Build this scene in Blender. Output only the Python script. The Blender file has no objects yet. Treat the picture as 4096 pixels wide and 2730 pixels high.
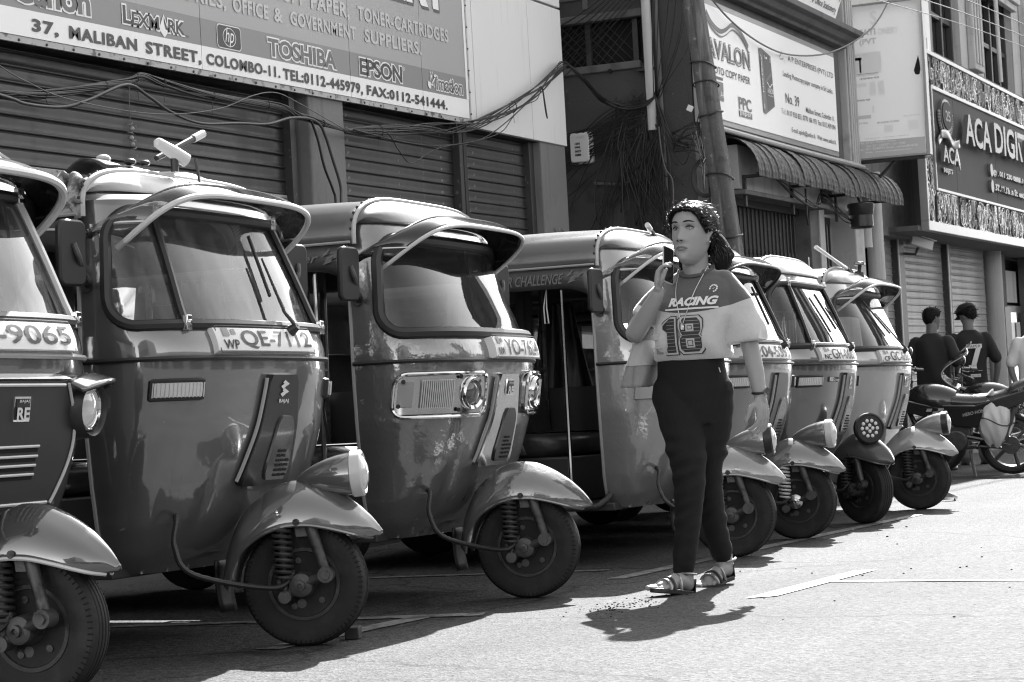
import bpy, bmesh, math, random
import numpy as np
from mathutils import Vector, Matrix
R = math.radians
scene = bpy.context.scene
COL = scene.collection

# ---------------------------------------------------------------- camera, sky, sun, exposure
def make_camera():
    az, pit, rol = R(24.2), R(1.08), 0.055
    fw0 = Vector((math.cos(az), math.sin(az), 0)); rt0 = Vector((math.sin(az), -math.cos(az), 0)); zz = Vector((0, 0, 1))
    fw = fw0 * math.cos(pit) + zz * math.sin(pit); up0 = zz * math.cos(pit) - fw0 * math.sin(pit)
    up = up0 * math.cos(rol) + rt0 * math.sin(rol); rt = rt0 * math.cos(rol) - up0 * math.sin(rol)
    cd = bpy.data.cameras.new('camera'); cam = bpy.data.objects.new('camera', cd); COL.objects.link(cam)
    m = Matrix((rt, up, -fw)).transposed().to_4x4(); m.translation = Vector((0, 0, 0.907))
    cam.matrix_world = m
    cd.sensor_width = 36; cd.lens = 74.97; cd.clip_start = 0.1; cd.clip_end = 800
    cd.dof.use_dof = True; cd.dof.focus_distance = 8.9; cd.dof.aperture_fstop = 16
    scene.camera = cam
make_camera()
SUN_AZ, SUN_EL = R(11.0), R(40.0)
world = bpy.data.worlds.new('World'); scene.world = world; world.use_nodes = True
wn, wl = world.node_tree.nodes, world.node_tree.links
bg = wn['Background']; sky = wn.new('ShaderNodeTexSky'); sky.sky_type = 'NISHITA'; sky.sun_disc = False
sky.sun_elevation = SUN_EL; sky.sun_rotation = R(90) - SUN_AZ
bw = wn.new('ShaderNodeRGBToBW'); wl.new(sky.outputs[0], bw.inputs[0]); wl.new(bw.outputs[0], bg.inputs[0])
bg.inputs[1].default_value = 0.145
sd = bpy.data.lights.new('sun', 'SUN'); sd.energy = 4.6; sd.angle = R(0.5); sd.color = (1, 1, 1)
so = bpy.data.objects.new('sun', sd); COL.objects.link(so)
sv = Vector((math.cos(SUN_AZ) * math.cos(SUN_EL), math.sin(SUN_AZ) * math.cos(SUN_EL), math.sin(SUN_EL)))
so.rotation_euler = sv.to_track_quat('Z', 'Y').to_euler(); so.location = (20, 5, 20)
vs = scene.view_settings; vs.view_transform = 'Standard'; vs.look = 'None'; vs.gamma = 1; vs.use_curve_mapping = False
vs.exposure = 2.1
scene.render.engine = 'CYCLES'
scene.cycles.max_bounces = 7; scene.cycles.transparent_max_bounces = 12; scene.cycles.use_denoising = True; scene.cycles.denoiser = 'OPENIMAGEDENOISE'; scene.cycles.denoising_input_passes = 'RGB_ALBEDO_NORMAL'; scene.cycles.denoising_prefilter = 'ACCURATE'; scene.cycles.pixel_filter_type = 'BLACKMAN_HARRIS'; scene.cycles.filter_width = 1.15
scene.cycles.sample_clamp_indirect = 6

# ---------------------------------------------------------------- materials (all greys: the photograph is black and white)
def M(name, v, rough=0.5, metal=0.0, spec=0.5, coat=0.0, nz=(), bump=None, stain=(), streak=None, crough=0.08, cior=1.5):
    """grey principled material. nz: [(scale, amount)] soft mottling; stain: [(scale, lo, hi, value, mix)] blotches of another tone;
    streak: (scale, lo, hi, value, mix) vertical run marks; bump: (scale, strength)"""
    m = bpy.data.materials.new(name); m.use_nodes = True
    n, l = m.node_tree.nodes, m.node_tree.links
    b = n['Principled BSDF']
    b.inputs['Base Color'].default_value = (v, v, v, 1); b.inputs['Roughness'].default_value = rough
    b.inputs['Metallic'].default_value = metal; b.inputs['Specular IOR Level'].default_value = spec
    if coat:
        b.inputs['Coat Weight'].default_value = coat; b.inputs['Coat Roughness'].default_value = crough; b.inputs['Coat IOR'].default_value = cior
    if not (nz or stain or bump or streak): return m
    tc = n.new('ShaderNodeTexCoord')
    def noise(scale, det=6.0, stretch=None, rgh=0.6):
        t = n.new('ShaderNodeTexNoise'); t.inputs['Scale'].default_value = scale; t.inputs['Detail'].default_value = det
        t.inputs['Roughness'].default_value = rgh
        if stretch:
            mp = n.new('ShaderNodeMapping'); mp.inputs['Scale'].default_value = stretch
            l.new(tc.outputs['Object'], mp.inputs[0]); l.new(mp.outputs[0], t.inputs['Vector'])
        else: l.new(tc.outputs['Object'], t.inputs['Vector'])
        return t.outputs['Fac']
    val = n.new('ShaderNodeValue'); val.outputs[0].default_value = v; cur = val.outputs[0]
    def math_(op, a, c):
        k = n.new('ShaderNodeMath'); k.operation = op
        for i, q in enumerate((a, c)):
            if isinstance(q, (int, float)): k.inputs[i].default_value = q
            else: l.new(q, k.inputs[i])
        return k.outputs[0]
    def blend(cur, fac, lo, hi, value, mix):
        mr = n.new('ShaderNodeMapRange'); mr.inputs['From Min'].default_value = lo; mr.inputs['From Max'].default_value = hi
        mr.inputs['To Max'].default_value = mix; l.new(fac, mr.inputs['Value'])
        mx = n.new('ShaderNodeMix'); mx.data_type = 'FLOAT'
        l.new(mr.outputs[0], mx.inputs[0]); l.new(cur, mx.inputs[2]); mx.inputs[3].default_value = value
        return mx.outputs[0], mr.outputs[0]
    for s, a in nz:
        f = math_('MULTIPLY_ADD', noise(s), 2 * a); f.node.inputs[2].default_value = 1 - a
        cur = math_('MULTIPLY', cur, f)
    rcur = None
    for s, lo, hi, value, mix in stain:
        cur, fac = blend(cur, noise(s, 8.0, rgh=0.65), lo, hi, value, mix)
        rcur = fac if rcur is None else math_('MAXIMUM', rcur, fac)
    if streak:
        s, lo, hi, value, mix = streak
        cur, _ = blend(cur, noise(s, 5.0, (1, 1, 0.07)), lo, hi, value, mix)
    cb = n.new('ShaderNodeCombineColor')
    for i in range(3): l.new(cur, cb.inputs[i])
    l.new(cb.outputs[0], b.inputs['Base Color'])
    if rcur is not None and rough < 0.45:
        l.new(math_('MULTIPLY_ADD', rcur, 0.4), b.inputs['Roughness']); b.inputs['Roughness'].links[0].from_node.inputs[2].default_value = rough
    if bump:
        bp = n.new('ShaderNodeBump'); bp.inputs['Strength'].default_value = bump[1]; bp.inputs['Distance'].default_value = 0.01
        l.new(noise(bump[0], 5.0), bp.inputs['Height']); l.new(bp.outputs[0], b.inputs['Normal'])
        if coat and 'Coat Normal' in b.inputs: l.new(bp.outputs[0], b.inputs['Coat Normal'])
    return m

def glass_mat(name, tint=0.85, dust=0.06, ior=1.5, gmax=1.0):
    m = bpy.data.materials.new(name); m.use_nodes = True
    n, l = m.node_tree.nodes, m.node_tree.links; n.clear()
    out = n.new('ShaderNodeOutputMaterial'); tr = n.new('ShaderNodeBsdfTransparent'); gl = n.new('ShaderNodeBsdfGlossy')
    df = n.new('ShaderNodeBsdfDiffuse'); fr = n.new('ShaderNodeFresnel'); fr.inputs[0].default_value = ior
    tr.inputs[0].default_value = (tint, tint, tint, 1); gl.inputs['Roughness'].default_value = 0.02; gl.inputs[0].default_value = (gmax,) * 3 + (1,)
    df.inputs[0].default_value = (0.55, 0.55, 0.55, 1)
    tc = n.new('ShaderNodeTexCoord'); nt = n.new('ShaderNodeTexNoise'); nt.inputs['Scale'].default_value = 5; nt.inputs['Detail'].default_value = 9; nt.inputs['Roughness'].default_value = .7
    mp = n.new('ShaderNodeMapping'); mp.inputs['Rotation'].default_value = (R(28), 0, 0); mp.inputs['Scale'].default_value = (1, 2.6, .55)
    l.new(tc.outputs['Object'], mp.inputs[0]); l.new(mp.outputs[0], nt.inputs['Vector'])
    mr = n.new('ShaderNodeMapRange'); mr.inputs['From Min'].default_value = .35; mr.inputs['From Max'].default_value = .75
    mr.inputs['To Min'].default_value = dust * .15; mr.inputs['To Max'].default_value = dust * 3
    l.new(nt.outputs['Fac'], mr.inputs['Value'])
    m1 = n.new('ShaderNodeMixShader'); m2 = n.new('ShaderNodeMixShader')
    l.new(mr.outputs[0], m1.inputs[0]); l.new(tr.outputs[0], m1.inputs[1]); l.new(df.outputs[0], m1.inputs[2])
    l.new(fr.outputs[0], m2.inputs[0]); l.new(m1.outputs[0], m2.inputs[1]); l.new(gl.outputs[0], m2.inputs[2])
    l.new(m2.outputs[0], out.inputs[0])
    return m

# ---------------------------------------------------------------- mesh helpers
def frame_from(p0, p1):
    d = (Vector(p1) - Vector(p0)); L = d.length; d.normalize()
    a = Vector((0, 0, 1)) if abs(d.z) < 0.9 else Vector((1, 0, 0))
    u = d.cross(a).normalized(); v = d.cross(u).normalized()
    return d, u, v, L

class MB:
    def __init__(s): s.v = []; s.f = []
    def add(s, vs_, fs):
        o = len(s.v); s.v += [tuple(p) for p in vs_]; s.f += [tuple(i + o for i in f) for f in fs]; return s
    def box(s, c, size, mat=None):
        x, y, z = (q / 2 for q in size)
        vs_ = [Vector((sx * x, sy * y, sz * z)) for sx in (-1, 1) for sy in (-1, 1) for sz in (-1, 1)]
        if mat is not None: vs_ = [mat @ p for p in vs_]
        vs_ = [p + Vector(c) for p in vs_]
        return s.add(vs_, [(0, 1, 3, 2), (4, 6, 7, 5), (0, 4, 5, 1), (2, 3, 7, 6), (0, 2, 6, 4), (1, 5, 7, 3)])
    def span(s, a, b):
        return s.box([(p + q) / 2 for p, q in zip(a, b)], [abs(q - p) for p, q in zip(a, b)])
    def cone(s, p0, p1, r0, r1, n=16, cap=True):
        d, u, v, L = frame_from(p0, p1); o = len(s.v)
        for p, r in ((Vector(p0), r0), (Vector(p1), r1)):
            for i in range(n):
                a = 2 * math.pi * i / n; s.v.append(tuple(p + (u * math.cos(a) + v * math.sin(a)) * r))
        s.f += [(o + i, o + (i + 1) % n, o + n + (i + 1) % n, o + n + i) for i in range(n)]
        if cap: s.f += [tuple(o + i for i in reversed(range(n))), tuple(o + n + i for i in range(n))]
        return s
    def cyl(s, p0, p1, r, n=16): return s.cone(p0, p1, r, r, n)
    def tube(s, pts, r, n=8, closed=False, smooth=0):
        P = [Vector(p) for p in pts]
        if smooth: P = catmull(P, smooth, closed)
        N = len(P); rr = r if hasattr(r, '__len__') else [r] * N
        if len(rr) != N: rr = np.interp(np.linspace(0, 1, N), np.linspace(0, 1, len(rr)), rr)
        o = len(s.v); pu = None
        for i in range(N):
            a = P[(i - 1) % N] if (closed or i > 0) else P[i]; b = P[(i + 1) % N] if (closed or i < N - 1) else P[i]
            d = (b - a).normalized() if (b - a).length > 1e-9 else Vector((0, 0, 1))
            if pu is None:
                h = Vector((0, 0, 1)) if abs(d.z) < .9 else Vector((1, 0, 0)); u = d.cross(h).normalized()
            else:
                u = (pu - d * pu.dot(d)); u = u.normalized() if u.length > 1e-6 else d.orthogonal().normalized()
            pu = u; v = d.cross(u)
            for k in range(n):
                t = 2 * math.pi * k / n; s.v.append(tuple(P[i] + (u * math.cos(t) + v * math.sin(t)) * float(rr[i])))
        for i in range(N if closed else N - 1):
            j = (i + 1) % N
            for k in range(n): s.f.append((o + i * n + k, o + i * n + (k + 1) % n, o + j * n + (k + 1) % n, o + j * n + k))
        if not closed:
            s.f.append(tuple(o + k for k in reversed(range(n)))); s.f.append(tuple(o + (N - 1) * n + k for k in range(n)))
        return s
    def lathe(s, prof, c, axis, n=24, ref=None, closed=False):
        """prof: [(distance along axis, radius)]"""
        d = Vector(axis).normalized(); h = Vector((0, 0, 1)) if abs(d.z) < .9 else Vector((1, 0, 0)); u = d.cross(h).normalized(); v = d.cross(u); c = Vector(c)
        o = len(s.v); m = len(prof)
        for (t, r) in prof:
            for k in range(n):
                a = 2 * math.pi * k / n; s.v.append(tuple(c + d * t + (u * math.cos(a) + v * math.sin(a)) * r))
        for i in range(m if closed else m - 1):
            j = (i + 1) % m
            for k in range(n): s.f.append((o + i * n + k, o + i * n + (k + 1) % n, o + j * n + (k + 1) % n, o + j * n + k))
        if not closed:
            if prof[0][1] > 1e-5: s.f.append(tuple(o + k for k in reversed(range(n))))
            if prof[-1][1] > 1e-5: s.f.append(tuple(o + (m - 1) * n + k for k in range(n)))
        return s
    def grid(s, fn, nu, nv, wrap=False, keep=None):
        o = len(s.v)
        for i in range(nu + 1):
            for j in range(nv + 1): s.v.append(tuple(fn(i / nu, j / nv)))
        for i in range(nu):
            for j in range(nv):
                if keep and not keep((i + .5) / nu, (j + .5) / nv): continue
                a = o + i * (nv + 1) + j; s.f.append((a, a + nv + 1, a + nv + 2, a + 1))
        return s
    def ball(s, c, r, n=12, m=8, sc=(1, 1, 1)):
        c = Vector(c)
        return s.grid(lambda u, w: c + Vector((sc[0] * r * math.sin(math.pi * w) * math.cos(2 * math.pi * u), sc[1] * r * math.sin(math.pi * w) * math.sin(2 * math.pi * u), sc[2] * r * math.cos(math.pi * w))), n, m)
    def prism(s, poly, o, eu, ev, en, depth):
        """2-D outline in the plane (eu, ev) at o, thickened by depth along en"""
        o, eu, ev, en = (Vector(q) for q in (o, eu, ev, en)); n = len(poly)
        A = [o + eu * p[0] + ev * p[1] for p in poly]; B = [p + en * depth for p in A]
        return s.add(A + B, [tuple(reversed(range(n))), tuple(range(n, 2 * n))] + [(i, (i + 1) % n, n + (i + 1) % n, n + i) for i in range(n)])
    def xf(s, m):
        s.v = [tuple(m @ Vector(p)) for p in s.v]; return s
    def mesh(s, name, smooth=True):
        me = bpy.data.meshes.new(name); me.from_pydata(s.v, [], s.f); me.update()
        if smooth:
            me.polygons.foreach_set('use_smooth', [True] * len(me.polygons))
        return me
    def build(s, name, mat, parent=None, smooth=True, bevel=0, solid=0, sharp=40, weld=False):
        me = s.mesh(name, smooth)
        bm = bmesh.new(); bm.from_mesh(me)
        if weld: bmesh.ops.remove_doubles(bm, verts=bm.verts, dist=1e-5)
        bmesh.ops.recalc_face_normals(bm, faces=bm.faces)
        if smooth and sharp:
            for e in bm.edges:
                if len(e.link_faces) == 2 and e.calc_face_angle(0) > R(sharp): e.smooth = False
        bm.to_mesh(me); bm.free()
        if mat: me.materials.append(mat)
        o = bpy.data.objects.new(name, me); COL.objects.link(o)
        if parent is not None: o.parent = parent
        if solid:
            q = o.modifiers.new('thickness', 'SOLIDIFY'); q.thickness = solid; q.offset = -1
        if bevel:
            q = o.modifiers.new('bevel', 'BEVEL'); q.width = bevel; q.segments = 2; q.limit_method = 'ANGLE'
        return o

def catmull(P, k, closed=False):
    out = []; N = len(P)
    for i in range(N if closed else N - 1):
        if closed: p0, p1, p2, p3 = P[(i - 1) % N], P[i], P[(i + 1) % N], P[(i + 2) % N]
        else: p0, p1, p2, p3 = P[max(i - 1, 0)], P[i], P[i + 1], P[min(i + 2, N - 1)]
        for j in range(k):
            t = j / k
            out.append(0.5 * ((2 * p1) + (p2 - p0) * t + (2 * p0 - 5 * p1 + 4 * p2 - p3) * t * t + (3 * p1 - p0 - 3 * p2 + p3) * t ** 3))
    if not closed: out.append(P[-1].copy())
    return out

def tag(o, label=None, cat=None, group=None, kind=None):
    for k, v in (('label', label), ('category', cat), ('group', group), ('kind', kind)):
        if v: o[k] = v
    return o
def empty(name, loc=(0, 0, 0), rz=0.0, rx=0.0):
    o = bpy.data.objects.new(name, None); COL.objects.link(o); o.location = loc; o.rotation_euler = (rx, 0, rz); o.empty_display_size = .2
    return o
def gz(x): return -0.02 * (x - 8.67)          # the street falls gently to the right

# text: the outline mesh of a line of lettering fitted to a box w x h, in 2-D
_tcache = {}
def text2d(body, bold=0.0, shear=0.0, space=1.0):
    key = (body, bold, shear, space)
    if key in _tcache: return _tcache[key]
    cu = bpy.data.curves.new('lettering', 'FONT'); cu.body = body; cu.offset = bold; cu.shear = shear; cu.space_character = space
    cu.resolution_u = 3; cu.fill_mode = 'FRONT'
    o = bpy.data.objects.new('lettering_source', cu); COL.objects.link(o)
    dg = bpy.context.evaluated_depsgraph_get(); dg.update()
    me = o.evaluated_get(dg).to_mesh()
    vs_ = [(p.co.x, p.co.y) for p in me.vertices]; fs = [tuple(p.vertices) for p in me.polygons]
    o.evaluated_get(dg).to_mesh_clear(); bpy.data.objects.remove(o); bpy.data.curves.remove(cu)
    _tcache[key] = (vs_, fs); return vs_, fs
def text_fit(body, w, h, bold=0.0, shear=0.0, space=1.0, taper=None):
    vs_, fs = text2d(body, bold, shear, space)
    x0 = min(p[0] for p in vs_); x1 = max(p[0] for p in vs_); y0 = min(p[1] for p in vs_); y1 = max(p[1] for p in vs_)
    return [((p[0] - x0) / (x1 - x0) * w, (p[1] - y0) / (y1 - y0) * h) for p in vs_], fs
def lettering(body, fn, w, h, mat, parent, depth=0.0, name='lettering', **kw):
    """fn maps (u, v) metres on the sign to a point; depth > 0 makes raised letters"""
    vs_, fs = text_fit(body, w, h, **kw)
    mb = MB(); mb.add([fn(*p) for p in vs_], fs)
    if depth: return mb.build(name, mat, parent, smooth=False, solid=depth)
    return mb.build(name, mat, parent, smooth=False)
def plane_fn(o, eu, ev):
    o, eu, ev = Vector(o), Vector(eu).normalized(), Vector(ev).normalized()
    return lambda u, v: o + eu * u + ev * v
def rrect(w, h, r, n=5):
    out = []
    for cx, cy, a0 in ((w - r, r, -90), (w - r, h - r, 0), (r, h - r, 90), (r, r, 180)):
        for i in range(n + 1):
            a = R(a0 + 90 * i / n); out.append((cx + r * math.cos(a), cy + r * math.sin(a)))
    return out
# ---------------------------------------------------------------- material set
MT = dict(
    black_trim=M('black_trim', .018, .38), rubber=M('rubber', .016, .45, spec=.6), chrome=M('chrome', .75, .10, 1.0),
    chrome_soft=M('chrome_soft', .55, .16, 1.0, nz=[(6, .15)]), grey_trim=M('grey_trim', .32, .45), gloss_black=M('gloss_black', .012, .3, coat=.2),
    gloss_grey=M('gloss_grey', .05, .18, coat=.6), gloss_light=M('gloss_light', .30, .2, coat=.5), void=M('void', .004, .9),
    badge_light=M('badge_light', .72, .2, .3), plate=M('plate', .72, .35, nz=[(9, .05)]), letter_black=M('letter_black', .02, .5),
    letter_grey=M('letter_grey', .28, .5), letter_plate=M('letter_plate', .03, .4, nz=[(160, .6)]), letter_pale=M('letter_pale', .15, .5),
    lens=M('lens', .62, .12, coat=1.0, nz=[(40, .15)]), lens_dark=M('lens_dark', .10, .1, coat=1.0, nz=[(25, .8)]), lens_rib=M('lens_rib', .55, .12, coat=1.0),
    led_plate=M('led_plate', .8, .35), led_cell=M('led_cell', .8, .3), tyre=M('tyre', .020, .72, spec=.35, nz=[(7, .3)], stain=[(5, .5, .7, .055, .7)], bump=(60, .15)),
    dirty_metal=M('dirty_metal', .035, .5, .2, nz=[(30, .5)], stain=[(14, .52, .68, .08, .7)], bump=(70, .25)),
    worn_metal=M('worn_metal', .085, .48, .4, nz=[(22, .5)], stain=[(16, .50, .62, .02, .85)], bump=(60, .2)),
    plastic_pale=M('plastic_pale', .55, .3, nz=[(12, .08)]), body_dark=M('body_dark', .045, .45),
    vinyl_black=M('vinyl_black', .034, .30, nz=[(8, .3)], bump=(9, .5)), vinyl_dark=M('vinyl_dark', .05, .3, coat=.3, bump=(5, .2)), vinyl_light=M('vinyl_light', .42, .35, bump=(8, .3)),
    cloth_dark=M('cloth_dark', .06, .7), glass=glass_mat('glass', .85, .025, 1.62), glass_dusty=glass_mat('glass_dusty', .85, .07, 1.6), visor_clear=glass_mat('visor_clear', .75, .06),
    visor_dark=M('visor_dark', .012, .12, coat=.8),
)
def auto_paint(i, v, worn=0.0):
    st = [(1.6, .52, .72, v * .72, .5), (38, .70, .73, .35, .6)]
    if worn: st += [(6, .655 - worn * .03, .67, .035, .9), (13, .64, .655, .40, .6 * worn)]
    return M('auto_paint', v * .92, .28, 0.15, .5, 1.0, cior=2.1, nz=[(2.2, .10), (14, .04)], stain=st, bump=(4.0 if worn else 2.0, .14 + .75 * worn), crough=.05 + .05 * worn)

# ---------------------------------------------------------------- street
def sheet(name, poly, mat, dz, kind='structure'):
    """a flat outline on the falling street, dz above it"""
    bm = bmesh.new(); vs_ = [bm.verts.new((x, y, gz(x) + dz)) for x, y in poly]; bm.faces.new(vs_)
    bmesh.ops.recalc_face_normals(bm, faces=bm.faces)
    me = bpy.data.meshes.new(name); bm.to_mesh(me); bm.free()
    if me.polygons[0].normal.z < 0: me.flip_normals()
    me.materials.append(mat); o = bpy.data.objects.new(name, me); COL.objects.link(o)
    if kind: o['kind'] = kind
    return o
def asphalt():
    m = bpy.data.materials.new('asphalt'); m.use_nodes = True; n, l = m.node_tree.nodes, m.node_tree.links; b = n['Principled BSDF']
    b.inputs['Roughness'].default_value = .80; b.inputs['Specular IOR Level'].default_value = .12
    tc = n.new('ShaderNodeTexCoord')
    def nz(sc, det): 
        t = n.new('ShaderNodeTexNoise'); t.inputs['Scale'].default_value = sc; t.inputs['Detail'].default_value = det; t.inputs['Roughness'].default_value = .65; l.new(tc.outputs['Object'], t.inputs['Vector']); return t.outputs['Fac']
    vo = n.new('ShaderNodeTexVoronoi'); vo.inputs['Scale'].default_value = 95; l.new(tc.outputs['Object'], vo.inputs['Vector'])
    bwv = n.new('ShaderNodeRGBToBW'); l.new(vo.outputs['Color'], bwv.inputs[0])
    def mr(src, a, c, lo, hi):
        k = n.new('ShaderNodeMapRange'); k.inputs[1].default_value = a; k.inputs[2].default_value = c; k.inputs[3].default_value = lo; k.inputs[4].default_value = hi; l.new(src, k.inputs[0]); return k.outputs[0]
    def mul(a, c):
        k = n.new('ShaderNodeMath'); k.operation = 'MULTIPLY'; l.new(a, k.inputs[0]); l.new(c, k.inputs[1]); return k.outputs[0]
    base = mr(nz(.55, 8), .3, .7, .060, .088); stones = mr(bwv.outputs[0], .1, .9, .50, 1.50); fine = mr(nz(38, 4), .3, .7, .8, 1.2)
    spots = mr(nz(5.5, 5), .66, .72, 1, .55); pits = mr(nz(30, 3), .64, .70, 1, .22)
    mp = n.new('ShaderNodeMapping'); mp.inputs['Scale'].default_value = (.12, 1.3, 1); mp.inputs['Rotation'].default_value = (0, 0, .12); l.new(tc.outputs['Object'], mp.inputs[0])
    tl = n.new('ShaderNodeTexNoise'); tl.inputs['Scale'].default_value = 1.1; tl.inputs['Detail'].default_value = 5; l.new(mp.outputs[0], tl.inputs['Vector'])
    wob = n.new('ShaderNodeTexNoise'); wob.inputs['Scale'].default_value = 2.2; wob.inputs['Detail'].default_value = 6; l.new(tc.outputs['Object'], wob.inputs['Vector'])
    vm = n.new('ShaderNodeVectorMath'); vm.operation = 'MULTIPLY_ADD'; l.new(wob.outputs['Color'], vm.inputs[0]); vm.inputs[1].default_value = (.5, .5, 0); l.new(tc.outputs['Object'], vm.inputs[2])
    ck = n.new('ShaderNodeTexVoronoi'); ck.feature = 'DISTANCE_TO_EDGE'; ck.inputs['Scale'].default_value = .42; l.new(vm.outputs[0], ck.inputs['Vector'])
    crack = mr(ck.outputs['Distance'], .001, .010, .55, 1)
    c = mul(mul(mul(mul(mul(mul(base, stones), fine), spots), pits), mr(tl.outputs['Fac'], .35, .65, .82, 1.10)), crack)
    cb = n.new('ShaderNodeCombineColor'); [l.new(c, cb.inputs[i]) for i in range(3)]; l.new(cb.outputs[0], b.inputs['Base Color'])
    bp = n.new('ShaderNodeBump'); bp.inputs['Strength'].default_value = .8; bp.inputs['Distance'].default_value = .006
    ad = n.new('ShaderNodeMath'); ad.operation = 'ADD'; l.new(vo.outputs['Distance'], ad.inputs[0]); l.new(mul(nz(38, 4), fine), ad.inputs[1])
    l.new(ad.outputs[0], bp.inputs['Height']); l.new(bp.outputs[0], b.inputs['Normal'])
    return m
sheet('road', [(-40, -40), (140, -40), (140, 60), (-40, 60)], asphalt(), 0)
paint_white = M('road_paint', .62, .6, nz=[(14, .12)], stain=[(26, .56, .62, .12, .9), (60, .58, .64, .10, .9)], bump=(60, .3))
paint_worn = M('worn_road_paint', .20, .7, nz=[(8, .3)], stain=[(14, .48, .58, .075, .95), (40, .52, .6, .07, .9)], bump=(60, .3))
sheet('road_marking', [(7.90, 2.62), (7.98, 2.52), (9.20, 2.44), (9.16, 2.53)], paint_white, .004)
sheet('road_marking', [(8.51, 1.0), (8.56, 1.0), (8.655, 2.474), (8.60, 2.4775)], paint_white, .004)
sheet('road_marking', [(6.90, 4.9), (6.97, 4.9), (7.40, 3.50), (7.29, 3.46)], paint_worn, .004)
sheet('road_marking', [(6.2, 3.80), (6.2, 3.70), (7.28, 3.645), (7.28, 3.745)], paint_worn, .004)
sheet('road_marking', [(8.9, 3.60), (8.9, 3.51), (13.6, 3.28), (13.6, 3.36)], paint_worn, .004)
sheet('road_marking', [(9.0, 5.4), (9.09, 5.4), (9.45, 3.80), (9.36, 3.80)], paint_worn, .004)
pave = M('pavement_concrete', .16, .8, nz=[(3, .3), (40, .15)], stain=[(4, .55, .7, .06, .7)], bump=(30, .3))
mb = MB(); mb.span((-12, 6.35, -.30), (60, 7.6, 0)); mb.v = [(x, y, z + gz(x) + .13) for x, y, z in mb.v]
pv = mb.build('pavement', pave, None, smooth=False); pv['kind'] = 'structure'
kb = MB(); kb.span((-12, 6.20, -.30), (60, 6.347, 0)); kb.v = [(x, y, z + gz(x) + .12) for x, y, z in kb.v]
k_ = kb.build('kerb', M('kerb_stone', .22, .8, nz=[(6, .3)], bump=(30, .3)), None, smooth=False, bevel=.01); k_['kind'] = 'structure'
# ---------------------------------------------------------------- left building: shutters, pillars, cladding
EX, EZ = Vector((1, 0, 0)), Vector((0, 0, 1))
B_ = dict(
    shutter=M('shutter_paint', .019, .42, nz=[(3, .25), (25, .1)], stain=[(2.2, .50, .72, .04, .8), (17, .64, .68, .14, .8)], streak=(9, .55, .75, .02, .7), bump=(14, .15)),
    shutter2=M('shutter_paint', .022, .45, nz=[(3, .25)], stain=[(1.7, .5, .75, .05, .8), (13, .62, .67, .20, .8)], streak=(8, .56, .76, .035, .7), bump=(14, .15)),
    shutter3=M('shutter_paint', .26, .5, nz=[(2.5, .25)], stain=[(1.5, .5, .75, .16, .8), (12, .62, .68, .45, .7)], streak=(7, .55, .75, .12, .6)),
    rail=M('shutter_rail', .30, .45, nz=[(4, .2)], stain=[(20, .60, .64, .05, .9)]), channel=M('shutter_channel', .035, .5, nz=[(6, .3)], stain=[(20, .6, .66, .14, .8)]),
    pillar=M('pillar_plaster', .15, .7, nz=[(2, .2), (30, .08)], stain=[(3, .56, .7, .09, .6)], streak=(7, .55, .72, .055, .8), bump=(30, .2)),
    clad=M('cladding_sheet', .66, .42, nz=[(1.2, .06)], streak=(16, .60, .80, .30, .5)), joint=M('cladding_joint', .015, .7),
    wall=M('plaster_wall', .05, .8, nz=[(2, .3), (30, .12)], stain=[(2.2, .55, .66, .022, .9), (9, .66, .70, .20, .6)], bump=(45, .5)),
    wallb=M('plaster_wall', .11, .8, nz=[(2, .25), (30, .1)], stain=[(2.0, .52, .68, .05, .9)], streak=(6, .52, .74, .04, .7), bump=(35, .4)),
    pale=M('pale_plaster', .42, .75, nz=[(2, .12)], stain=[(3, .55, .70, .22, .7)], streak=(9, .55, .72, .16, .7), bump=(30, .3)),
    dark=M('dark_interior', .006, .9), wood=M('painted_wood', .035, .5, nz=[(8, .3)]), glassd=M('window_glass', .02, .06, spec=.7),  # near-black 'dark' holds the shade of unlit rooms and openings
    sign_white=M('sign_white', .74, .38, nz=[(2, .04)], stain=[(18, .69, .73, .4, .6)], streak=(12, .66, .82, .5, .5)), sign_strip=M('sign_strip', .19, .4, nz=[(2, .06)]),
    sign_grey=M('sign_grey', .31, .4, nz=[(1.5, .06)], stain=[(25, .66, .72, .26, .5)], streak=(14, .58, .80, .30, .6)), sign_pale=M('sign_letter_pale', .45, .4, streak=(12, .58, .8, .44, .6)),
    ink=M('sign_ink', .014, .4), ink2=M('sign_ink_grey', .07, .45), outline=M('sign_outline', .72, .4), mid=M('sign_letter_mid', .10, .4), flange=M('sign_flange', .36, .5, nz=[(5, .2)], stain=[(11, .53, .60, .05, .9)]),
    steel=M('rusty_steel', .02, .6, nz=[(10, .4)]), pipe=M('pvc_pipe', .44, .4, nz=[(3, .15)], streak=(10, .55, .75, .2, .7)), frame=M('sign_frame', .27, .35, .3, nz=[(4, .15)]),
    cable=M('cable_black', .014, .45), cablegrey=M('cable_grey', .12, .5), faded=M('faded_print', .56, .4), faded2=M('faded_print', .46, .4), white_box=M('white_plastic', .60, .4, nz=[(5, .05)]),
)
def FY(Y, z0=0, tilt=0.0, x0=0):
    return lambda x, z: Vector((x, Y, z + tilt * (x - x0)))
def facing(Y, x, z):  # text origin on a wall that faces the street
    return lambda u, v: Vector((x + u, Y, z + v))

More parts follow.
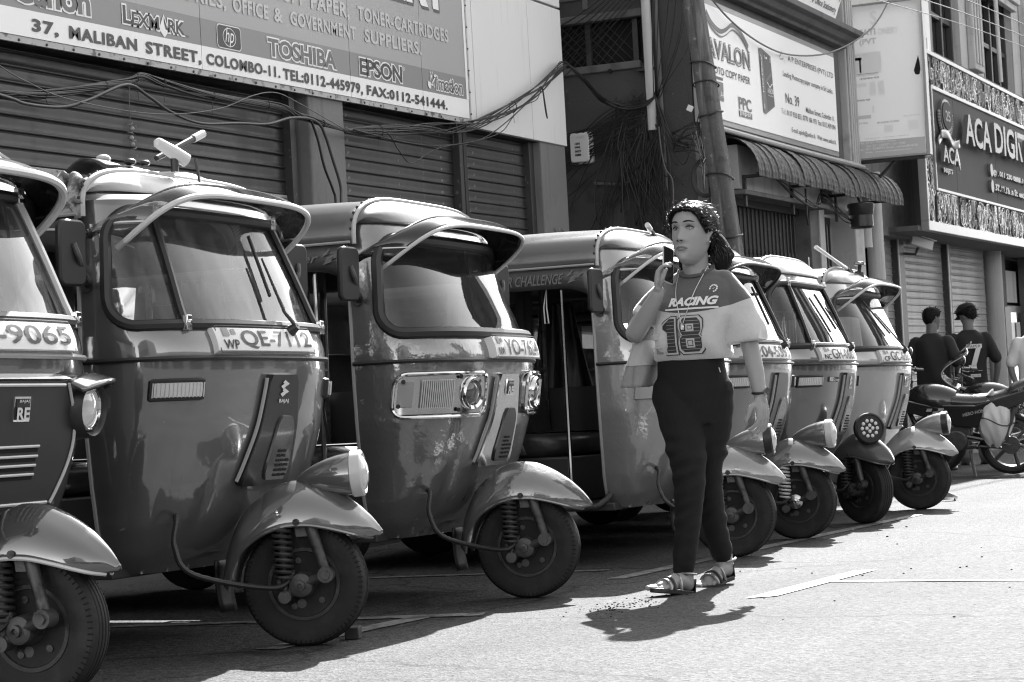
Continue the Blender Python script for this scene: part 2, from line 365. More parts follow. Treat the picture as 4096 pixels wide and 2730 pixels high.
def slat_mesh(L, p=.089, mat=None):
    prof = [(.002, 0), (-.009, .002), (-.0125, .008), (-.010, .0145), (-.003, .019), (-.0025, .045), (-.0035, .072), (-.002, .082), (.004, .0865), (.002, .089)]
    me_ = MB()
    n = len(prof)
    me_.add([(0, y, z) for y, z in prof] + [(L, y, z) for y, z in prof], [(i, n + i, n + i + 1, i + 1) for i in range(n - 1)])
    me = me_.mesh('slat'); me.materials.append(mat); return me
def shutter(parent, name, x0, x1, Y, z0, z1, mat, rail=True, railmat=None):
    L = x1 - x0; p = .089
    hold = MB().span((x0, Y - .012, z0 - .072), (x1, Y + .018, z0)).build(name, railmat or B_['rail'], parent, smooth=False, bevel=.004)
    me = slat_mesh(L, p, mat); k = int((z1 - z0) / p) + 1
    for i in range(k):
        o = bpy.data.objects.new('slat', me); COL.objects.link(o); o.location = (x0, Y + random.Random(i * 7 + int(x0 * 10)).uniform(-.002, .002), z0 + i * p); o.rotation_euler = (random.Random(i * 3 + int(x0 * 10)).uniform(-.03, .03), 0, 0); o.parent = hold
    return hold

shop = empty('shop_building', (12, 7.2, gz(12)))
tag(shop, 'shuttered shop building with pale cladding behind the two nearest rickshaws', 'building')
shop.location = (0, 0, 0)
MB().span((7.6, 7.03, -.1), (7.95, 7.6, 3.1)).build('pillar', B_['pillar'], shop, smooth=False, bevel=.012)
MB().span((12.52, 7.03, -.2), (13.01, 7.5, 3.1)).build('pillar', B_['pillar'], shop, smooth=False, bevel=.012)
MB().span((16.45, 7.03, -.3), (16.985, 7.5, 2.93)).build('pillar', B_['pillar'], shop, smooth=False, bevel=.012)
MB().span((2, 7.3, 2.98), (16.98, 9.5, 8)).build('upper_wall', B_['wallb'], shop, smooth=False)
MB().span((2, 9.4, -.5), (16.98, 9.5, 2.97)).span((7.6, 7.6, -.5), (7.65, 9.39, 2.97)).span((16.93, 7.52, -.5), (16.98, 9.39, 2.97)).build('back_wall', B_['dark'], shop, smooth=False)  # near-black colour carries the shade inside the open shop
MB().span((2, 7.05, -.2), (7.58, 7.4, 2.97)).build('side_wall', B_['pillar'], shop, smooth=False)
shutter(shop, 'shutter', 7.97, 12.38, 7.16, 2.23, 3.0, B_['shutter'])
shutter(shop, 'shutter', 13.03, 14.97, 7.16, .05, 2.98, B_['shutter2'])
shutter(shop, 'shutter', 15.12, 16.36, 7.16, .03, 2.96, B_['shutter2'])
MB().span((12.38, 7.10, -.2), (12.45, 7.28, 3.0)).span((12.455, 7.14, -.2), (12.52, 7.28, 3.0)).build('guide_channel', B_['channel'], shop, smooth=False)
for a, b in ((14.98, 15.04), (15.055, 15.115)): MB().span((a, 7.09, -.3), (b, 7.24, 2.96)).build('guide_channel', B_['channel'] if a < 15 else B_['steel'], shop, smooth=False, bevel=.004)
MB().span((16.36, 7.10, -.3), (16.45, 7.24, 2.92)).build('guide_channel', B_['channel'], shop, smooth=False, bevel=.004)
MB().span((11.85, 7.13, 2.175), (12.34, 7.147, 2.21)).cyl((11.9, 7.12, 2.19), (11.9, 7.14, 2.19), .012, 8).cyl((12.1, 7.12, 2.19), (12.1, 7.14, 2.19), .012, 8).cyl((12.25, 7.12, 2.19), (12.25, 7.14, 2.19), .012, 8).build('shutter_bolt', B_['steel'], shop, bevel=.003)
# cladding sheets with recessed joints
MB().span((15.03, 7.06, 2.90), (16.975, 7.28, 6.2)).build('cladding_backing', B_['joint'], shop, smooth=False)
for x0, x1 in ((15.045, 15.155), (15.167, 16.262), (16.272, 16.985)):
    MB().span((x0, 7.01, 2.905), (x1, 7.055, 4.085)).build('cladding_panel', B_['clad'], shop, smooth=False, bevel=.004)
    MB().span((x0, 7.01, 4.105), (x1, 7.055, 5.3)).build('cladding_panel', B_['clad'], shop, smooth=False, bevel=.004)
MB().span((16.955, 7.065, 2.905), (16.999, 7.5, 5.3)).build('cladding_panel', B_['clad'], shop, smooth=False)

# ---- the long shop sign
sg_ = empty('shop_sign', (12, 7.0, 2.9)); sg_.location = (0, 0, 0)
tag(sg_, 'long stationery sign above the shutters listing printer makers and a street address', 'sign')
T_ = .0105
def sp(Y): return lambda x, z: Vector((x, Y, z + T_ * (x - 9.2)))
f = sp(7.0)
MB().prism([(6.5, 2.90), (15.0, 2.90), (15.0, 4.6), (6.5, 4.6)], (0, 7.005, -T_ * 9.2), (1, 0, T_), EZ, (0, 1, 0), .09).build('sign_box', B_['flange'], sg_, smooth=False)
def band(name, mat, x0, x1, z0, z1, Y):
    q = sp(Y); nx = max(1, int((x1 - x0) / .3)); return MB().grid(lambda u, v: q(x0 + (x1 - x0) * u, z0 + (z1 - z0) * v), nx, 1).build(name, mat, sg_, smooth=False)
seams = [6.5, 9.05, 11.162, 13.075, 14.20, 15.0]
for a, b in zip(seams[:-1], seams[1:]):
    for nm, mt, z0, z1 in (('sign_panel', B_['sign_white'], 2.902, 3.049), ('sign_panel', B_['sign_strip'], 3.0492, 3.219), ('sign_panel', B_['sign_grey'], 3.2192, 4.59)):
        q = sp(6.995); x0, x1 = a + .003, b - .003
        p = MB(); p.add([q(x0, z0), q(x1, z0), q(x1, z1), q(x0, z1)] + [q(x0, z0) + Vector((0, .009, 0)), q(x1, z0) + Vector((0, .009, 0)), q(x1, z1) + Vector((0, .009, 0)), q(x0, z1) + Vector((0, .009, 0))],
                  [(0, 1, 2, 3), (0, 4, 5, 1), (1, 5, 6, 2), (2, 6, 7, 3), (3, 7, 4, 0)]); p.build(nm, mt, sg_, smooth=False)
band('white_edge_strip', B_['sign_white'], 14.955, 14.996, 3.049, 4.58, 6.9925)
fl = MB(); fl.prism([(6.5, 2.865), (15.07, 2.865), (15.07, 2.8995), (6.5, 2.8995)], (0, 7.0, -T_ * 9.2), (1, 0, T_), EZ, (0, 1, 0), .02)
fl.span((15.004, 6.992, 2.93), (15.028, 7.08, 4.6)); fl.build('sign_flange', B_['flange'], sg_, smooth=False)
scr = MB()
for i in range(34): p = sp(6.994)(6.9 + i * .245, 2.878); scr.cyl(p, p + Vector((0, .01, 0)), .008, 6)
for i in range(9): scr.cyl((15.015, 6.985, 3.0 + i * .17), (15.015, 6.995, 3.0 + i * .17), .007, 6)
scr = scr.build('rivet', B_['steel'], sg_); scr['kind'] = 'stuff'
def stext(body, x0, x1, z0, h, mat, Y=6.990, **k):
    q = sp(Y); return lettering(body, lambda u, v: q(x0 + u, z0 + v), x1 - x0, h, mat, sg_, **k)
K = dict(bold=.035, space=1.12)
stext('37,', 9.462, 9.70, 2.925, .083, B_['ink'], **K); stext('MALIBAN', 9.80, 10.46, 2.937, .071, B_['ink'], **K); stext('STREET,', 10.55, 11.15, 2.922, .086, B_['ink'], **K)
stext('COLOMBO-11.', 11.21, 12.10, 2.937, .072, B_['ink'], **K); stext('TEL:0112-445979,', 12.14, 13.24, 2.922, .087, B_['ink'], **K); stext('FAX:0112-541444.', 13.302, 14.601, 2.936, .072, B_['ink'], **K)
def outlined(body, x0, x1, z0, h, inner, outer=B_['outline'], grow=.010, bold=.03, **k):
    stext(body, x0 - grow, x1 + grow, z0 - grow, h + 2 * grow, outer, 6.9915, bold=bold + .06, **k); stext(body, x0, x1, z0, h, inner, 6.990, bold=bold, **k)
outlined('Canon', 9.30, 10.01, 3.082, .155, B_['mid'])
outlined('L', 10.33, 10.42, 3.088, .105, B_['ink'], bold=.02); outlined('EXM', 10.42, 10.70, 3.088, .078, B_['ink'], bold=.02); outlined('RK', 10.80, 10.978, 3.088, .078, B_['ink'], bold=.02)
q = sp(6.990); q2 = sp(6.9915)
MB().add([q2(10.70, 3.095), q2(10.755, 3.05), q2(10.81, 3.095), q2(10.755, 3.19)], [(0, 1, 2, 3)]).build('lettering', B_['outline'], sg_, smooth=False)
MB().add([q(10.755, 3.175), q(10.79, 3.10), q(10.772, 3.10), q(10.755, 3.14), q(10.722, 3.09), q(10.755, 3.066), q(10.735, 3.09)], [(0, 3, 2, 1)]).build('lettering', B_['ink'], sg_, smooth=False)
stext('TM', 10.98, 11.02, 3.076, .016, B_['ink'])
# the boxed two-letter badge
o_ = MB()
def fan(poly, qq): 
    m_ = MB(); m_.add([qq(*p) for p in poly], [tuple(range(len(poly)))]); return m_
def rr(x, z, w, h, r): return [(x + a, z + b) for a, b in rrect(w, h, r)]
fan(rr(11.345, 3.058, .285, .152, .03), q2).build('badge', B_['outline'], sg_, smooth=False)
fan(rr(11.352, 3.064, .271, .140, .025), q).build('badge', B_['ink'], sg_, smooth=False)
def disc(cx, cz, rx, rz, n=32): return [(cx + rx * math.cos(2 * math.pi * i / n), cz + rz * math.sin(2 * math.pi * i / n)) for i in range(n)]
fan(disc(11.487, 3.134, .078, .060), sp(6.989)).build('badge', B_['outline'], sg_, smooth=False); fan(disc(11.487, 3.134, .072, .055), sp(6.988)).build('badge', B_['ink'], sg_, smooth=False)
stext('hp', 11.435, 11.54, 3.072, .122, B_['outline'], 6.987, shear=.3, bold=.0)
outlined('TOSHIBA', 11.96, 12.875, 3.070, .120, B_['mid'])
outlined('EPSON', 13.213, 13.863, 3.072, .120, B_['ink'], bold=.025)
stext('®', 13.872, 13.91, 3.165, .03, B_['outline'])
outlined('imation', 14.43, 14.89, 3.075, .105, B_['mid'], bold=.01, grow=.008)
h_ = MB(); 
for (x, z, r_) in ((14.41, 3.175, .016), (14.345, 3.170, .013), (14.36, 3.110, .012)): h_.add([q(*p) for p in disc(x, z, r_, r_)], [tuple(range(32))])
h_.add([q(14.30, 3.075), q(14.33, 3.075), q(14.335, 3.12), q(14.29, 3.13), q(14.28, 3.10)], [(0, 1, 2, 3, 4)]); h_.add([q(14.325, 3.10), q(14.335, 3.095), q(14.42, 3.165), q(14.41, 3.175)], [(0, 1, 2, 3)])
for (x, z) in ((14.335, 3.195), (14.365, 3.20), (14.33, 3.15), (14.385, 3.098)):
    h_.add([q(x - .012, z - .003), q(x + .012, z - .003), q(x + .012, z + .003), q(x - .012, z + .003)], [(0, 1, 2, 3)]); h_.add([q(x - .003, z - .012), q(x + .003, z - .012), q(x + .003, z + .012), q(x - .003, z + .012)], [(0, 1, 2, 3)])
h_.build('sparkle_emblem', B_['outline'], sg_, smooth=False)
K2 = dict(bold=.03, space=1.08)
stext('ACCESSORIES,', 10.35, 11.47, 3.292, .11, B_['sign_pale'], **K2); stext('OFFICE', 11.551, 11.99, 3.306, .095, B_['sign_pale'], **K2); stext('&', 12.06, 12.17, 3.306, .095, B_['sign_pale'], **K2)
stext('GOVERNMENT', 12.268, 13.18, 3.308, .095, B_['sign_pale'], **K2); stext('SUPPLIERS.', 13.31, 14.205, 3.312, .096, B_['sign_pale'], **K2)
stext('COMPUTER,', 10.55, 11.45, 3.44, .12, B_['sign_pale'], **K2); stext('PHOTOCOPY', 11.55, 12.47, 3.455, .10, B_['sign_pale'], **K2); stext('PAPER,', 12.56, 13.10, 3.435, .122, B_['sign_pale'], **K2); stext('TONER-CARTRIDGES', 13.223, 14.68, 3.457, .103, B_['sign_pale'], **K2)
for dx, dz, mt, Y in ((.022, -.022, B_['ink2'], 6.991), (0, 0, B_['outline'], 6.989)):
    stext('EXPERT', 12.75 + dx, 14.665 + dx, 3.69 + dz, .42, mt, Y, bold=.04)




# ---------------------------------------------------------------- tall building with the slanted-pole corner
cb = empty('corner_building', (0, 0, 0)); tag(cb, 'dark stained building with a cornice, awning and barred gates right of the pole', 'building')
MB().span((18, 6.2, -.5), (18.25, 9.5, 3.70)).span((18, 6.2, 4.13), (18.25, 9.5, 8.2)).span((18, 6.2, 3.7005), (18.25, 6.64, 4.1295)).build('side_wall', B_['wall'], cb, smooth=False)
MB().span((17.965, 6.66, 3.66), (18.02, 8.0, 3.73)).build('window_ledge', B_['wallb'], cb, smooth=False, bevel=.01)
MB().span((17.93, 6.55, 4.12), (18.02, 8.0, 4.19)).span((17.98, 6.6, 4.34), (18.02, 8.0, 4.4)).build('window_hood', B_['wallb'], cb, smooth=False, bevel=.01)
MB().span((18.10, 6.64, 3.70), (18.13, 8.2, 4.13)).build('window_void', B_['dark'], cb, smooth=False)
gw = MB()
for i in range(16):
    y = 6.66 + i * .085; gw.tube([(18.05, y, 3.735), (18.05, y + .36, 4.115)], .004, 4); gw.tube([(18.055, y, 4.115), (18.055, y + .36, 3.735)], .004, 4)
gw.build('window_mesh', B_['wood'], cb)
for y in (6.69, 7.15, 7.6): MB().span((18.015, y, 3.735), (18.06, y + .05, 4.115)).build('window_mullion', B_['wood'], cb, smooth=False)
MB().span((17.99, 6.6, 4.45), (18.01, 6.72, 5.2)).span((17.99, 7.15, 4.25), (18.01, 7.2, 5.2)).build('stained_band', B_['wallb'], cb, smooth=False)
MB().tube([(17.93, 6.565, 3.08), (17.93, 6.565, 6.0)], .043, 16).build('downpipe', B_['pipe'], cb)
MB().tube([(17.95, 6.48, .0), (17.95, 6.48, 6.0)], .022, 10).build('downpipe', B_['wallb'], cb)
MB().span((17.92, 6.50, 3.62), (17.99, 6.68, 3.645)).build('pipe_clamp', B_['steel'], cb, smooth=False)
MB().tube([(17.97, 7.17, 2.66), (17.96, 7.0, 2.635), (17.96, 6.86, 2.63), (17.96, 6.74, 2.66)], .014, 8, smooth=4).build('conduit', B_['cablegrey'], cb)
MB().tube([(17.975, 6.955, 3.66), (17.955, 6.955, 3.66)], .02, 8).build('wall_hole', B_['dark'], cb)
# front wall above and between the openings
MB().span((18.252, 6.2, 2.56), (23.0, 6.45, 8.2)).span((18.252, 6.2, -.5), (18.60, 6.45, 2.559)).build('front_wall', B_['wallb'], cb, smooth=False)
MB().span((21.42, 6.17, -.5), (21.90, 6.6, 2.62)).build('pillar', B_['wallb'], cb, smooth=False, bevel=.01)
MB().span((21.72, 6.155, -.5), (21.91, 6.169, 2.60)).build('pillar_paint', B_['pale'], cb, smooth=False)
MB().span((23.02, 6.12, -.5), (23.38, 6.5, 8.2)).build('pilaster', B_['pale'], cb, smooth=False, bevel=.015)
fg = MB()
for i in range(4): fg.span((23.05 + i * .085, 6.10, 3.0), (23.09 + i * .085, 6.119, 8.1))
fg.build('pilaster_flute', B_['pale'], cb, smooth=False, bevel=.006)
MB().span((23.0, 6.07, 2.86), (23.40, 6.118, 2.98)).span((23.01, 6.09, 2.80), (23.39, 6.118, 2.858)).build('pilaster_capital', B_['wallb'], cb, smooth=False, bevel=.01)
# cornice
cpts = [(0, 0), (-.10, 0), (-.12, .03), (-.18, .045), (-.22, .09), (-.30, .10), (-.30, .16), (0, .16)]
MB().prism(cpts, (18.05, 6.199, 4.37), (0, 1, 0), EZ, (1, 0, 0), 4.95).build('cornice', B_['wallb'], cb, smooth=False, bevel=.006)
# near-black sheet behind the gates; the rooms' shade is in its colour
MB().span((18.6, 7.3, -.5), (23.02, 7.35, 2.56)).build('unlit_room_sheet', B_['dark'], cb, smooth=False)
gate1 = MB().span((18.62, 6.36, -.4), (21.40, 6.38, 2.50)).build('folding_gate', M('gate_sheet', .03, .45, nz=[(5, .3)], streak=(8, .55, .8, .07, .6)), cb, smooth=False)
for i in range(22):
    x = 18.68 + i * .128
    MB().tube([(x, 6.335, -.4), (x, 6.335, 2.5)], .013, 6).tube([(x, 6.335, 2.02), (x, 6.335, 2.06)], .024, 6).tube([(x, 6.335, 1.42), (x, 6.335, 1.46)], .024, 6).build('gate_bar', B_['channel'], gate1)
MB().span((18.60, 6.28, 2.46), (21.42, 6.40, 2.54)).build('gate_lintel', B_['steel'], cb, smooth=False, bevel=.006)
gate2 = MB().span((21.92, 6.40, 2.44), (23.0, 6.46, 2.52)).build('folding_gate', B_['channel'], cb, smooth=False)
for i in range(17):
    x = 21.96 + i * .063
    MB().span((x - .012, 6.40 + .03 * (i % 2), -.4), (x + .012, 6.42 + .03 * (i % 2), 2.44)).build('gate_bar', B_['channel'] if i % 3 else B_['wallb'], gate2, smooth=False)
# fascia box under the awning
MB().span((18.75, 6.05, 2.56), (20.34, 6.19, 2.97)).build('fascia_panel', B_['pale'], cb, smooth=False, bevel=.006)
MB().span((20.38, 6.05, 2.55), (21.44, 6.19, 2.97)).build('fascia_panel', B_['pale'], cb, smooth=False, bevel=.006)
MB().span((22.0, 6.08, 2.55), (23.0, 6.19, 2.95)).build('fascia_panel', B_['pale'], cb, smooth=False, bevel=.006)
MB().span((18.70, 5.98, 2.505), (21.50, 6.19, 2.549)).build('fascia_ledge', B_['wallb'], cb, smooth=False, bevel=.006)
# small pale column left of the gate and conduits along the sign
MB().span((18.3, 6.10, 2.25), (18.52, 6.19, 2.78)).build('pale_column', B_['pale'], cb, smooth=False, bevel=.02)
# awning: curved corrugated sheets on steel brackets
aw = empty('awning', (0, 0, 0)); tag(aw, 'curved corrugated sheet awning over the barred gates below the white paper sign', 'awning')
awm = M('awning_sheet', .05, .55, nz=[(6, .35), (30, .2)], stain=[(5, .5, .66, .03, .8), (9, .62, .68, .2, .6)])
nsh = 26
for i in range(nsh):
    x0 = 18.58 + i * .208; x1 = x0 + .216; sag = .006 * math.sin(i * 1.7) + (.02 if i in (6, 14, 15) else 0); dz = .003 * (i % 2)
    def awf(u, v, x0=x0, x1=x1, sag=sag, dz=dz):
        a = v * math.pi / 2 * 1.08; x = x0 + (x1 - x0) * u
        r_ = 1 + .020 * math.cos(u * math.pi * 6); cor = .0035 * math.cos(2 * math.pi * v * 9)
        return Vector((x, 6.17 - (.36 * math.sin(min(a, 1.7))) * r_ - cor * .5, 2.69 - sag + dz + (.35 * math.cos(a)) * r_ + cor * .3))
    MB().grid(awf, 8, 44).build('awning_sheet', awm, aw, solid=.003)
for x in (18.85, 20.36, 21.95, 23.3):
    MB().span((x - .015, 5.83, 2.66), (x + .015, 6.17, 2.69)).build('awning_bracket', B_['steel'], aw, smooth=False)
    MB().tube([(x, 6.16 - .34 * math.sin(a), 2.68 + .33 * math.cos(a)) for a in np.linspace(0, 1.5, 10)], .012, 6).build('awning_rib', B_['steel'], aw)
    MB().span((x - .02, 6.02, 2.40), (x + .02, 6.045, 2.68)).build('awning_post', B_['steel'], aw, smooth=False)
MB().tube([(18.6, 5.83, 2.675), (23.95, 5.83, 2.675)], .012, 6).build('awning_rail', B_['steel'], aw)
for k, (y, z, r_) in enumerate(((6.06, 3.075, .022), (6.02, 3.045, .015), (6.10, 3.10, .018))):
    MB().tube([(18.1, y, z + .01), (20.5, y - .01, z - .005), (23.3, y, z)], r_, 8, smooth=6).build('conduit', B_['pipe'] if k != 1 else B_['cablegrey'], aw)

# ---- white copy-paper sign
ps = empty('paper_sign', (0, 0, 0)); tag(ps, 'white copy paper sign with wave logo and boxed ream above the awning', 'sign')
MB().span((18.0, 6.06, 3.115), (22.30, 6.19, 4.235)).build('sign_box', B_['frame'], ps, smooth=False, bevel=.008)
MB().span((18.04, 6.048, 3.165), (22.25, 6.065, 4.175)).build('sign_face', M('sign_face', .84, .35, nz=[(1.2, .04)], streak=(10, .64, .85, .66, .5)), ps, smooth=False)
YS = 6.044
def ptext(body, x0, x1, z0, z1, mat, Y=YS, **k): return lettering(body, facing(Y, x0, z0), x1 - x0, z1 - z0, mat, ps, **k)
def wave(off, th, x0=18.06, x1=19.245, m=B_['mid']):
    pts = [(18.06, 4.128), (18.20, 4.04), (18.425, 3.995), (18.60, 4.03), (18.785, 4.097), (18.95, 4.085), (19.10, 4.03), (19.245, 3.946)]
    P = catmull([Vector((a, 0, c)) for a, c in pts], 8); A = [(p.x, p.z - off) for p in P]; Bq = [(p.x - .02, p.z - off - th) for p in P]
    m_ = MB(); n = len(A); m_.add([(a, YS, c) for a, c in A] + [(a, YS, c) for a, c in Bq], [(i, i + 1, n + i + 1, n + i) for i in range(n - 1)]); m_.build('wave_logo', m, ps, smooth=False)
wave(.0, .045); wave(.062, .018)
ptext('AVALON', 18.02, 19.27, 3.70, 3.885, B_['mid'], bold=.045); ptext('AVALON', 18.035, 19.255, 3.713, 3.872, B_['outline'], YS - .002, bold=.012); ptext('AVALON', 18.045, 19.245, 3.722, 3.863, B_['mid'], YS - .004, bold=-.012)
ptext('PHOTO COPY PAPER', 18.04, 19.24, 3.568, 3.637, B_['ink2'], bold=.012)
ptext('PPC', 18.855, 19.235, 3.305, 3.423, B_['mid'], bold=.03)
bar = MB().span((18.85, YS - .001, 3.238), (19.235, YS + .001, 3.293)).build('sign_block', B_['mid'], ps, smooth=False)
ptext('paper', 18.87, 19.215, 3.243, 3.287, B_['outline'], YS - .003, bold=.01)
MB().span((18.2, YS - .001, 3.33), (18.42, YS + .001, 3.50)).build('sign_block', B_['mid'], ps, smooth=False); MB().span((18.2, YS - .001, 3.52), (18.42, YS + .001, 3.545)).build('sign_block', B_['ink2'], ps, smooth=False); ptext('A4', 18.32, 18.41, 3.36, 3.42, B_['outline'], YS - .003)
# printed ream of paper
def poly(pts, mat, Y, name='printed_ream'): MB().add([(a, Y, c) for a, c in pts], [tuple(range(len(pts)))]).build(name, mat, ps, smooth=False)
poly([(19.556, 3.955), (19.606, 3.346), (19.674, 3.331), (19.985, 3.433), (19.929, 3.92), (19.629, 3.968)], B_['mid'], YS - .0005)
poly([(19.69, 3.93), (19.745, 3.37), (19.972, 3.445), (19.92, 3.905)], M('ream_front', .035, .4), YS - .002)
poly([(19.715, 3.66), (19.722, 3.63), (19.945, 3.74), (19.94, 3.775)], B_['mid'], YS - .003)
ptext('AVALON', 19.765, 19.95, 3.545, 3.60, B_['outline'], YS - .004, bold=.01); ptext('PHOTO COPY PAPER', 19.775, 19.95, 3.517, 3.532, B_['outline'], YS - .004)
m_ = MB()
for i in range(12):
    t0, t1 = i / 12, (i + 1) / 12; w_ = lambda t: (19.765 + .17 * t, 3.635 + .018 * math.cos(t * 6.5))
    (a, c), (d, e) = w_(t0), w_(t1); m_.add([(a, YS - .004, c), (d, YS - .004, e), (d, YS - .004, e - .014), (a, YS - .004, c - .014)], [(0, 1, 2, 3)])
m_.build('wave_logo', B_['outline'], ps, smooth=False)
for (a, b, c, d, mt) in ((19.70, 19.73, 3.87, 3.91, B_['sign_grey']), (19.755, 19.80, 3.875, 3.895, B_['outline']), (19.88, 19.91, 3.85, 3.90, B_['sign_grey']), (19.59, 19.63, 3.60, 3.86, B_['sign_strip'])):
    MB().span((a, YS - .004, c), (b, YS - .0035, d)).build('printed_patch', mt, ps, smooth=False)
lettering('AVALON', lambda u, v: Vector((19.592 + v + u * .06, YS - .005, 3.90 - u)), .36, .035, B_['outline'], ps); ptext('80', 19.625, 19.655, 3.38, 3.43, B_['outline'], YS - .004)
ptext('A P ENTERPRISES (PVT) LTD', 20.524, 22.175, 3.925, 4.0, B_['ink2']); ptext('Leading Photocopy paper company in Sri Lanka.', 20.325, 22.13, 3.755, 3.825, B_['ink2'], bold=.006)
ptext('No. 39', 20.37, 20.84, 3.508, 3.612, B_['ink2'], bold=.006); ptext('Maliban Street, Colombo 11.', 21.068, 22.14, 3.470, 3.535, B_['ink2'], bold=.008)
ptext('Tel:', 20.20, 20.36, 3.388, 3.446, B_['faded2']); ptext('0117 933 833, 0770 106 193  Fax: 0112 439 094', 20.39, 22.155, 3.378, 3.44, B_['ink2'], bold=.008)
ptext('E-mail: apinfo@avalon.lk   Web: www.avalon.lk', 20.523, 22.148, 3.218, 3.282, B_['ink2'], bold=.008)
m_ = MB()
for (p, q_) in (((20.227, 3.948), (20.327, 4.019)), ((20.327, 4.019), (20.418, 3.907)), ((20.245, 3.935), (20.36, 3.955))):
    m_.add([(p[0], YS, p[1]), (q_[0], YS, q_[1]), (q_[0] + .008, YS, q_[1] - .016), (p[0] + .004, YS, p[1] - .008)], [(0, 1, 2, 3)])
m_.build('arch_logo', B_['sign_grey'], ps, smooth=False)

# ---- upper tilted sign
us = empty('upper_sign', (0, 0, 0)); tag(us, 'white office stationery board leaning out above the cornice', 'sign')
un = Vector((0, -.25, 1)).normalized()
uo = Vector((18.6, 6.02, 4.55)); uf = lambda u, v: uo + Vector((u, 0, 0)) + un * v
MB().add([uf(0, 0), uf(3.66, 0), uf(3.98, .9), uf(0, .9)] + [uf(0, 0) + Vector((0, .04, .01)), uf(3.66, 0) + Vector((0, .04, .01)), uf(3.98, .9) + Vector((0, .04, .01)), uf(0, .9) + Vector((0, .04, .01))], [(0, 1, 2, 3), (4, 7, 6, 5), (0, 4, 5, 1), (1, 5, 6, 2), (2, 6, 7, 3), (3, 7, 4, 0)]).build('sign_board', M('upper_sign_face', .78, .4, nz=[(2, .06)]), us, smooth=False)
utx = lambda body, x0, w, z0, h: lettering(body, lambda u, v: uf(x0 + u, z0 + v) + Vector((0, -.004, -.001)), w, h, B_['ink2'], us, bold=.012)
utx('Tel: 011 682 5272', 1.2, 1.36, .135, .075); utx('Office Stationery', 2.83, .80, .075, .09); utx('Office Machinery', 2.83, .90, .225, .09)
MB().add([uf(2.74, .085) + Vector((0, -.004, 0)), uf(2.79, .115) + Vector((0, -.004, 0)), uf(2.74, .145) + Vector((0, -.004, 0))], [(0, 1, 2)]).build('arrow_mark', B_['ink2'], us, smooth=False)

def flex_mat():
    m = M('sign_flex', .80, .5, nz=[(1.5, .03)], stain=[(6, .6, .75, .70, .6)]); n, l = m.node_tree.nodes, m.node_tree.links
    t = n.new('ShaderNodeBsdfTranslucent'); t.inputs[0].default_value = (.8, .8, .8, 1); x = n.new('ShaderNodeMixShader'); x.inputs[0].default_value = .5
    o = n['Material Output']; l.new(n['Principled BSDF'].outputs[0], x.inputs[1]); l.new(t.outputs[0], x.inputs[2]); l.new(x.outputs[0], o.inputs[0]); return m
# ---- projecting white sign that faces down the street
ws = empty('projecting_sign', (0, 0, 0)); tag(ws, 'sun faded white stationery sign projecting over the street, torn near its edge', 'sign')
for a_, b_ in (((23.40, 5.33, 3.16), (23.52, 5.372, 4.90)), ((23.40, 6.188, 3.16), (23.52, 6.23, 4.90)), ((23.40, 5.374, 3.16), (23.52, 6.186, 3.184)), ((23.40, 5.374, 4.885), (23.52, 6.186, 4.91))): MB().span(a_, b_).build('sign_frame_bar', B_['frame'], ws, smooth=False, bevel=.004)
XS = 23.396
wf = lambda y, z, dx=0: Vector((XS - dx, y, z))
MB().add([wf(6.185, 3.185), wf(5.375, 3.185), wf(5.345, 4.88), wf(6.145, 4.885)], [(0, 1, 2, 3)]).build('sign_face', flex_mat(), ws, smooth=False)
wt = lambda body, y0, y1, z0, h, mt, **k: lettering(body, lambda u, v: wf(y0 - u, z0 + v, .004), y0 - y1, h, mt, ws, **k)
wt('STATI', 6.116, 5.863, 4.548, .075, B_['faded'], bold=.04); wt('ONERY', 5.84, 5.60, 4.54, .075, M('ghost_print', .74, .4), bold=.04); wt('(PVT', 6.054, 5.86, 4.43, .085, B_['faded'], bold=.04)
wt('S', 5.92, 5.84, 4.66, .16, M('ghost_print', .72, .4), bold=.03)
wt('LEVERARCH FILES', 6.072, 5.853, 4.060, .020, B_['sign_strip'], bold=.02); wt('SUSPENSION FILES', 6.163, 5.968, 3.822, .018, B_['ink2'], bold=.02); wt('BOX FILES', 6.132, 6.01, 3.565, .018, B_['sign_grey'], bold=.01); wt('MAGAZINE HOLDERS', 5.90, 5.653, 3.552, .02, B_['sign_grey'], bold=.01); wt('RING BINDERS', 5.60, 5.42, 3.60, .018, B_['faded'])
bd = MB().add([wf(6.185, 3.187, .002), wf(5.378, 3.187, .002), wf(5.376, 3.36, .002), wf(6.183, 3.37, .002)], [(0, 1, 2, 3)]).build('sign_band', B_['faded2'], ws, smooth=False)
for (b, y0, y1, z) in (('No. 39-2/1, Maliban Street,', 6.117, 5.70, 3.336), ('Tel : 011 2380071 / 011 5340', 6.045, 5.60, 3.300), ('Fax : 011 5340793 Email : sunestdbnet.lk', 6.132, 5.46, 3.266), ('Web : www.sunestationery.com', 6.057, 5.538, 3.226)): wt(b, y0, y1, z, .026, B_['outline'], bold=.015)
wt('Manufacturer / Importers / Suppliers', 6.06, 5.55, 3.385, .018, B_['faded2'])
def wrect(y0, y1, z0, z1, mt): MB().add([wf(y0, z0, .002), wf(y1, z0, .002), wf(y1, z1, .002), wf(y0, z1, .002)], [(0, 1, 2, 3)]).build('faded_picture', mt, ws, smooth=False)
fm = M('ghost_print', .73, .4); fm2 = M('ghost_print', .765, .4)
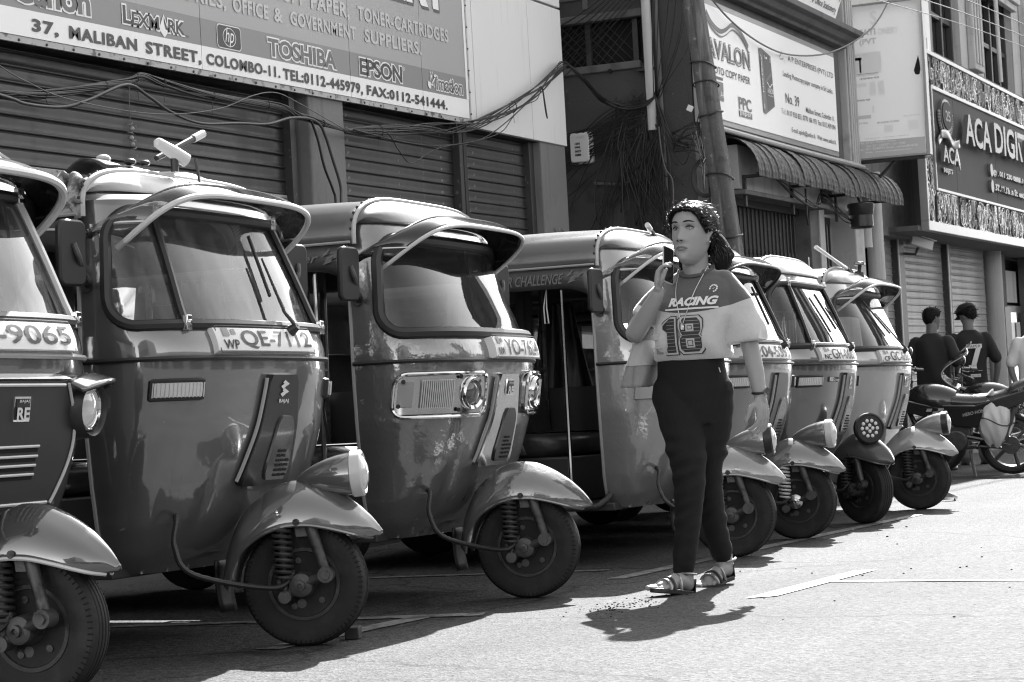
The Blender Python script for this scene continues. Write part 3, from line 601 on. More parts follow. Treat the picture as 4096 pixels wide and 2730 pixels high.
for r_ in ((6.17, 5.82, 4.12, 4.36, fm2), (6.12, 6.04, 4.28, 4.31, fm), (6.07, 6.05, 4.14, 4.28, fm), (6.15, 5.86, 4.095, 4.125, fm), (6.14, 6.0, 3.98, 4.02, fm), (5.97, 5.90, 3.87, 4.03, fm2), (5.87, 5.80, 3.87, 4.03, fm2), (6.16, 6.12, 3.66, 3.79, fm), (6.13, 5.97, 3.62, 3.66, B_['faded']), (5.95, 5.93, 3.68, 3.76, fm), (5.83, 5.73, 3.45, 3.53, fm2), (5.55, 5.44, 3.45, 3.55, fm2)): wrect(*r_)
MB().add([wf(5.401, 4.268, .005), wf(5.458, 4.098, .005), wf(5.445, 4.06, .005), wf(5.424, 4.049, .005), wf(5.395, 4.055, .005), wf(5.384, 4.11, .005), wf(5.387, 4.18, .005)], [tuple(range(7))]).build('tear', B_['dark'], ws, smooth=False)
for z in (3.3, 4.62): MB().tube([(23.48, 6.2, z), (23.40, 6.45, z)], .02, 6).build('sign_bracket', B_['steel'], ws)
MB().span((23.42, 5.40, 3.13), (23.54, 6.2, 3.158)).build('sign_frame', B_['steel'], ws, smooth=False)
MB().tube([(23.48, 5.75, 3.13), (23.48, 6.2, 2.72)], .018, 6).build('sign_strut', B_['steel'], ws); MB().tube([(22.9, 6.19, 4.60), (23.30, 6.12, 4.42)], .014, 6).build('sign_stay', B_['steel'], ws)

# ---------------------------------------------------------------- digital print shop building at the right
db = empty('print_shop_building', (0, 0, 0)); tag(db, 'print shop building with three closed grey shutters and tall dark windows at right', 'building')
MB().span((23.4, 6.3, 2.40), (27.6, 6.6, 4.59)).build('front_wall', B_['wallb'], db, smooth=False)
MB().span((23.4, 6.2, 4.6), (26.2, 6.6, 8.6)).span((26.2, 6.12, 6.2), (46, 6.4, 8.6)).span((26.3, 6.12, 4.60), (46, 6.6, 4.86)).build('front_wall', B_['pale'], db, smooth=False)
MB().span((23.4, 6.8, -.6), (25.2, 6.9, 2.4)).build('side_doorway', B_['wall'], db, smooth=False)
MB().span((23.4, 6.66, -.5), (24.3, 6.70, 2.4)).build('doorway_curtain', B_['wallb'], db, smooth=False)
MB().tube([(24.35, 6.25, -.5), (24.35, 6.25, 3.1)], .10, 14).build('downpipe', B_['pipe'], db)
MB().tube([(23.75, 6.20, 2.2), (23.75, 6.20, 2.95)], .07, 14).build('downpipe', B_['pipe'], db)
for x0, x1, xb in ((25.05, 26.05, 26.05), (26.42, 28.8, 28.8), (29.02, 31.55, 31.55)):
    shutter(db, 'shutter', x0, x1, 6.5, -.45, 2.42, B_['shutter3'])
for x0, x1 in ((26.06, 26.41), (28.81, 29.01)):
    MB().span((x0, 6.42, -.6), (x1, 6.56, 2.44)).build('guide_post', B_['channel'], db, smooth=False)
    MB().span((x0, 6.405, -.6), (x0 + .04, 6.419, 2.44)).build('guide_edge', B_['rail'], db, smooth=False)
MB().tube([(31.85, 6.45, -.6), (31.85, 6.45, 2.44)], .16, 16).build('column', M('column_paint', .33, .5, nz=[(3, .2)], streak=(8, .55, .75, .18, .6)), db)
MB().span((24.9, 6.75, -.6), (46, 6.8, 2.45)).build('inner_wall', B_['dark'], db, smooth=False)
MB().span((25.2, 5.94, 2.44), (46, 6.74, 2.50)).build('soffit', B_['wallb'], db, smooth=False)
MB().span((32.1, 6.42, -.6), (32.75, 6.6, 2.43)).build('pier', B_['wall'], db, smooth=False)
MB().span((32.25, 6.36, .9), (32.7, 6.419, 1.62)).build('meter_board', B_['wood'], db, smooth=False, bevel=.01)
MB().span((33.0, 6.62, 1.72), (34.6, 6.66, 2.22)).build('pale_transom', B_['pale'], db, smooth=False); MB().span((34.7, 6.4, -.6), (46, 6.6, 2.43)).build('shop_wall', B_['wallb'], db, smooth=False)  # plain pale panel above the shop door
MB().span((33.0, 6.55, -.5), (34.6, 6.60, 1.66)).build('shop_door', B_['wood'], db, smooth=False); MB().span((33.15, 6.535, .2), (34.4, 6.549, 1.55)).build('door_glass', B_['glassd'], db, smooth=False)
MB().span((33.3, 6.52, .95), (33.75, 6.533, 1.40)).build('door_poster', B_['sign_grey'], db, smooth=False); MB().span((33.9, 6.52, 1.05), (34.2, 6.533, 1.40)).build('door_poster', B_['pale'], db, smooth=False)
MB().span((33.05, 6.50, -.5), (33.15, 6.545, 1.7)).build('door_frame', B_['pipe'], db, smooth=False)
# upper windows
for x0, x1 in ((26.55, 29.05), (30.55, 32.8), (34.6, 36.8)):
    w_ = MB().span((x0, 6.30, 4.87), (x1, 6.34, 6.19)).build('window', B_['glassd'], db, smooth=False)
    nm = 4
    for i in range(nm + 1): x = x0 + (x1 - x0) * i / nm; MB().span((x - .04, 6.22, 4.865), (x + .04, 6.299, 6.195)).build('window_stile', B_['wood'], w_, smooth=False, bevel=.006)
    for z in (4.89, 5.44, 6.16): MB().span((x0, 6.235, z - .035), (x1, 6.297, z + .035)).build('window_rail', B_['wood'], w_, smooth=False, bevel=.006)
    MB().span((x0 + .7, 6.345, 4.9), (x0 + 1.1, 6.36, 6.1)).build('blind', B_['wallb'], w_, smooth=False)
for x0, x1 in ((26.2, 26.54), (29.06, 30.54), (32.81, 34.59), (36.81, 46)): MB().span((x0, 6.12, 4.865), (x1, 6.5, 6.195)).build('pier_wall', B_['pale'], db, smooth=False)
for x in (29.5, 33.4):
    MB().span((x, 6.02, 4.865), (x + .62, 6.118, 6.5)).build('pilaster', B_['pale'], db, smooth=False, bevel=.015)
    for i in range(3): MB().span((x + .08 + i * .18, 6.0, 4.95), (x + .16 + i * .18, 6.018, 6.4)).build('pilaster_flute', B_['pale'], db, smooth=False, bevel=.006)
for x0, x1 in ((30.45, 32.9), (26.4, 29.1)): MB().span((x0, 5.98, 6.20), (x1, 6.118, 6.30)).span((x0 + .05, 6.03, 6.10), (x1 - .05, 6.118, 6.198)).build('window_hood', B_['pale'], db, smooth=False, bevel=.012)
MB().span((26.0, 5.92, 4.69), (46, 6.3, 4.74)).build('sill_ledge', B_['wallb'], db, smooth=False, bevel=.01)
MB().tube([(30.35, 5.85, 4.75), (30.25, 5.86, 8.0)], .03, 10).build('flag_pole', B_['pipe'], db)

# ---- the print shop's sign
ds = empty('print_shop_sign', (0, 0, 0)); tag(ds, 'dark print shop sign with raised letters and scrolled ornamental border', 'sign')
orn_back = M('ornament_sheet', .085, .4, .3, nz=[(5, .3)]); orn = M('ornament_scroll', .16, .3, .5, nz=[(9, .2)])
panelm = M('sign_panel_dark', .062, .65, spec=.1, nz=[(1, .1)], streak=(6, .6, .85, .10, .5))
seq = [25.95, 27.145, 29.667, 32.2, 34.8]
for a, b in zip(seq[:-1], seq[1:]): MB().span((a + .004, 5.86, 2.99), (b - .004, 5.93, 4.20)).build('sign_panel', panelm, ds, smooth=False, bevel=.004)
for (x0, x1, z0, z1) in ((25.36, 34.8, 2.44, 2.56), (25.95, 34.8, 2.95, 2.988), (25.95, 34.8, 4.202, 4.25), (25.36, 25.42, 2.56, 4.66), (25.90, 25.948, 2.95, 4.25), (25.36, 34.8, 4.62, 4.67)):
    MB().span((x0, 5.84, z0), (x1, 5.94, z1)).build('sign_moulding', B_['frame'], ds, smooth=False, bevel=.008)
def scrolls(x0, x1, z0, z1, seed, n):
    rng = random.Random(seed); m_ = MB()
    for i in range(n):
        cx, cz = rng.uniform(x0 + .05, x1 - .05), rng.uniform(z0 + .04, z1 - .04); r0 = rng.uniform(.05, .13); a0 = rng.uniform(0, 6.3); sg = rng.choice((-1, 1)); st = rng.uniform(1.0, 1.5); turns = rng.uniform(1.0, 1.6)
        pts = []
        for k in range(20):
            t = k / 19; r_ = r0 * (1 - .82 * t); a = a0 + sg * turns * 2 * math.pi * t
            pts.append((min(max(cx + r_ * math.cos(a), x0 + .01), x1 - .01), 5.868, min(max(cz + st * r_ * math.sin(a), z0 + .008), z1 - .008)))
        tail = Vector(pts[0]) + Vector((rng.uniform(-.12, .12), 0, rng.choice((-1, 1)) * rng.uniform(.08, .2)))
        tail = Vector((min(max(tail.x, x0), x1), 5.868, min(max(tail.z, z0), z1))); pts = [tail] + pts
        m_.tube(pts, [.012, .011, .009, .006], 5)
    return m_
for k, (x0, x1, z0, z1, n) in enumerate(((25.42, 25.90, 2.56, 4.62, 60), (25.95, 27.135, 2.56, 2.95, 46), (27.16, 29.66, 2.56, 2.95, 95), (29.68, 34.8, 2.56, 2.95, 150), (25.95, 29.66, 4.25, 4.62, 130), (29.68, 34.8, 4.25, 4.62, 150))):
    p = MB().span((x0 + .004, 5.88, z0), (x1 - .004, 5.93, z1)).build('ornament_panel', orn_back, ds, smooth=False)
    q_ = scrolls(x0, x1, z0, z1, k, n).build('scrollwork', orn, p); q_['kind'] = 'stuff'
raised = M('raised_letter', .12, .4, .2, nz=[(3, .15)])
def rtext(body, x0, x1, z0, z1, d=.04, mt=raised, **k): return lettering(body, facing(5.858 - d, x0, z0), x1 - x0, z1 - z0, mt, ds, depth=-d if False else d, **k)
rtext('ACA', 27.25, 28.86, 3.62, 4.02, .06, bold=.02); rtext('DIGITAL', 29.1, 32.2, 3.645, 4.06, .06, bold=.02)
rtext('ACA', 26.07, 27.0, 3.31, 3.52, .04, bold=.02); rtext('INKJETS', 26.28, 26.78, 3.18, 3.26, .015, bold=.05)
rtext('@ 011 230 0888 / 077 300 7171', 29.35, 32.9, 3.345, 3.445, .02, bold=.05); rtext('37, Maliban Street, Colombo 11', 29.35, 32.9, 3.135, 3.245, .02, bold=.05)
for (x, z) in ((29.18, 3.42), (29.18, 3.20)): MB().cyl((x, 5.858, z), (x, 5.82, z), .09, 20).build('round_icon', raised, ds)
md = MB().prism(disc(26.56, 3.92, .31, .21), (0, 5.858, 0), EX, EZ, (0, -1, 0), .04).build('medal', raised, ds)
MB().prism(disc(26.56, 3.92, .26, .175), (0, 5.815, 0), EX, EZ, (0, -1, 0), .01).build('medal_disc', panelm, md)
lettering('25', lambda u, v: Vector((26.43 + u, 5.80, 3.85 + v)), .26, .13, raised, md, bold=.01)
rd_ = MB()
for i in range(26):
    a = math.pi * (.95 + 1.1 * i / 25); x, z = 26.56 + .36 * math.cos(a), 3.90 + .25 * math.sin(a); rd_.ball((x, 5.84, z), .045, 8, 5, (1, .6, .7))
rd_.build('medal_wreath', raised, md)
rb_ = MB().grid(lambda u, v: Vector((26.12 + .95 * u, 5.80 + .01 * math.cos(u * 9), 3.60 + .035 * math.sin(u * 6.5) - .05 * u + .10 * v)), 20, 2)
rb_.grid(lambda u, v: Vector((26.95 + .20 * u, 5.82, 3.56 - .30 * u + .11 * v)), 4, 2).grid(lambda u, v: Vector((25.99 + .22 * u, 5.82, 3.50 + .10 * u + .10 * v)), 4, 2); rb_.build('medal_ribbon', M('ribbon', .2, .3, .4), md, solid=.01)
# narrow box sign seen edge-on beside the windows
nb_ = empty('blade_sign', (0, 0, 0)); tag(nb_, 'narrow dark box sign seen edge-on between the faded sign and the upper window', 'sign')
MB().span((26.0, 5.90, 4.38), (26.28, 6.10, 6.3)).build('sign_box', B_['frame'], nb_, smooth=False, bevel=.01); MB().span((26.28, 5.91, 4.40), (26.40, 6.09, 6.3)).build('sign_back', B_['wood'], nb_, smooth=False)
MB().span((26.02, 5.885, 4.45), (26.10, 5.899, 4.85)).build('sign_label', B_['white_box'], nb_, smooth=False)
# ---------------------------------------------------------------- far side of the street (behind the camera; unseen, added for bounce and reflections)
ob = MB().span((-30, -13, -.6), (46, -9, 3.6)).span((-30, -9.0, 2.9), (46, -8.4, 3.05))
ob = ob.build('reflection_facade', M('opposite_plaster', .22, .8, nz=[(.5, .4)]), None, smooth=False); ob['kind'] = 'structure'
for x0, x1, h_, v_ in ((14, 24, 4.6, .12), (33, 41, 5.5, .08), (52, 58, 17, .06), (60, 66, 11, .3), (70, 82, 26, .06), (-44, -16, 11, .06)):  # added blocks, heights and tones set to break up windscreen reflections
    q = MB().span((x0, -16, -.6), (x1, -9.4, h_)).span((x0 + 1, -9.42, h_ * .55), (x1 - 1, -8.9, h_ * .55 + .15)).build('reflection_facade', M('reflection_block', v_, .8), None, smooth=False); q['kind'] = 'structure'
for i in range(13):
    o = MB().span((-28 + i * 5.6, -8.98, -.4), (-24.4 + i * 5.6, -8.95, 2.7)).build('opposite_opening', B_['dark'], ob, smooth=False)
# ---------------------------------------------------------------- leaning concrete pole
pole = empty('utility_pole', (0, 0, 0)); tag(pole, 'weathered concrete utility pole leaning toward the facade behind the woman', 'pole')
pm = M('pole_concrete', .08, .85, nz=[(6, .3), (50, .2)], stain=[(9, .54, .64, .04, .8), (14, .62, .68, .26, .7)], streak=(14, .54, .68, .25, .6), bump=(40, .6))
def pc(z): return Vector((17.0, 5.60 + .098 * (z - 2), z))
pb_ = MB()
def polef(u, v):
    z = -.3 + 6.5 * v; w = .112 - .006 * z; a = 2 * math.pi * u + math.pi / 4; c, s_ = math.cos(a), math.sin(a); n = 5
    k = (abs(c) ** n + abs(s_) ** n) ** (-1 / n); g = 1 - .10 * math.exp(-((abs(s_) - .0) / .16) ** 2) * (c < 0)
    return pc(z) + Vector((c * k * w * g, s_ * k * w * .86, 0))
pb_.grid(polef, 48, 60).build('shaft', pm, pole, weld=True)
for z, r_ in ((3.47, .092), (3.05, .094), (2.52, .097), (2.02, .100), (3.30, .093)):
    MB().tube([pc(z + .025 * math.sin(a * 1 + z * 7)) + Vector((r_ * 1.18 * math.copysign(abs(math.cos(a)) ** .5, math.cos(a)), r_ * 1.0 * math.copysign(abs(math.sin(a)) ** .5, math.sin(a)), 0)) for a in np.linspace(0, 2 * math.pi, 28, endpoint=False)], .007, 6, closed=True).build('wire_tie', B_['cable'], pole)
MB().tube([pc(4.6) + Vector((-.13, .03, 0)), pc(3.9) + Vector((-.14, .05, 0)), pc(3.5) + Vector((-.135, .12, 0)), pc(3.12) + Vector((-.13, .12, 0))], .006, 6, smooth=6).build('pole_wire', B_['cable'], pole)
MB().box(pc(3.10) + Vector((-.14, .125, 0)), (.02, .05, .05), Matrix.Rotation(.5, 4, 'X')).build('pole_tag', B_['white_box'], pole, bevel=.003)

# ---------------------------------------------------------------- cables along the facade
rc = random.Random(21)
def bundle(name, label, pts, n, r, spread, mat=None, ties=0, cat='cable', group='cables strung along the shop fronts'):
    P = [Vector(p) for p in pts]; m_ = MB()
    for i in range(n):
        ph = rc.uniform(0, 6.3); q = []
        for k, p in enumerate(P):
            e = .25 if k in (0, len(P) - 1) else 1; q.append(p + Vector((0, spread * e * math.cos(ph + k * 1.1) * .6, spread * e * math.sin(ph + k * 1.1 + rc.uniform(-.4, .4)))))
        m_.tube(q, r * rc.uniform(.75, 1.2), 5, smooth=6)
    o = m_.build(name, mat or B_['cable'], None, sharp=0); tag(o, label, cat, group)
    if ties:
        t_ = MB(); C_ = catmull(P, 6)
        for i in range(ties):
            p = C_[int((i + .5) / ties * (len(C_) - 1))]; t_.tube([p + Vector((.0, .8 * spread * math.cos(a), 1.15 * spread * math.sin(a))) for a in np.linspace(0, 6.28, 10, endpoint=False)], .004, 4, closed=True); t_.tube([p, p + Vector((rc.uniform(-.02, .02), 0, -rc.uniform(.04, .16)))], .0022, 4)
        t_.build('cable_tie', B_['cable'], o)
    return o
main = [(8.2, 6.92, 2.53), (9.06, 6.92, 2.55), (9.446, 6.92, 2.588), (9.888, 6.92, 2.67), (10.225, 6.92, 2.735), (10.379, 6.92, 2.786), (10.609, 6.92, 2.771), (11.009, 6.92, 2.75), (11.435, 6.92, 2.747), (11.946, 6.92, 2.758), (12.172, 6.92, 2.721), (12.367, 6.92, 2.709), (12.81, 6.92, 2.677)]
bundle('cable_bundle', 'thick tied bundle of black cables sagging across the left shutter', main, 13, .0052, .020, ties=9)
east = [(12.81, 6.92, 2.677), (13.317, 6.92, 2.715), (14.028, 6.92, 2.80), (14.535, 6.92, 2.841), (15.08, 6.92, 2.94), (15.669, 6.92, 3.112), (16.271, 6.92, 3.331), (16.749, 6.93, 3.558), (16.97, 6.96, 3.61)]
bundle('cable_bundle', 'loose bundle of cables rising from the shutters to the corner of the pale cladding', east, 9, .0052, .040, ties=4)
bundle('cable_bundle', 'cable bundle dipping from the cladding corner to the white downpipe', [(16.98, 6.96, 3.61), (17.3, 6.93, 3.48), (17.75, 6.95, 3.37), (17.85, 6.80, 3.31), (17.86, 6.62, 3.31), (17.86, 6.50, 3.37)], 8, .0062, .022)
bundle('cable_bundle', 'dark cables running from the downpipe down to the awning end', [(17.86, 6.50, 3.37), (17.85, 6.44, 3.2), (17.83, 6.38, 3.02), (17.9, 6.30, 2.93), (18.5, 6.1, 2.93)], 7, .006, .025)
bundle('cable', 'thick single cable looping below the tied bundle on the left shutter', [(8.2, 6.9, 2.60), (9.035, 6.9, 2.541), (9.258, 6.9, 2.516), (9.573, 6.9, 2.53), (9.825, 6.9, 2.595), (10.194, 6.9, 2.717), (10.415, 6.9, 2.671), (10.641, 6.9, 2.601), (10.96, 6.9, 2.563), (11.388, 6.9, 2.601), (11.75, 6.9, 2.628), (12.038, 6.9, 2.692), (12.292, 6.9, 2.71), (12.429, 6.9, 2.683), (12.502, 6.9, 2.609), (12.587, 6.9, 2.456), (12.672, 6.9, 2.29), (12.669, 6.9, 2.149), (12.66, 6.9, 1.6)], 1, .0095, .0, M('cable_sheath', .045, .35))
bundle('cable', 'thin wire swooping in a long curve under the address line', [(8.3, 6.88, 2.95), (9.021, 6.88, 2.689), (9.266, 6.88, 2.625), (9.523, 6.88, 2.58), (9.935, 6.88, 2.562), (10.376, 6.88, 2.566), (10.77, 6.88, 2.602), (11.191, 6.88, 2.677), (11.551, 6.88, 2.787), (11.83, 6.88, 2.834), (12.111, 6.88, 2.799), (12.782, 6.88, 2.666)], 1, .0042, 0, M('cable_sheath', .09, .4))
bundle('cable', 'black cable dropping down the front of the nearer pillar', [(12.30, 6.9, 2.70), (12.329, 6.9, 2.684), (12.397, 6.9, 2.571), (12.46, 6.9, 2.407), (12.565, 6.9, 2.254), (12.594, 6.9, 2.145), (12.59, 6.9, 1.6)], 1, .010, 0)
bundle('cable', 'drooping wire hanging in a loop before the narrow shutters', [(13.1, 6.85, 2.70), (13.316, 6.85, 2.692), (13.463, 6.85, 2.588), (13.616, 6.85, 2.509), (13.761, 6.85, 2.536), (13.937, 6.85, 2.603), (14.243, 6.85, 2.676), (14.772, 6.85, 2.757), (15.253, 6.85, 2.866), (15.499, 6.85, 3.006), (15.75, 6.85, 3.125), (16.0, 6.85, 3.197), (16.105, 6.85, 3.294)], 1, .0042, 0)
bundle('cable', 'short cable end dangling before the pale cladding', [(16.10, 6.86, 3.31), (16.136, 6.85, 3.297), (16.166, 6.85, 3.177), (16.185, 6.85, 3.092), (16.20, 6.85, 3.06)], 2, .006, .004)
bundle('cable', 'slack wire crossing the sign edge below the imation logo', [(12.9, 6.9, 2.69), (13.6, 6.88, 2.66), (14.2, 6.88, 2.68), (14.9, 6.88, 2.78), (15.5, 6.9, 2.98), (16.27, 6.9, 3.33)], 1, .0045, 0)
tg = MB()
for i in range(85):
    x = 17.93 - .0015 * (i % 9); y0 = rc.choice((6.5, 6.62, 6.72, 6.85, 6.95)) + rc.uniform(-.06, .06); z0 = rc.uniform(3.0, 3.42); y1 = rc.choice((7.4, 7.1, 6.9, 6.75, 6.6, 6.45, 6.35)) + rc.uniform(-.08, .08); z1 = rc.uniform(1.7, 2.9); sagv = rc.uniform(-.1, .12)
    mid = Vector((x - rc.uniform(0, .05), (y0 + y1) / 2 + sagv, (z0 + z1) / 2 - abs(sagv) * 1.2)); tg.tube([(x, y0, z0), mid, (x, y1, z1)], rc.choice((.0035, .0045, .006)), 4, smooth=7)
for i in range(24):
    z0 = rc.uniform(3.0, 3.3); tg.tube([(17.93, 7.45, z0 - rc.uniform(.1, .4)), (17.90, 7.0, z0 - rc.uniform(0, .15)), (17.90, 6.62, z0 + rc.uniform(-.05, .15))], .005, 4, smooth=6)
for i in range(9): tg.tube([(17.88, 6.5 + rc.uniform(-.05, .05), 3.36), (17.6 + rc.uniform(-.3, .2), 6.3 + rc.uniform(-.3, .25), 4.0), (17.1 + rc.uniform(-.2, .2), 5.95 + rc.uniform(-.2, .2), 4.9)], .0045, 4, smooth=5)
for i in range(8): tg.tube([(17.92, 7.45, 3.6 + .07 * i), (17.9, 7.0, 3.95 + .05 * i), (17.9, 6.6, 4.3 + .05 * i)], .0045, 4, smooth=5)
for i in range(12): tg.tube([(17.86, 6.36, 2.95 + rc.uniform(-.1, .1)), (17.4, 6.0 + rc.uniform(-.1, .1), 2.8 + rc.uniform(-.2, .25)), (17.0, 5.80, 2.4 + rc.uniform(0, .9))], .0045, 4, smooth=6)
tgo = tg.build('cable_tangle', B_['cable'], None, sharp=0); tag(tgo, 'tangle of thin black wires over the dark wall around the white meter box', 'cables', kind='stuff')
bundle('cable', 'pale hanging wire curling down beside the woman\'s head', [(17.86, 6.48, 3.10), (17.86, 6.47, 2.9), (17.86, 6.44, 2.72), (17.86, 6.38, 2.6), (17.86, 6.39, 2.3)], 1, .006, 0, B_['cablegrey'])
bundle('cable', 'wire draped across the face of the white copy paper sign', [(17.6, 5.99, 4.35), (18.5, 5.99, 4.10), (19.5, 5.99, 3.98), (20.5, 5.98, 3.99), (21.7, 5.9, 4.16), (22.6, 5.7, 4.5), (23.2, 5.6, 4.95)], 1, .008, 0, B_['cablegrey'])
for i, (dz, nm) in enumerate(((0, 'uppermost'), (-.16, 'middle'), (-.30, 'lowest'))):
    bundle('overhead_wire', nm + ' of three overhead wires crossing the tall windows at top right', [(19.5, 5.0, 4.62 + dz), (24, 5.0, 4.93 + dz), (29, 5.0, 5.18 + dz), (38, 5.0, 5.55 + dz)], 1, .006, 0, B_['cablegrey'], group='overhead wires across the upper windows')
bundle('cable', 'wires hanging from the underside of the corrugated awning', [(19.6, 6.0, 2.74), (20.2, 5.95, 2.58), (20.9, 5.95, 2.52), (21.4, 6.0, 2.66), (21.9, 5.95, 2.45), (22.4, 5.95, 2.38)], 3, .007, .035)
bundle('cable', 'short cable end hanging in front of the pale fascia panel', [(20.55, 5.95, 2.66), (20.56, 5.95, 2.5), (20.55, 5.95, 2.38), (20.58, 5.95, 2.30)], 1, .012, 0)

# ---------------------------------------------------------------- small things on the fronts
lc = empty('lime_charm', (10.21, 6.9, 2.40)); tag(lc, 'hanging string of three limes and chillies before the left shutter', 'charm')
lc.location = (0, 0, 0)
MB().tube([(10.222, 6.9, 2.72), (10.214, 6.9, 2.6), (10.216, 6.9, 2.36)], .0022, 5).build('string', B_['cablegrey'], lc)
lm = M('lime_skin', .22, .5, nz=[(60, .2)], bump=(120, .2))
for x, z in ((10.222, 2.466), (10.214, 2.412), (10.220, 2.377)): MB().ball((x, 6.9, z), .0165, 14, 10).build('lime', lm, lc)
cm_ = M('dried_chilli', .10, .5)
for x, z, t in ((10.205, 2.489, .02), (10.21, 2.439, -.01), (10.225, 2.394, .012), (10.235, 2.352, .018)): MB().tube([(x - .035, 6.9, z - t * .4), (x, 6.89, z), (x + .035, 6.9, z + t)], [.002, .0055, .001], 6, smooth=3).build('chilli', cm_, lc)
mb_ = empty('meter_box', (0, 0, 0)); tag(mb_, 'white plastic junction box with stencilled letters on the dark wall', 'box')
MB().prism(rrect(.215, .285, .025), (17.985, 7.375, 2.845), (0, -1, 0), EZ, (-1, 0, 0), .045).build('box_base', B_['white_box'], mb_, bevel=.006)
MB().prism(rrect(.185, .262, .03), (17.939, 7.362, 2.857), (0, -1, 0), EZ, (-1, 0, 0), .035).build('box_lid', B_['white_box'], mb_, bevel=.008)
MB().box((17.935, 7.165, 2.995), (.03, .03, .05)).build('box_latch', B_['white_box'], mb_, bevel=.01); MB().cyl((17.918, 7.160, 2.995), (17.914, 7.160, 2.995), .008, 12).build('latch_hole', B_['ink'], mb_)
for i, t in enumerate(('CEN', 'MMJ', '0629', '088')): lettering(t, lambda u, v, i=i: Vector((17.901, 7.315 - u, 3.015 - .034 * i + v)), .050 + .008 * (i > 1), .022, B_['ink'], mb_, bold=.04)
lettering('SLTMOBITEL', lambda u, v: Vector((17.901, 7.30 - u, 3.076 + v)), .085, .012, B_['sign_grey'], mb_)
cc = empty('security_camera', (0, 0, 0)); tag(cc, 'white box security camera above the grey shutters', 'camera')
rot_ = Matrix.Rotation(R(-38), 4, 'Z') @ Matrix.Rotation(R(16), 4, 'Y')
MB().box((26.55, 6.25, 2.36), (.34, .13, .12), rot_).build('camera_body', B_['white_box'], cc, bevel=.01); MB().box((26.58, 6.24, 2.43), (.40, .16, .012), rot_).build('camera_hood', B_['white_box'], cc, bevel=.003)
MB().tube([(26.55, 6.27, 2.31), (26.5, 6.3, 2.22), (26.4, 6.45, 2.24)], .018, 8).build('camera_bracket', B_['steel'], cc)
lb = empty('hanging_lamp', (0, 0, 0)); tag(lb, 'black canister lamp hanging at the awning end before the pale column', 'lamp')
MB().lathe([(0, .10), (.02, .125), (.14, .125), (.15, .135), (.26, .145), (.27, .13)], (22.3, 5.86, 2.33), (0, 0, 1), 20).build('lamp_housing', MT['black_trim'], lb); MB().tube([(22.3, 5.86, 2.60), (22.3, 5.9, 2.70)], .014, 6).build('lamp_stem', B_['steel'], lb)
co_ = MB()
for i in range(5): co_.tube([(18.0, 6.12 + (.10 + .006 * i) * math.cos(a), 2.62 + (.15 + .006 * i) * math.sin(a)) for a in np.linspace(0, 6.28, 24, endpoint=False)], .008, 5, closed=True)
tag(co_.build('cable_coil', B_['cable'], None), 'coil of black cable hung beside the pole above the pale column', 'cable')
stk = MB().grid(lambda u, v: Vector((16.62 + .22 * u, 7.026, 1.93 + .26 * v)), 8, 8, keep=lambda u, v: math.sin(u * 17) * math.cos(v * 13 + u * 5) > -.1)
tag(stk.build('poster_remains', M('torn_paper', .05, .8, stain=[(30, .5, .55, .3, .7)]), None, smooth=False), 'torn remains of a poster on the far pillar', 'poster')
st_ = MB().add([(16.66 + .09 * math.cos(2 * math.pi * i / 20), 7.024, 1.90 + .10 * math.sin(2 * math.pi * i / 20)) for i in range(20)], [tuple(range(20))]).build('round_sticker', B_['sign_pale'], None, smooth=False); tag(st_, 'round sticker with small print on the far pillar', 'sticker')
lettering('80', lambda u, v: Vector((16.60 + u, 7.021, 1.90 + v)), .11, .05, B_['ink'], st_, bold=.03); lettering('TORS', lambda u, v: Vector((16.60 + u, 7.021, 1.84 + v)), .12, .035, B_['ink'], st_, bold=.03)
# bits on the road
wb = MB().box((6.53, 3.60, gz(6.5) + .022), (.065, .05, .042), Matrix.Rotation(.3, 4, 'Z')).build('wood_block', M('old_wood', .05, .8, bump=(40, .4)), None, bevel=.004); tag(wb, 'small wooden block wedged beside the nearest full front wheel', 'block')
lf = MB().grid(lambda u, v: Vector((15.41 + .16 * (u - .5), 3.52 + .10 * (v - .5), gz(15.4) + .012 + .06 * u * v + .015 * math.sin(9 * u))), 6, 6).build('dry_leaf', M('dry_leaf', .10, .7), None); tag(lf, 'curled dry leaf on the sunlit road in front of the farthest rickshaw', 'leaf')
rd = random.Random(4); gr = MB()
for i in range(70):
    x, y = (rd.uniform(7.0, 9.5), rd.uniform(.6, 3.2)) if i < 40 else (rd.uniform(8, 16), rd.uniform(1.0, 3.3))
    r_ = rd.uniform(.002, .006) * (1.6 if rd.random() < .08 else 1); gr.ball((x, y, gz(x) + r_ * .4), r_, 6, 4, (1, 1, .6))
for i in range(120):
    x, y = 7.62 + rd.gauss(0, .16), 3.04 + rd.gauss(0, .05); gr.ball((x, y, gz(x) + .002), rd.uniform(.002, .005), 6, 4, (1, 1, .5))
go = gr.build('road_grit', M('grit', .02, .9), None); go['kind'] = 'stuff'; tag(go, 'scattered dark grit on the sunlit road', 'grit')
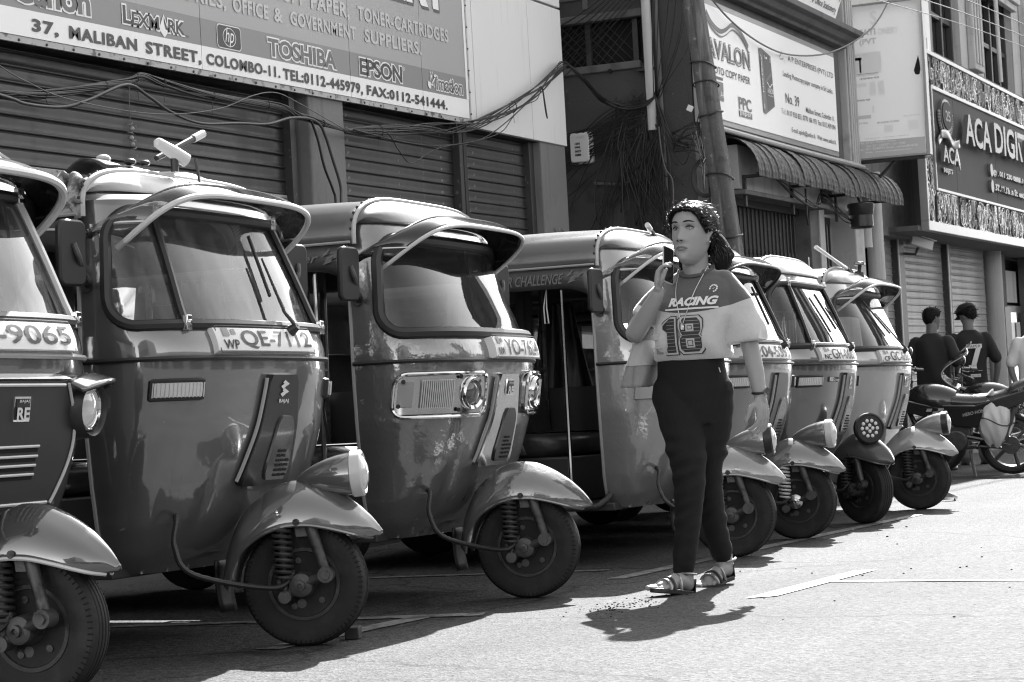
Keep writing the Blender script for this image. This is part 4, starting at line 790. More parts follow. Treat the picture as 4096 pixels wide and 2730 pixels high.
# ---------------------------------------------------------------- auto rickshaws
# profile of the front shell by height: (z, nose x, half width, door edge x)
PROF = np.array([(.27, -.36, .40, -.50), (.34, -.29, .47, -.485), (.44, -.225, .52, -.475), (.58, -.155, .555, -.465), (.75, -.10, .58, -.46),
                 (.93, -.072, .59, -.46), (1.00, -.070, .592, -.46), (1.06, -.085, .592, -.46), (1.10, -.115, .588, -.462), (1.30, -.205, .57, -.475),
                 (1.50, -.30, .55, -.49), (1.56, -.335, .545, -.495)])
class Shell:
    """outline of the cowl at height z, by arc length s from the nose (negative = vehicle's right)"""
    def __init__(s, n=3.0): s.n = n; s.c = {}
    def row(s, z):
        k = round(z, 4)
        if k not in s.c:
            f, w, r = (np.interp(z, PROF[:, 0], PROF[:, i]) for i in (1, 2, 3))
            # smooth the profile a little
            zs = z + np.array([-.03, 0, .03]); f = np.interp(zs, PROF[:, 0], PROF[:, 1]).mean()
            a = np.linspace(0, math.pi / 2, 90)
            y = w * np.sin(a) ** (2 / s.n); x = r + (f - r) * np.cos(a) ** (2 / s.n)
            L = np.concatenate([[0], np.cumsum(np.hypot(np.diff(x), np.diff(y)))])
            s.c[k] = (L, x, y)
        return s.c[k]
    def L(s, z): return s.row(z)[0][-1]
    def P(s, q, z, off=0.0):
        L, x, y = s.row(z); a = min(abs(q), L[-1]); X = float(np.interp(a, L, x)); Y = float(np.interp(a, L, y)) * (1 if q >= 0 else -1)
        p = Vector((X, Y, z))
        if off: p = p + s.N(q, z) * off
        return p
    def N(s, q, z):
        e = .012; zz = min(max(z, .285), 1.54); L = s.L(zz) - e; q = min(max(q, -L), L)
        du = s.P(q + e, zz) - s.P(q - e, zz); dv = s.P(q, zz + e) - s.P(q, zz - e)
        return du.cross(dv).normalized()
SH = Shell()

def slab(sh, s0, s1, z0, z1, off, nu=12, nv=8, r=0.0, edge=0.012):
    """a panel that follows the shell, proud of it by off; s0/s1 may be functions of z (0..1 up the panel)"""
    f0 = s0 if callable(s0) else (lambda t: s0); f1 = s1 if callable(s1) else (lambda t: s1)
    mb = MB()
    def fn(u, v):
        # border ring sinks back to the shell so that the panel has thickness
        d = min(u, 1 - u, v, 1 - v); k = off if d > 1e-6 else -0.004
        uu = min(max((u - .04) / .92, 0), 1); vv = min(max((v - .04) / .92, 0), 1)
        if r:  # round the corners
            w = abs(f1(vv) - f0(vv)); h = abs(z1 - z0); dy = min(vv, 1 - vv) * h
            ins = r - math.sqrt(max(r * r - (r - min(dy, r)) ** 2, 0)) if dy < r else 0
        else: ins = 0; w = 1
        a, b = f0(vv), f1(vv); q = (a + ins) + (b - a - 2 * ins) * uu
        return sh.P(q, z0 + (z1 - z0) * vv, k)
    return mb.grid(fn, nu + 2, nv + 2)

def steer_m(phi): return Matrix.Rotation(phi, 4, 'Z')

def make_auto(cfg, M_):
    root = empty('auto_rickshaw', (cfg['x'], cfg['y'], gz(cfg['x'])), R(-90 + cfg.get('yaw', 0)), -0.02)
    tag(root, cfg['label'], 'auto rickshaw', 'auto rickshaws parked side by side along the street')
    sh = SH; paint = cfg['paint']; rng = random.Random(cfg['seed'])
    trim = M_['black_trim']; chrome = M_['chrome']
    # ---- front shell with the window opening
    zt, zb = 1.555, .28
    wz0, wz1, wm = 1.095, 1.485, cfg.get('pillar', .10)
    def inwin(q, z, grow=0.0):
        L = sh.L(z) - wm + grow; a = abs(q); h = (wz1 - wz0) / 2 + grow; zc = (wz0 + wz1) / 2; r = .10
        dx, dz = L - a, h - abs(z - zc)
        if dx < 0 or dz < 0: return False
        if dx < r and dz < r: return (r - dx) ** 2 + (r - dz) ** 2 < r * r
        return True
    def shp(u, v):
        z = zb + (zt - zb) * v; return sh.P((2 * u - 1) * sh.L(z), z)
    def keep(u, v):
        z = zb + (zt - zb) * v; return not inwin((2 * u - 1) * sh.L(z), z, .004)
    mb = MB().grid(shp, 110, 72, keep=keep)
    # folded-in return along both door edges and the closing sheet under the nose
    for sg in (-1, 1):
        mb.grid(lambda u, v, sg=sg: sh.P(sg * sh.L(zb + (zt - zb) * v), zb + (zt - zb) * v) + Vector((-.02 * u, -sg * .05 * u, 0)), 1, 40)
    mb.grid(lambda u, v: sh.P((2 * u - 1) * sh.L(zb), zb) * (1 - v) + Vector((-.52, (2 * u - 1) * .40, .28)) * v, 30, 2)
    mb.build('cowl', paint, root, weld=True, sharp=50)
    # window edge loop
    loop = []
    h = (wz1 - wz0) / 2; zc = (wz0 + wz1) / 2; r = .10
    for cx, cz, a0 in ((1, -1, -90), (1, 1, 0), (-1, 1, 90), (-1, -1, 180)):
        for i in range(9):
            a = R(a0 + 90 * i / 8); z = zc + cz * (h - r) + r * math.sin(a); q = cx * (sh.L(z) - wm - r) + r * math.cos(a); loop.append((q, z))
    dense = []
    for i in range(len(loop)):
        (q0, z0), (q1, z1) = loop[i], loop[(i + 1) % len(loop)]; k = max(1, int(math.hypot(q1 - q0, z1 - z0) / .04))
        for j in range(k):
            t = j / k; z = z0 + (z1 - z0) * t; q = q0 + (q1 - q0) * t
            if abs(q0) > .5 and abs(q1) > .5 and q0 * q1 > 0 and k > 2: q = math.copysign(sh.L(z) - wm, q0)
            dense.append(sh.P(q, z, .004))
    g = MB().tube(dense, cfg.get('gasket', .019), 8, closed=True)
    g.build('window_gasket', M_['rubber'], root)
    # glass
    gl = MB()
    def glp(u, v):
        z = wz0 - .005 + (wz1 - wz0 + .01) * v; return sh.P((2 * u - 1) * (sh.L(z) - wm + .004), z, -.006)
    gl.grid(glp, 40, 10, keep=lambda u, v: inwin((2 * u - 1) * (sh.L(wz0 + (wz1 - wz0) * v) - wm), wz0 + (wz1 - wz0) * v, .008))
    gl.build('windscreen', cfg.get('glass', M_['glass']), root)
    if cfg.get('dividers', True):
        for sg in (-1, 1):
            pts = [sh.P(sg * (.44 - .06 * t), wz0 + (wz1 - wz0) * t, .006) for t in np.linspace(0, 1, 8)]
            MB().tube(pts, cfg.get('divider_r', .013), 6).build('windscreen_divider', cfg.get('divider_mat', trim), root)
            cl = MB()
            for t in (0.0, 1.0):
                p = sh.P(sg * (.44 - .06 * t), wz0 + (wz1 - wz0) * t, .018); cl.box(p, (.02, .03, .05)); cl.cyl(p, p + Vector((.016, 0, 0)), .01, 8)
            cl.build('windscreen_clip', chrome, root, bevel=.003)['kind'] = 'stuff'
    # belt moulding and door edge trim
    MB().tube([sh.P(u * sh.L(.985), .985, .004) for u in np.linspace(-1, 1, 40)], .009, 6).build('belt_moulding', cfg.get('belt', trim), root)
    for sg in (-1, 1):
        MB().tube([sh.P(sg * sh.L(z), z) + Vector((-.004, 0, 0)) for z in np.linspace(zb, 1.5, 24)], .008, 6).build('door_edge_trim', cfg.get('edge', M_['grey_trim']), root)
    # ---- apron panel on the nose
    if cfg.get('apron', 'dark'):
        am = M_['gloss_black'] if cfg.get('apron', 'dark') == 'dark' else (M_['chrome_soft'] if cfg['apron'] == 'chrome' else cfg['paint'])
        lo = lambda t: -.088 - .085 * (1 - t) ** 1.3; hi = lambda t: .098 + .055 * (1 - t) ** 1.3
        ap = slab(sh, lo, hi, .555, .935, .026, 16, 16, r=.03).build('apron_panel', am, root)
        ins = slab(sh, lambda t: -.025 - .035 * (1 - t), lambda t: .085 + .03 * (1 - t), .570, .80, .034, 10, 10, r=.055).build('apron_insert', M_['gloss_grey'] if cfg.get('apron') != 'chrome' else M_['gloss_black'], ap)
        sl = MB()
        for i in range(6):
            for j in range(3 if i < 4 else 2):
                a = .005 + j * .03; z = .592 + i * .016
                sl.add([sh.P(a, z, .0365), sh.P(a + .024, z, .0365), sh.P(a + .024, z + .008, .0365), sh.P(a, z + .008, .0365)], [(0, 1, 2, 3)])
        sl.build('vent_slots', M_['void'], ap, smooth=False)['kind'] = 'stuff'
        edge = [sh.P(lo(t) - .004, .575 + .36 * t, .012) for t in np.linspace(0, .95, 14)]
        MB().tube(edge, .007, 6).build('apron_trim', cfg.get('edge', M_['grey_trim']), ap)
        # maker's badge: two stacked chevron diamonds over the name, or the boxed two-letter badge
        bfn = lambda u, v: sh.P(u, v, .030)
        if cfg.get('badge') == 'chevrons':
            b = MB()
            for k in (0, 1):
                z = .868 + .026 * k - .001
                for (pp) in ([(-.002, .018), (.028, .006), (.014, -.0), (-.016, .010)], [(-.028, -.002), (.002, .010), (.016, .003), (-.012, -.012)]):
                    b.add([bfn(a, z + c) for a, c in pp], [(0, 1, 2, 3)])
            b.build('maker_emblem', M_['badge_light'], ap, smooth=False)['kind'] = 'stuff'
            lettering('BAJAJ', lambda u, v: bfn(u - .032, v + .832), .064, .016, M_['badge_light'], ap, bold=.02)
        elif cfg.get('badge') == 'boxed':
            fr = slab(sh, -.04, .04, .835, .915, .030, 6, 6, r=.012).build('badge_frame', chrome, ap)
            slab(sh, -.034, .034, .842, .908, .033, 6, 6, r=.010).build('badge_plate', M_['gloss_black'], fr)
            lettering('RE', lambda u, v: sh.P(u - .026, v + .848, .036), .052, .032, M_['badge_light'], fr, bold=.03)
            lettering('BAJAJ', lambda u, v: sh.P(u - .022, v + .888, .036), .044, .010, M_['badge_light'], fr, bold=.01)
    # ---- number plate bent round the cowl
    ps0, ps1 = cfg.get('plate_s', (-.42, .20)); pz0, pz1 = cfg.get('plate_z', (.995, 1.085)); toff = cfg.get('plate_off', .022)
    pl = slab(sh, ps0, ps1, pz0, pz1, toff, 20, 5).build('number_plate', M_['plate'], root)
    W, H = ps1 - ps0, pz1 - pz0
    pf = lambda u, v: sh.P(ps0 + u, pz0 + v, toff + .003)
    bd = MB()
    for (a, b, c, d) in ((.025, .03, .975, .06), (.025, .94, .975, .97), (.02, .03, .026, .97), (.974, .03, .98, .97)):
        bd.grid(lambda u, v: pf((a + (c - a) * u) * W, (b + (d - b) * v) * H), 16 if c - a > .5 else 1, 1)
    bd.build('plate_border', M_['letter_black'], pl, smooth=False)['kind'] = 'stuff'
    prov, num = cfg['plate']
    num_x = .10
    if prov:
        lettering(prov, lambda u, v: pf(W * .05 + u, H * .16 + v), W * .12, H * .30, M_['letter_black'], pl, bold=.015); num_x = .20
        em = MB().grid(lambda u, v: pf(W * (.06 + .05 * u), H * (.58 + .28 * v)), 3, 3); em.build('plate_emblem', M_['letter_grey'], pl, smooth=False)
        em = MB().grid(lambda u, v: pf(W * (.13 + .035 * u), H * (.64 + .18 * v)), 3, 3); em.build('plate_stamp', M_['letter_grey'], pl, smooth=False)
    lettering(num, lambda u, v: pf(W * num_x + u, H * .17 + v), W * (.94 - num_x), H * .62, M_['letter_plate'], pl, bold=.012)
    if cfg.get('grille'):
        dm_ = M('grille_panel', .028, .42)
        lo2 = lambda t: -.235 - .06 * math.sin(math.pi * t); hi2 = lambda t: .235 + .06 * math.sin(math.pi * t)
        gp = slab(sh, lo2, hi2, .56, .925, .050, 20, 14, r=.04).build('front_panel', dm_, root)
        for fn_ in (lo2, hi2): MB().tube([sh.P(fn_(t) * .93, .575 + .335 * t, .054) for t in np.linspace(0, 1, 14)], .005, 6).build('panel_piping', MT['plastic_pale'], gp)
        for z_ in (.578, .905): MB().tube([sh.P(-.20 + .40 * t, z_, .054) for t in np.linspace(0, 1, 14)], .005, 6).build('panel_piping', MT['plastic_pale'], gp)
        MB().grid(lambda u, v: sh.P(-.24 + .48 * u, .922 + .012 * v, .055 - .05 * v), 16, 3).build('panel_lip', MT['chrome_soft'], gp)  # bright metal tone stands in for sunlight on this ledge
        for k in range(4):
            z_ = .655 + k * .026
            MB().grid(lambda u, v: sh.P(-.10 + .20 * u, z_ - .012 + .012 * v, .0525), 10, 1).build('grille_slot', MT['void'], gp, smooth=False); MB().tube([sh.P(-.10 + .20 * t, z_ + .004, .054) for t in np.linspace(0, 1, 10)], .0045, 6).build('grille_piping', MT['plastic_pale'], gp)
        fr = slab(sh, -.045, .045, .795, .882, .056, 6, 6, r=.012).build('badge_frame', chrome, gp); slab(sh, -.038, .038, .802, .875, .059, 6, 6, r=.010).build('badge_plate', M_['gloss_black'], fr)
        lettering('RE', lambda u, v: sh.P(u - .029, v + .808, .062), .058, .036, M_['badge_light'], fr, bold=.03); lettering('BAJAJ', lambda u, v: sh.P(u - .022, v + .856, .062), .044, .010, M_['badge_light'], fr, bold=.01)
        for sg in (-1, 1):
            pod = MB(); c = sh.P(sg * .335, .835, .0); nn = (sh.N(sg * .335, .835) + Vector((.5, 0, 0))).normalized()
            pod.lathe([(-.05, .10), (.02, .098), (.07, .090), (.085, .082), (.075, .074), (.05, .070)], c, nn, 30); po = pod.build('lamp_pod', dm_, root)
            MB().lathe([(.045, .071), (.068, .068), (.074, .063), (.068, .060)], c, nn, 30).build('lamp_rim', chrome, po); MB().lathe([(.062, .062), (.072, .045), (.080, .022), (.082, 0)], c, nn, 26).build('lamp_glass', M_['lens'], po); MB().lathe([(.060, .06), (.02, .04), (.0, 0)], c, nn, 24).build('lamp_reflector', chrome, po)
            br = MB().grid(lambda u, v, sg=sg: sh.P(sg * (.22 + .30 * u), .915 + .028 * math.sin(math.pi * u) , .05 + .075 * v * math.sin(math.pi * min(1, u * .7 + .25))) + Vector((0, 0, -.02 * v)), 16, 5); br.build('lamp_brow', paint, po, solid=.012)
            slab(sh, sg * .60 if sg > 0 else -.66, .66 if sg > 0 else -.60, .985, 1.07, .025, 4, 6).build('side_indicator', M_['lens'], root)
    # ---- lamps on the cowl
    lamp = cfg.get('cowl_lamp')
    if lamp == 'rect':
        for sg in ((-1, 1)):
            a, b = (sg * .40, sg * .60) if sg > 0 else (-.60, -.40)
            hs = slab(sh, a, b, .845, .922, .016, 10, 6, r=.012).build('indicator_lamp', trim, root)
            slab(sh, a + .014, b - .014, .857, .911, .022, 10, 6, r=.008).build('lamp_lens', M_['lens'], hs)
            rb = MB()
            for i in range(14):
                q = a + .018 + (b - a - .036) * i / 13
                rb.tube([sh.P(q, z, .0235) for z in (.86, .884, .908)], .0022, 5)
            rb.build('lens_rib', M_['lens_rib'], hs)['kind'] = 'stuff'
    elif lamp == 'cluster':
        for sg in (-1, 1):
            f = (lambda a, b: (a, b)) if sg > 0 else (lambda a, b: (-b, -a))
            a, b = f(.20, .655)
            hs = slab(sh, a, b, .765, .935, .020, 18, 8, r=.06 if sg < 0 else .05).build('headlamp_cluster', M_['chrome_soft'], root)
            e_ = [sh.P(sg * (.20 + .455 * a_), .765 + .17 * b_, .022) for a_, b_ in [(c_[0] / .455, c_[1] / .17) for c_ in rrect(.455, .17, .05, 7)]]
            dense_ = []
            for k in range(len(e_)):
                (a_, b_), (c_, d_) = rrect(.455, .17, .05, 7)[k], rrect(.455, .17, .05, 7)[(k + 1) % len(e_)]
                for t in np.linspace(0, 1, 6, endpoint=False): dense_.append(sh.P(sg * (.20 + a_ + (c_ - a_) * t), .765 + b_ + (d_ - b_) * t, .022))
            MB().tube(dense_, .0085, 8, closed=True).build('cluster_frame', chrome, hs)
            a, b = f(.415, .56); slab(sh, a, b, .795, .915, .032, 10, 8).build('lamp_lens', M_['lens_dark'], hs)
            rb = MB()
            for i in range(17):
                q = a + .008 + (b - a - .016) * i / 16
                rb.tube([sh.P(q, z, .034) for z in (.8, .82, .855, .89, .91)], .0026, 5)
            rb.build('lens_rib', M_['lens_rib'], hs)['kind'] = 'stuff'
            a, b = f(.575, .645); slab(sh, a, b, .795, .915, .026, 6, 6).build('blank_plate', M_['gloss_light'], hs)
            q = sg * .305; c = sh.P(q, .855, .012); nn = sh.N(q, .855)
            MB().lathe([(0, .070), (.014, .070), (.026, .063), (.020, .052), (.006, .048)], c, nn, 28).build('lamp_rim', chrome, hs)
            MB().lathe([(.006, .050), (.02, .036), (.026, .018), (.027, 0)], c, nn, 24).build('lamp_glass', M_['lens_dark'], hs)
            mk = MB().lathe([(-.004, .03), (.0, .05)], c, nn, 20)
            br = MB()
            for (qq, z) in ((.63, .81), (.62, .905), (.385, .79), (.385, .92)):
                p = sh.P(sg * qq, z, .026); br.cyl(p, p + sh.N(sg * qq, z) * .006, .009, 10)
            br.build('fixing_screw', trim, hs)['kind'] = 'stuff'
    elif lamp == 'recess':
        hs = slab(sh, -.64, -.40, .80, .90, .014, 12, 6, r=.01).build('lamp_recess', M_['gloss_light'], root)
        slab(sh, -.55, -.43, .81, .89, .020, 8, 5).build('lamp_cover', M_['chrome_soft'], hs)
    # ---- steering set: wheel, fork, spring, fender, lamp; all turned by the steering angle
    T = steer_m(R(cfg.get('steer', 0)))
    def sb(mb, name, mat, par, **k): return mb.xf(T).build(name, mat, par, **k)
    wr = .212
    tyre = MB().lathe([(-.040, .120), (-.052, .150), (-.054, .180), (-.048, .200), (-.030, .2105), (0, .212), (.030, .2105), (.048, .200), (.054, .180), (.052, .150), (.040, .120)], (0, 0, wr), (0, 1, 0), 48)
    tyre = sb(tyre, 'front_wheel', cfg.get('tyre', M_['tyre']), root)
    gr = MB()
    for yy in (-.024, -.008, .008, .024):
        rad = .2125 - (.0012 if abs(yy) > .02 else 0)
        gr.lathe([(yy - .0022, rad + .0006), (yy + .0022, rad + .0006)], (0, 0, wr), (0, 1, 0), 48)
    for k in range(72):
        a = 2 * math.pi * k / 72; c, s_ = math.cos(a), math.sin(a)
        for sg in (-1, 1):
            p = [Vector((c * .2035, sg * .0462, s_ * .2035)), Vector((c * .190, sg * .0535, s_ * .190))]
            gr.tube([q + Vector((0, 0, wr)) for q in p], .0018, 4)
    sb(gr, 'tread_groove', M_['void'], tyre)['kind'] = 'stuff'
    rim = MB().lathe([(-.036, .128), (-.046, .124), (-.046, .112), (-.030, .104), (-.020, .075), (-.026, .05), (-.034, .035), (-.034, 0)], (0, 0, wr), (0, 1, 0), 36)
    rim.lathe([(.036, .128), (.046, .124), (.046, .112), (.030, .104), (.020, .075), (.026, .05), (.026, 0)], (0, 0, wr), (0, 1, 0), 36)
    sb(rim, 'wheel_rim', M_['dirty_metal'], tyre)
    nb = MB()
    for k in range(5):
        a = 2 * math.pi * k / 5 + .5; p = Vector((.082 * math.cos(a), -.030, wr + .082 * math.sin(a))); nb.cyl(p, p + Vector((0, -.016, 0)), .011, 8)
    nb.cyl((-.035, -.028, wr - .06), (-.035, -.040, wr - .06), .022, 14); nb.cyl((-.01, -.028, wr - .066), (-.01, -.042, wr - .066), .016, 14)
    sb(nb, 'wheel_bolt', M_['worn_metal'], tyre)['kind'] = 'stuff'
    hub = MB().lathe([(-.034, .046), (-.108, .040), (-.112, .034), (-.114, .018), (-.128, .017), (-.130, .008), (-.122, .007)], (0, 0, wr), (0, 1, 0), 20)
    sb(hub, 'wheel_hub', M_['chrome_soft'] if cfg.get('hub_bright') else M_['worn_metal'], tyre)
    # spring, damper
    sp = MB(); turns = 9; pts = []
    top, bot = Vector((-.062, -.090, .415)), Vector((-.056, -.092, .235))
    for i in range(turns * 12 + 1):
        t = i / (turns * 12); a = 2 * math.pi * turns * t; pts.append(top.lerp(bot, t) + Vector((.030 * math.cos(a), .030 * math.sin(a), 0)))
    sp.tube(pts, .0068, 6)
    spo = sb(sp, 'suspension_spring', cfg.get('spring', M_['dirty_metal']), root)
    dm = MB().cyl(top + Vector((0, 0, .02)), bot + Vector((0, 0, .02)), .015).cyl(bot + Vector((0, 0, .01)), bot + Vector((.001, 0, -.06)), .013).cone(bot + Vector((0, 0, .012)), bot + Vector((0, 0, .0)), .032, .030)
    dm.cyl((-.055, -.075, .175), (-.055, -.115, .175), .022, 14)
    sb(dm, 'damper', M_['worn_metal'], spo)
    # fork column, plate, leading link
    fk = MB()
    fk.tube([(.015, -.088, .455), (.035, -.092, .42), (.062, -.096, .33), (.088, -.10, .245)], [.022, .021, .019, .017], 10, smooth=4)
    fk.add([Vector((-.025, -.085, .455)), Vector((.035, -.085, .455)), Vector((.055, -.09, .375)), Vector((-.012, -.09, .375))], [(0, 1, 2, 3)])
    fk.cyl((.088, -.078, .245), (.088, -.128, .245), .027, 16)
    fk.tube([(0, 0, .52), (0, 0, .46), (0, -.05, .45), (.012, -.085, .445)], .024, 10, smooth=3)
    fo = sb(fk, 'fork_arm', M_['worn_metal'], root)
    lk = MB().tube([(.088, -.104, .245), (.045, -.098, .228), (0, -.088, .212), (-.055, -.092, .178)], [.020, .018, .024, .020], 10)
    sb(lk, 'link_arm', M_['dirty_metal'], fo)
    sb(MB().cyl((.088, -.126, .245), (.088, -.136, .245), .016, 6), 'link_bolt', M_['worn_metal'], fo)
    # fender
    sx = [-.285, -.265, -.215, -.13, -.04, .05, .125, .19, .24, .275]; sz = [.22, .33, .44, .520, .553, .545, .510, .465, .415, .365]
    sw = [.075, .088, .104, .116, .120, .118, .108, .088, .058, .012]; dr = [.03, .06, .10, .128, .138, .132, .112, .085, .05, .008]
    tt = np.linspace(0, 1, 10)
    def fen(u, v):
        x = np.interp(u, tt, sx); z = np.interp(u, tt, sz); w = np.interp(u, tt, sw); d = np.interp(u, tt, dr)
        a = (v * 2 - 1); k = abs(a)
        y = w * math.copysign(math.sin(min(k, 1) * math.pi / 2) ** .9, a); zz = z - d * (1 - math.cos(k * math.pi / 2)) ** .9
        rd = .012 * math.exp(-(a / .16) ** 2)      # raised centre ridge
        nx = -.25 * (u - .45)
        return Vector((x + nx * (1 - math.cos(k * math.pi / 2)) * .3, y, zz + rd))
    # resample for smoothness
    def fen_s(u, v):
        e = .035; return (fen(max(u - e, 0), v) + fen(u, v) * 2 + fen(min(u + e, 1), v)) / 4
    fd = sb(MB().grid(fen_s, 36, 28), 'front_fender', cfg.get('fender', paint), root, solid=.004)
    sb(MB().tube([fen_s(u, 0) for u in np.linspace(0, 1, 30)] , .006, 6).tube([fen_s(u, 1) for u in np.linspace(0, 1, 30)], .006, 6), 'fender_edge', cfg.get('fender_edge', cfg.get('fender', paint)), fd)
    sb(MB().cyl((-.005, -.113, .425), (-.005, -.125, .425), .012, 12), 'fender_bolt', M_['worn_metal'], fd)
    hl = cfg.get('headlight')
    if hl in ('bullet', 'led'):
        ax = Vector((1, 0, .06)) if hl == 'bullet' else Vector((1, -.45, .02)); c0 = Vector((-.02, 0, .520)) if hl == 'bullet' else Vector((-.01, 0, .535))
        Lb = .205 if hl == 'bullet' else .15; rb_ = .074 if hl == 'bullet' else .088
        prof = [(Lb * t, rb_ * (1 - (1 - t) ** 1.9) ** .8) for t in np.linspace(0.0, 1, 14)]
        hm = cfg.get('headlight_mat', cfg.get('fender', paint))
        hb = sb(MB().lathe(prof, c0 + Vector((0, 0, .045)), ax, 28), 'headlight', hm, root)
        e = c0 + Vector((0, 0, .045)) + ax.normalized() * Lb
        sb(MB().lathe([(-.012, rb_), (-.008, rb_ + .006), (.026, rb_ + .005), (.032, rb_ - .004), (.026, rb_ - .010)], e, ax, 28), 'headlight_rim', cfg.get('rim', chrome), hb)
        if hl == 'bullet':
            sb(MB().lathe([(.02, rb_ - .006), (.034, rb_ - .02), (.044, rb_ - .045), (.047, 0)], e, ax, 24), 'headlight_lens', M_['lens'], hb)
        else:
            sb(MB().lathe([(.018, rb_ - .006), (.020, 0)], e, ax, 24), 'headlight_lens', M_['led_plate'], hb)
            dots = MB(); d, u_, v_, _ = frame_from(e, e + ax)
            for k in range(14):
                rr, aa = (0.018, k * 2 * math.pi / 4) if k < 4 else (.048, k * 2 * math.pi / 10)
                q = e + ax.normalized() * .021 + u_ * rr * math.cos(aa) + v_ * rr * math.sin(aa); dots.ball(q, .0125, 10, 6)
            sb(dots, 'led_cell', M_['led_cell'], hb)['kind'] = 'stuff'
        sb(MB().box(c0 + Vector((.07, 0, .01)), (.10, .05, .05)), 'headlight_mount', trim, hb, bevel=.01)
    # hose from cowl to hub
    a = sh.P(-.40, .47, .0); h0 = T @ Vector((-.02, -.10, .26))
    hose = [a, a + Vector((.03, -.045, -.02)), a + Vector((.04, -.075, -.10)), a + Vector((.10, -.06, -.19)), h0 + Vector((-.05, -.06, -.05)), h0]
    cur = catmull([Vector(p) for p in hose], 16); rr = [.0085 + .0018 * (i % 2) for i in range(len(cur))]
    MB().tube(cur, rr, 8).build('brake_hose', M_['rubber'], root)
    mf = MB().grid(lambda u, v: Vector((-.30 - .01 * math.sin(v * 3), -.10 + .10 * u + .03 * v, .30 - .18 * v)), 4, 6).build('mud_flap', M_['rubber'], root, solid=.008)
    # ---- steering column and handlebar
    MB().tube([(-.25, 0, .55), (-.42, 0, 1.02)], .022, 10).tube([(-.50, -.36, 1.03), (-.44, -.2, 1.04), (-.42, 0, 1.0), (-.44, .2, 1.04), (-.50, .36, 1.03)], .013, 8, smooth=4).build('handlebar', trim, root)
    MB().tube([(-.40, .52, .72), (-.34, .60, .90), (-.33, .62, 1.03)], .008, 8, smooth=4).ball((-.33, .62, 1.045), .022).build('gear_lever', M_['black_trim'], root)
    # ---- roof canopy
    rx = cfg.get('ridge_x', -.43); can = cfg['canopy']; ct = cfg.get('crown', .045)
    def sec(x, a):
        k = abs(a); n = 4.2; an = k * math.pi / 2
        w = .60 + .02 * min(1, (-.4 - x) / .6) if x < -.4 else .60
        y = w * math.sin(an) ** (2 / n); zz = 1.46 + (.155 + ct * math.cos(an)) * math.cos(an) ** (2 / n)
        sag = .012 * math.sin((x + .4) * 3.3) * math.cos(an)
        return Vector((x, math.copysign(y, a), zz - sag - .03 * max(0, (-1.9 - x)) / .4 - cfg.get('slump', 0) * min(1, max(0, (rx - .04 - x) / .16))))
    nrow = 40
    def topf(u, v):
        a = (2 * v - 1)
        if u < .18:      # from windscreen head up to the ridge
            t = u / .18; z = 1.545; q = a * sh.L(z); p0 = sh.P(q, z, .012); p1 = sec(rx, a)
            b = t; lift = .018 * math.sin(math.pi * t); return p0.lerp(p1, b) + Vector((.01 * math.sin(math.pi * t), 0, lift))
        x = rx + (-2.28 - rx) * (u - .18) / .82; return sec(x, a)
    ro = MB().grid(topf, 60, 44, keep=(lambda u, v: u < .26) if cfg.get('canopy_rear') else None).build('roof_canopy', can, root, solid=.006, sharp=35)
    if cfg.get('canopy_rear'): MB().grid(topf, 60, 44, keep=lambda u, v: u > .24).build('canopy_rear', cfg['canopy_rear'], ro, solid=.006, sharp=35)
    MB().tube([sec(rx, a) + Vector((.0, 0, .003)) for a in np.linspace(-1, 1, 60)], .009, 6).build('canopy_piping', cfg.get('piping', M_['vinyl_light']), ro)
    rv = MB()
    for a in np.linspace(-.93, .93, 17):
        p = sec(rx - .012, a) + Vector((0, 0, .008)); rv.ball(p, .0075, 8, 5)
    rv.build('rivet', chrome if cfg.get('rivet_bright') else trim, ro)['kind'] = 'stuff'
    for sg in (-1, 1):
        va = MB().grid(lambda u, v, sg=sg: Vector((-.46 - 1.75 * u, sg * (.612 + .008 * math.sin(v * 3)), 1.468 - (.105 + (.05 * max(0, 1 - u / .09) ** 2)) * v)), 40, 4).build('roof_valance', cfg.get('valance', M_['vinyl_dark']), root, solid=.005)
        MB().tube([Vector((-.44 - 1.78 * t, sg * .618, 1.470)) for t in np.linspace(0, 1, 16)], .006, 6).build('valance_beading', M_['grey_trim'], va)
        if sg < 0 and cfg.get('side_text'):
            tx, tw, tb = cfg['side_text']
            lettering(tx, lambda u, v: Vector((tb + u, -.628, 1.385 + v)), tw, .05, M_['letter_pale'], va, shear=.35, bold=.01)
            fl = MB()
            for k, (x0, w) in enumerate(((tb + tw + .02, .07), (tb + tw + .03, .10), (tb + tw + .015, .05))):
                z = 1.385 + .016 * k; fl.add([Vector((x0, -.628, z)), Vector((x0 + w, -.6285, z + .018)), Vector((x0 + w * .5, -.628, z + .012)), Vector((x0 + w * .8, -.628, z + .034)), Vector((x0 + .01, -.628, z + .014))], [(0, 1, 2), (0, 2, 3, 4)])
            fl.build('flame_sticker', M_['letter_pale'], va, smooth=False)
    # ---- rear compartment
    fl = MB().span((-.44, -.50, .27), (-2.3, .50, .31)); fl.tube([(-.46, -.46, .36), (-.5, -.52, .31), (-.60, -.54, .29), (-1.25, -.56, .29)], .016, 8, smooth=3)
    fl.build('floor_pan', M_['body_dark'], root, bevel=.006)
    rb = MB()
    for sg in (-1, 1):
        rb.grid(lambda u, v, sg=sg: Vector((-1.30 - 1.0 * u, sg * (.62 + .03 * math.sin(v * 3)), .34 + .42 * v)), 20, 6, keep=lambda u, v: (u * 1.0 - .66) ** 2 + (v * .42 + .14) ** 2 > .235 ** 2)
    rb.grid(lambda u, v: Vector((-2.30 - .05 * math.sin(v * 3), -.62 + 1.24 * u, .34 + 1.12 * v)), 8, 8)
    rb.build('rear_body', paint, root, solid=.01)
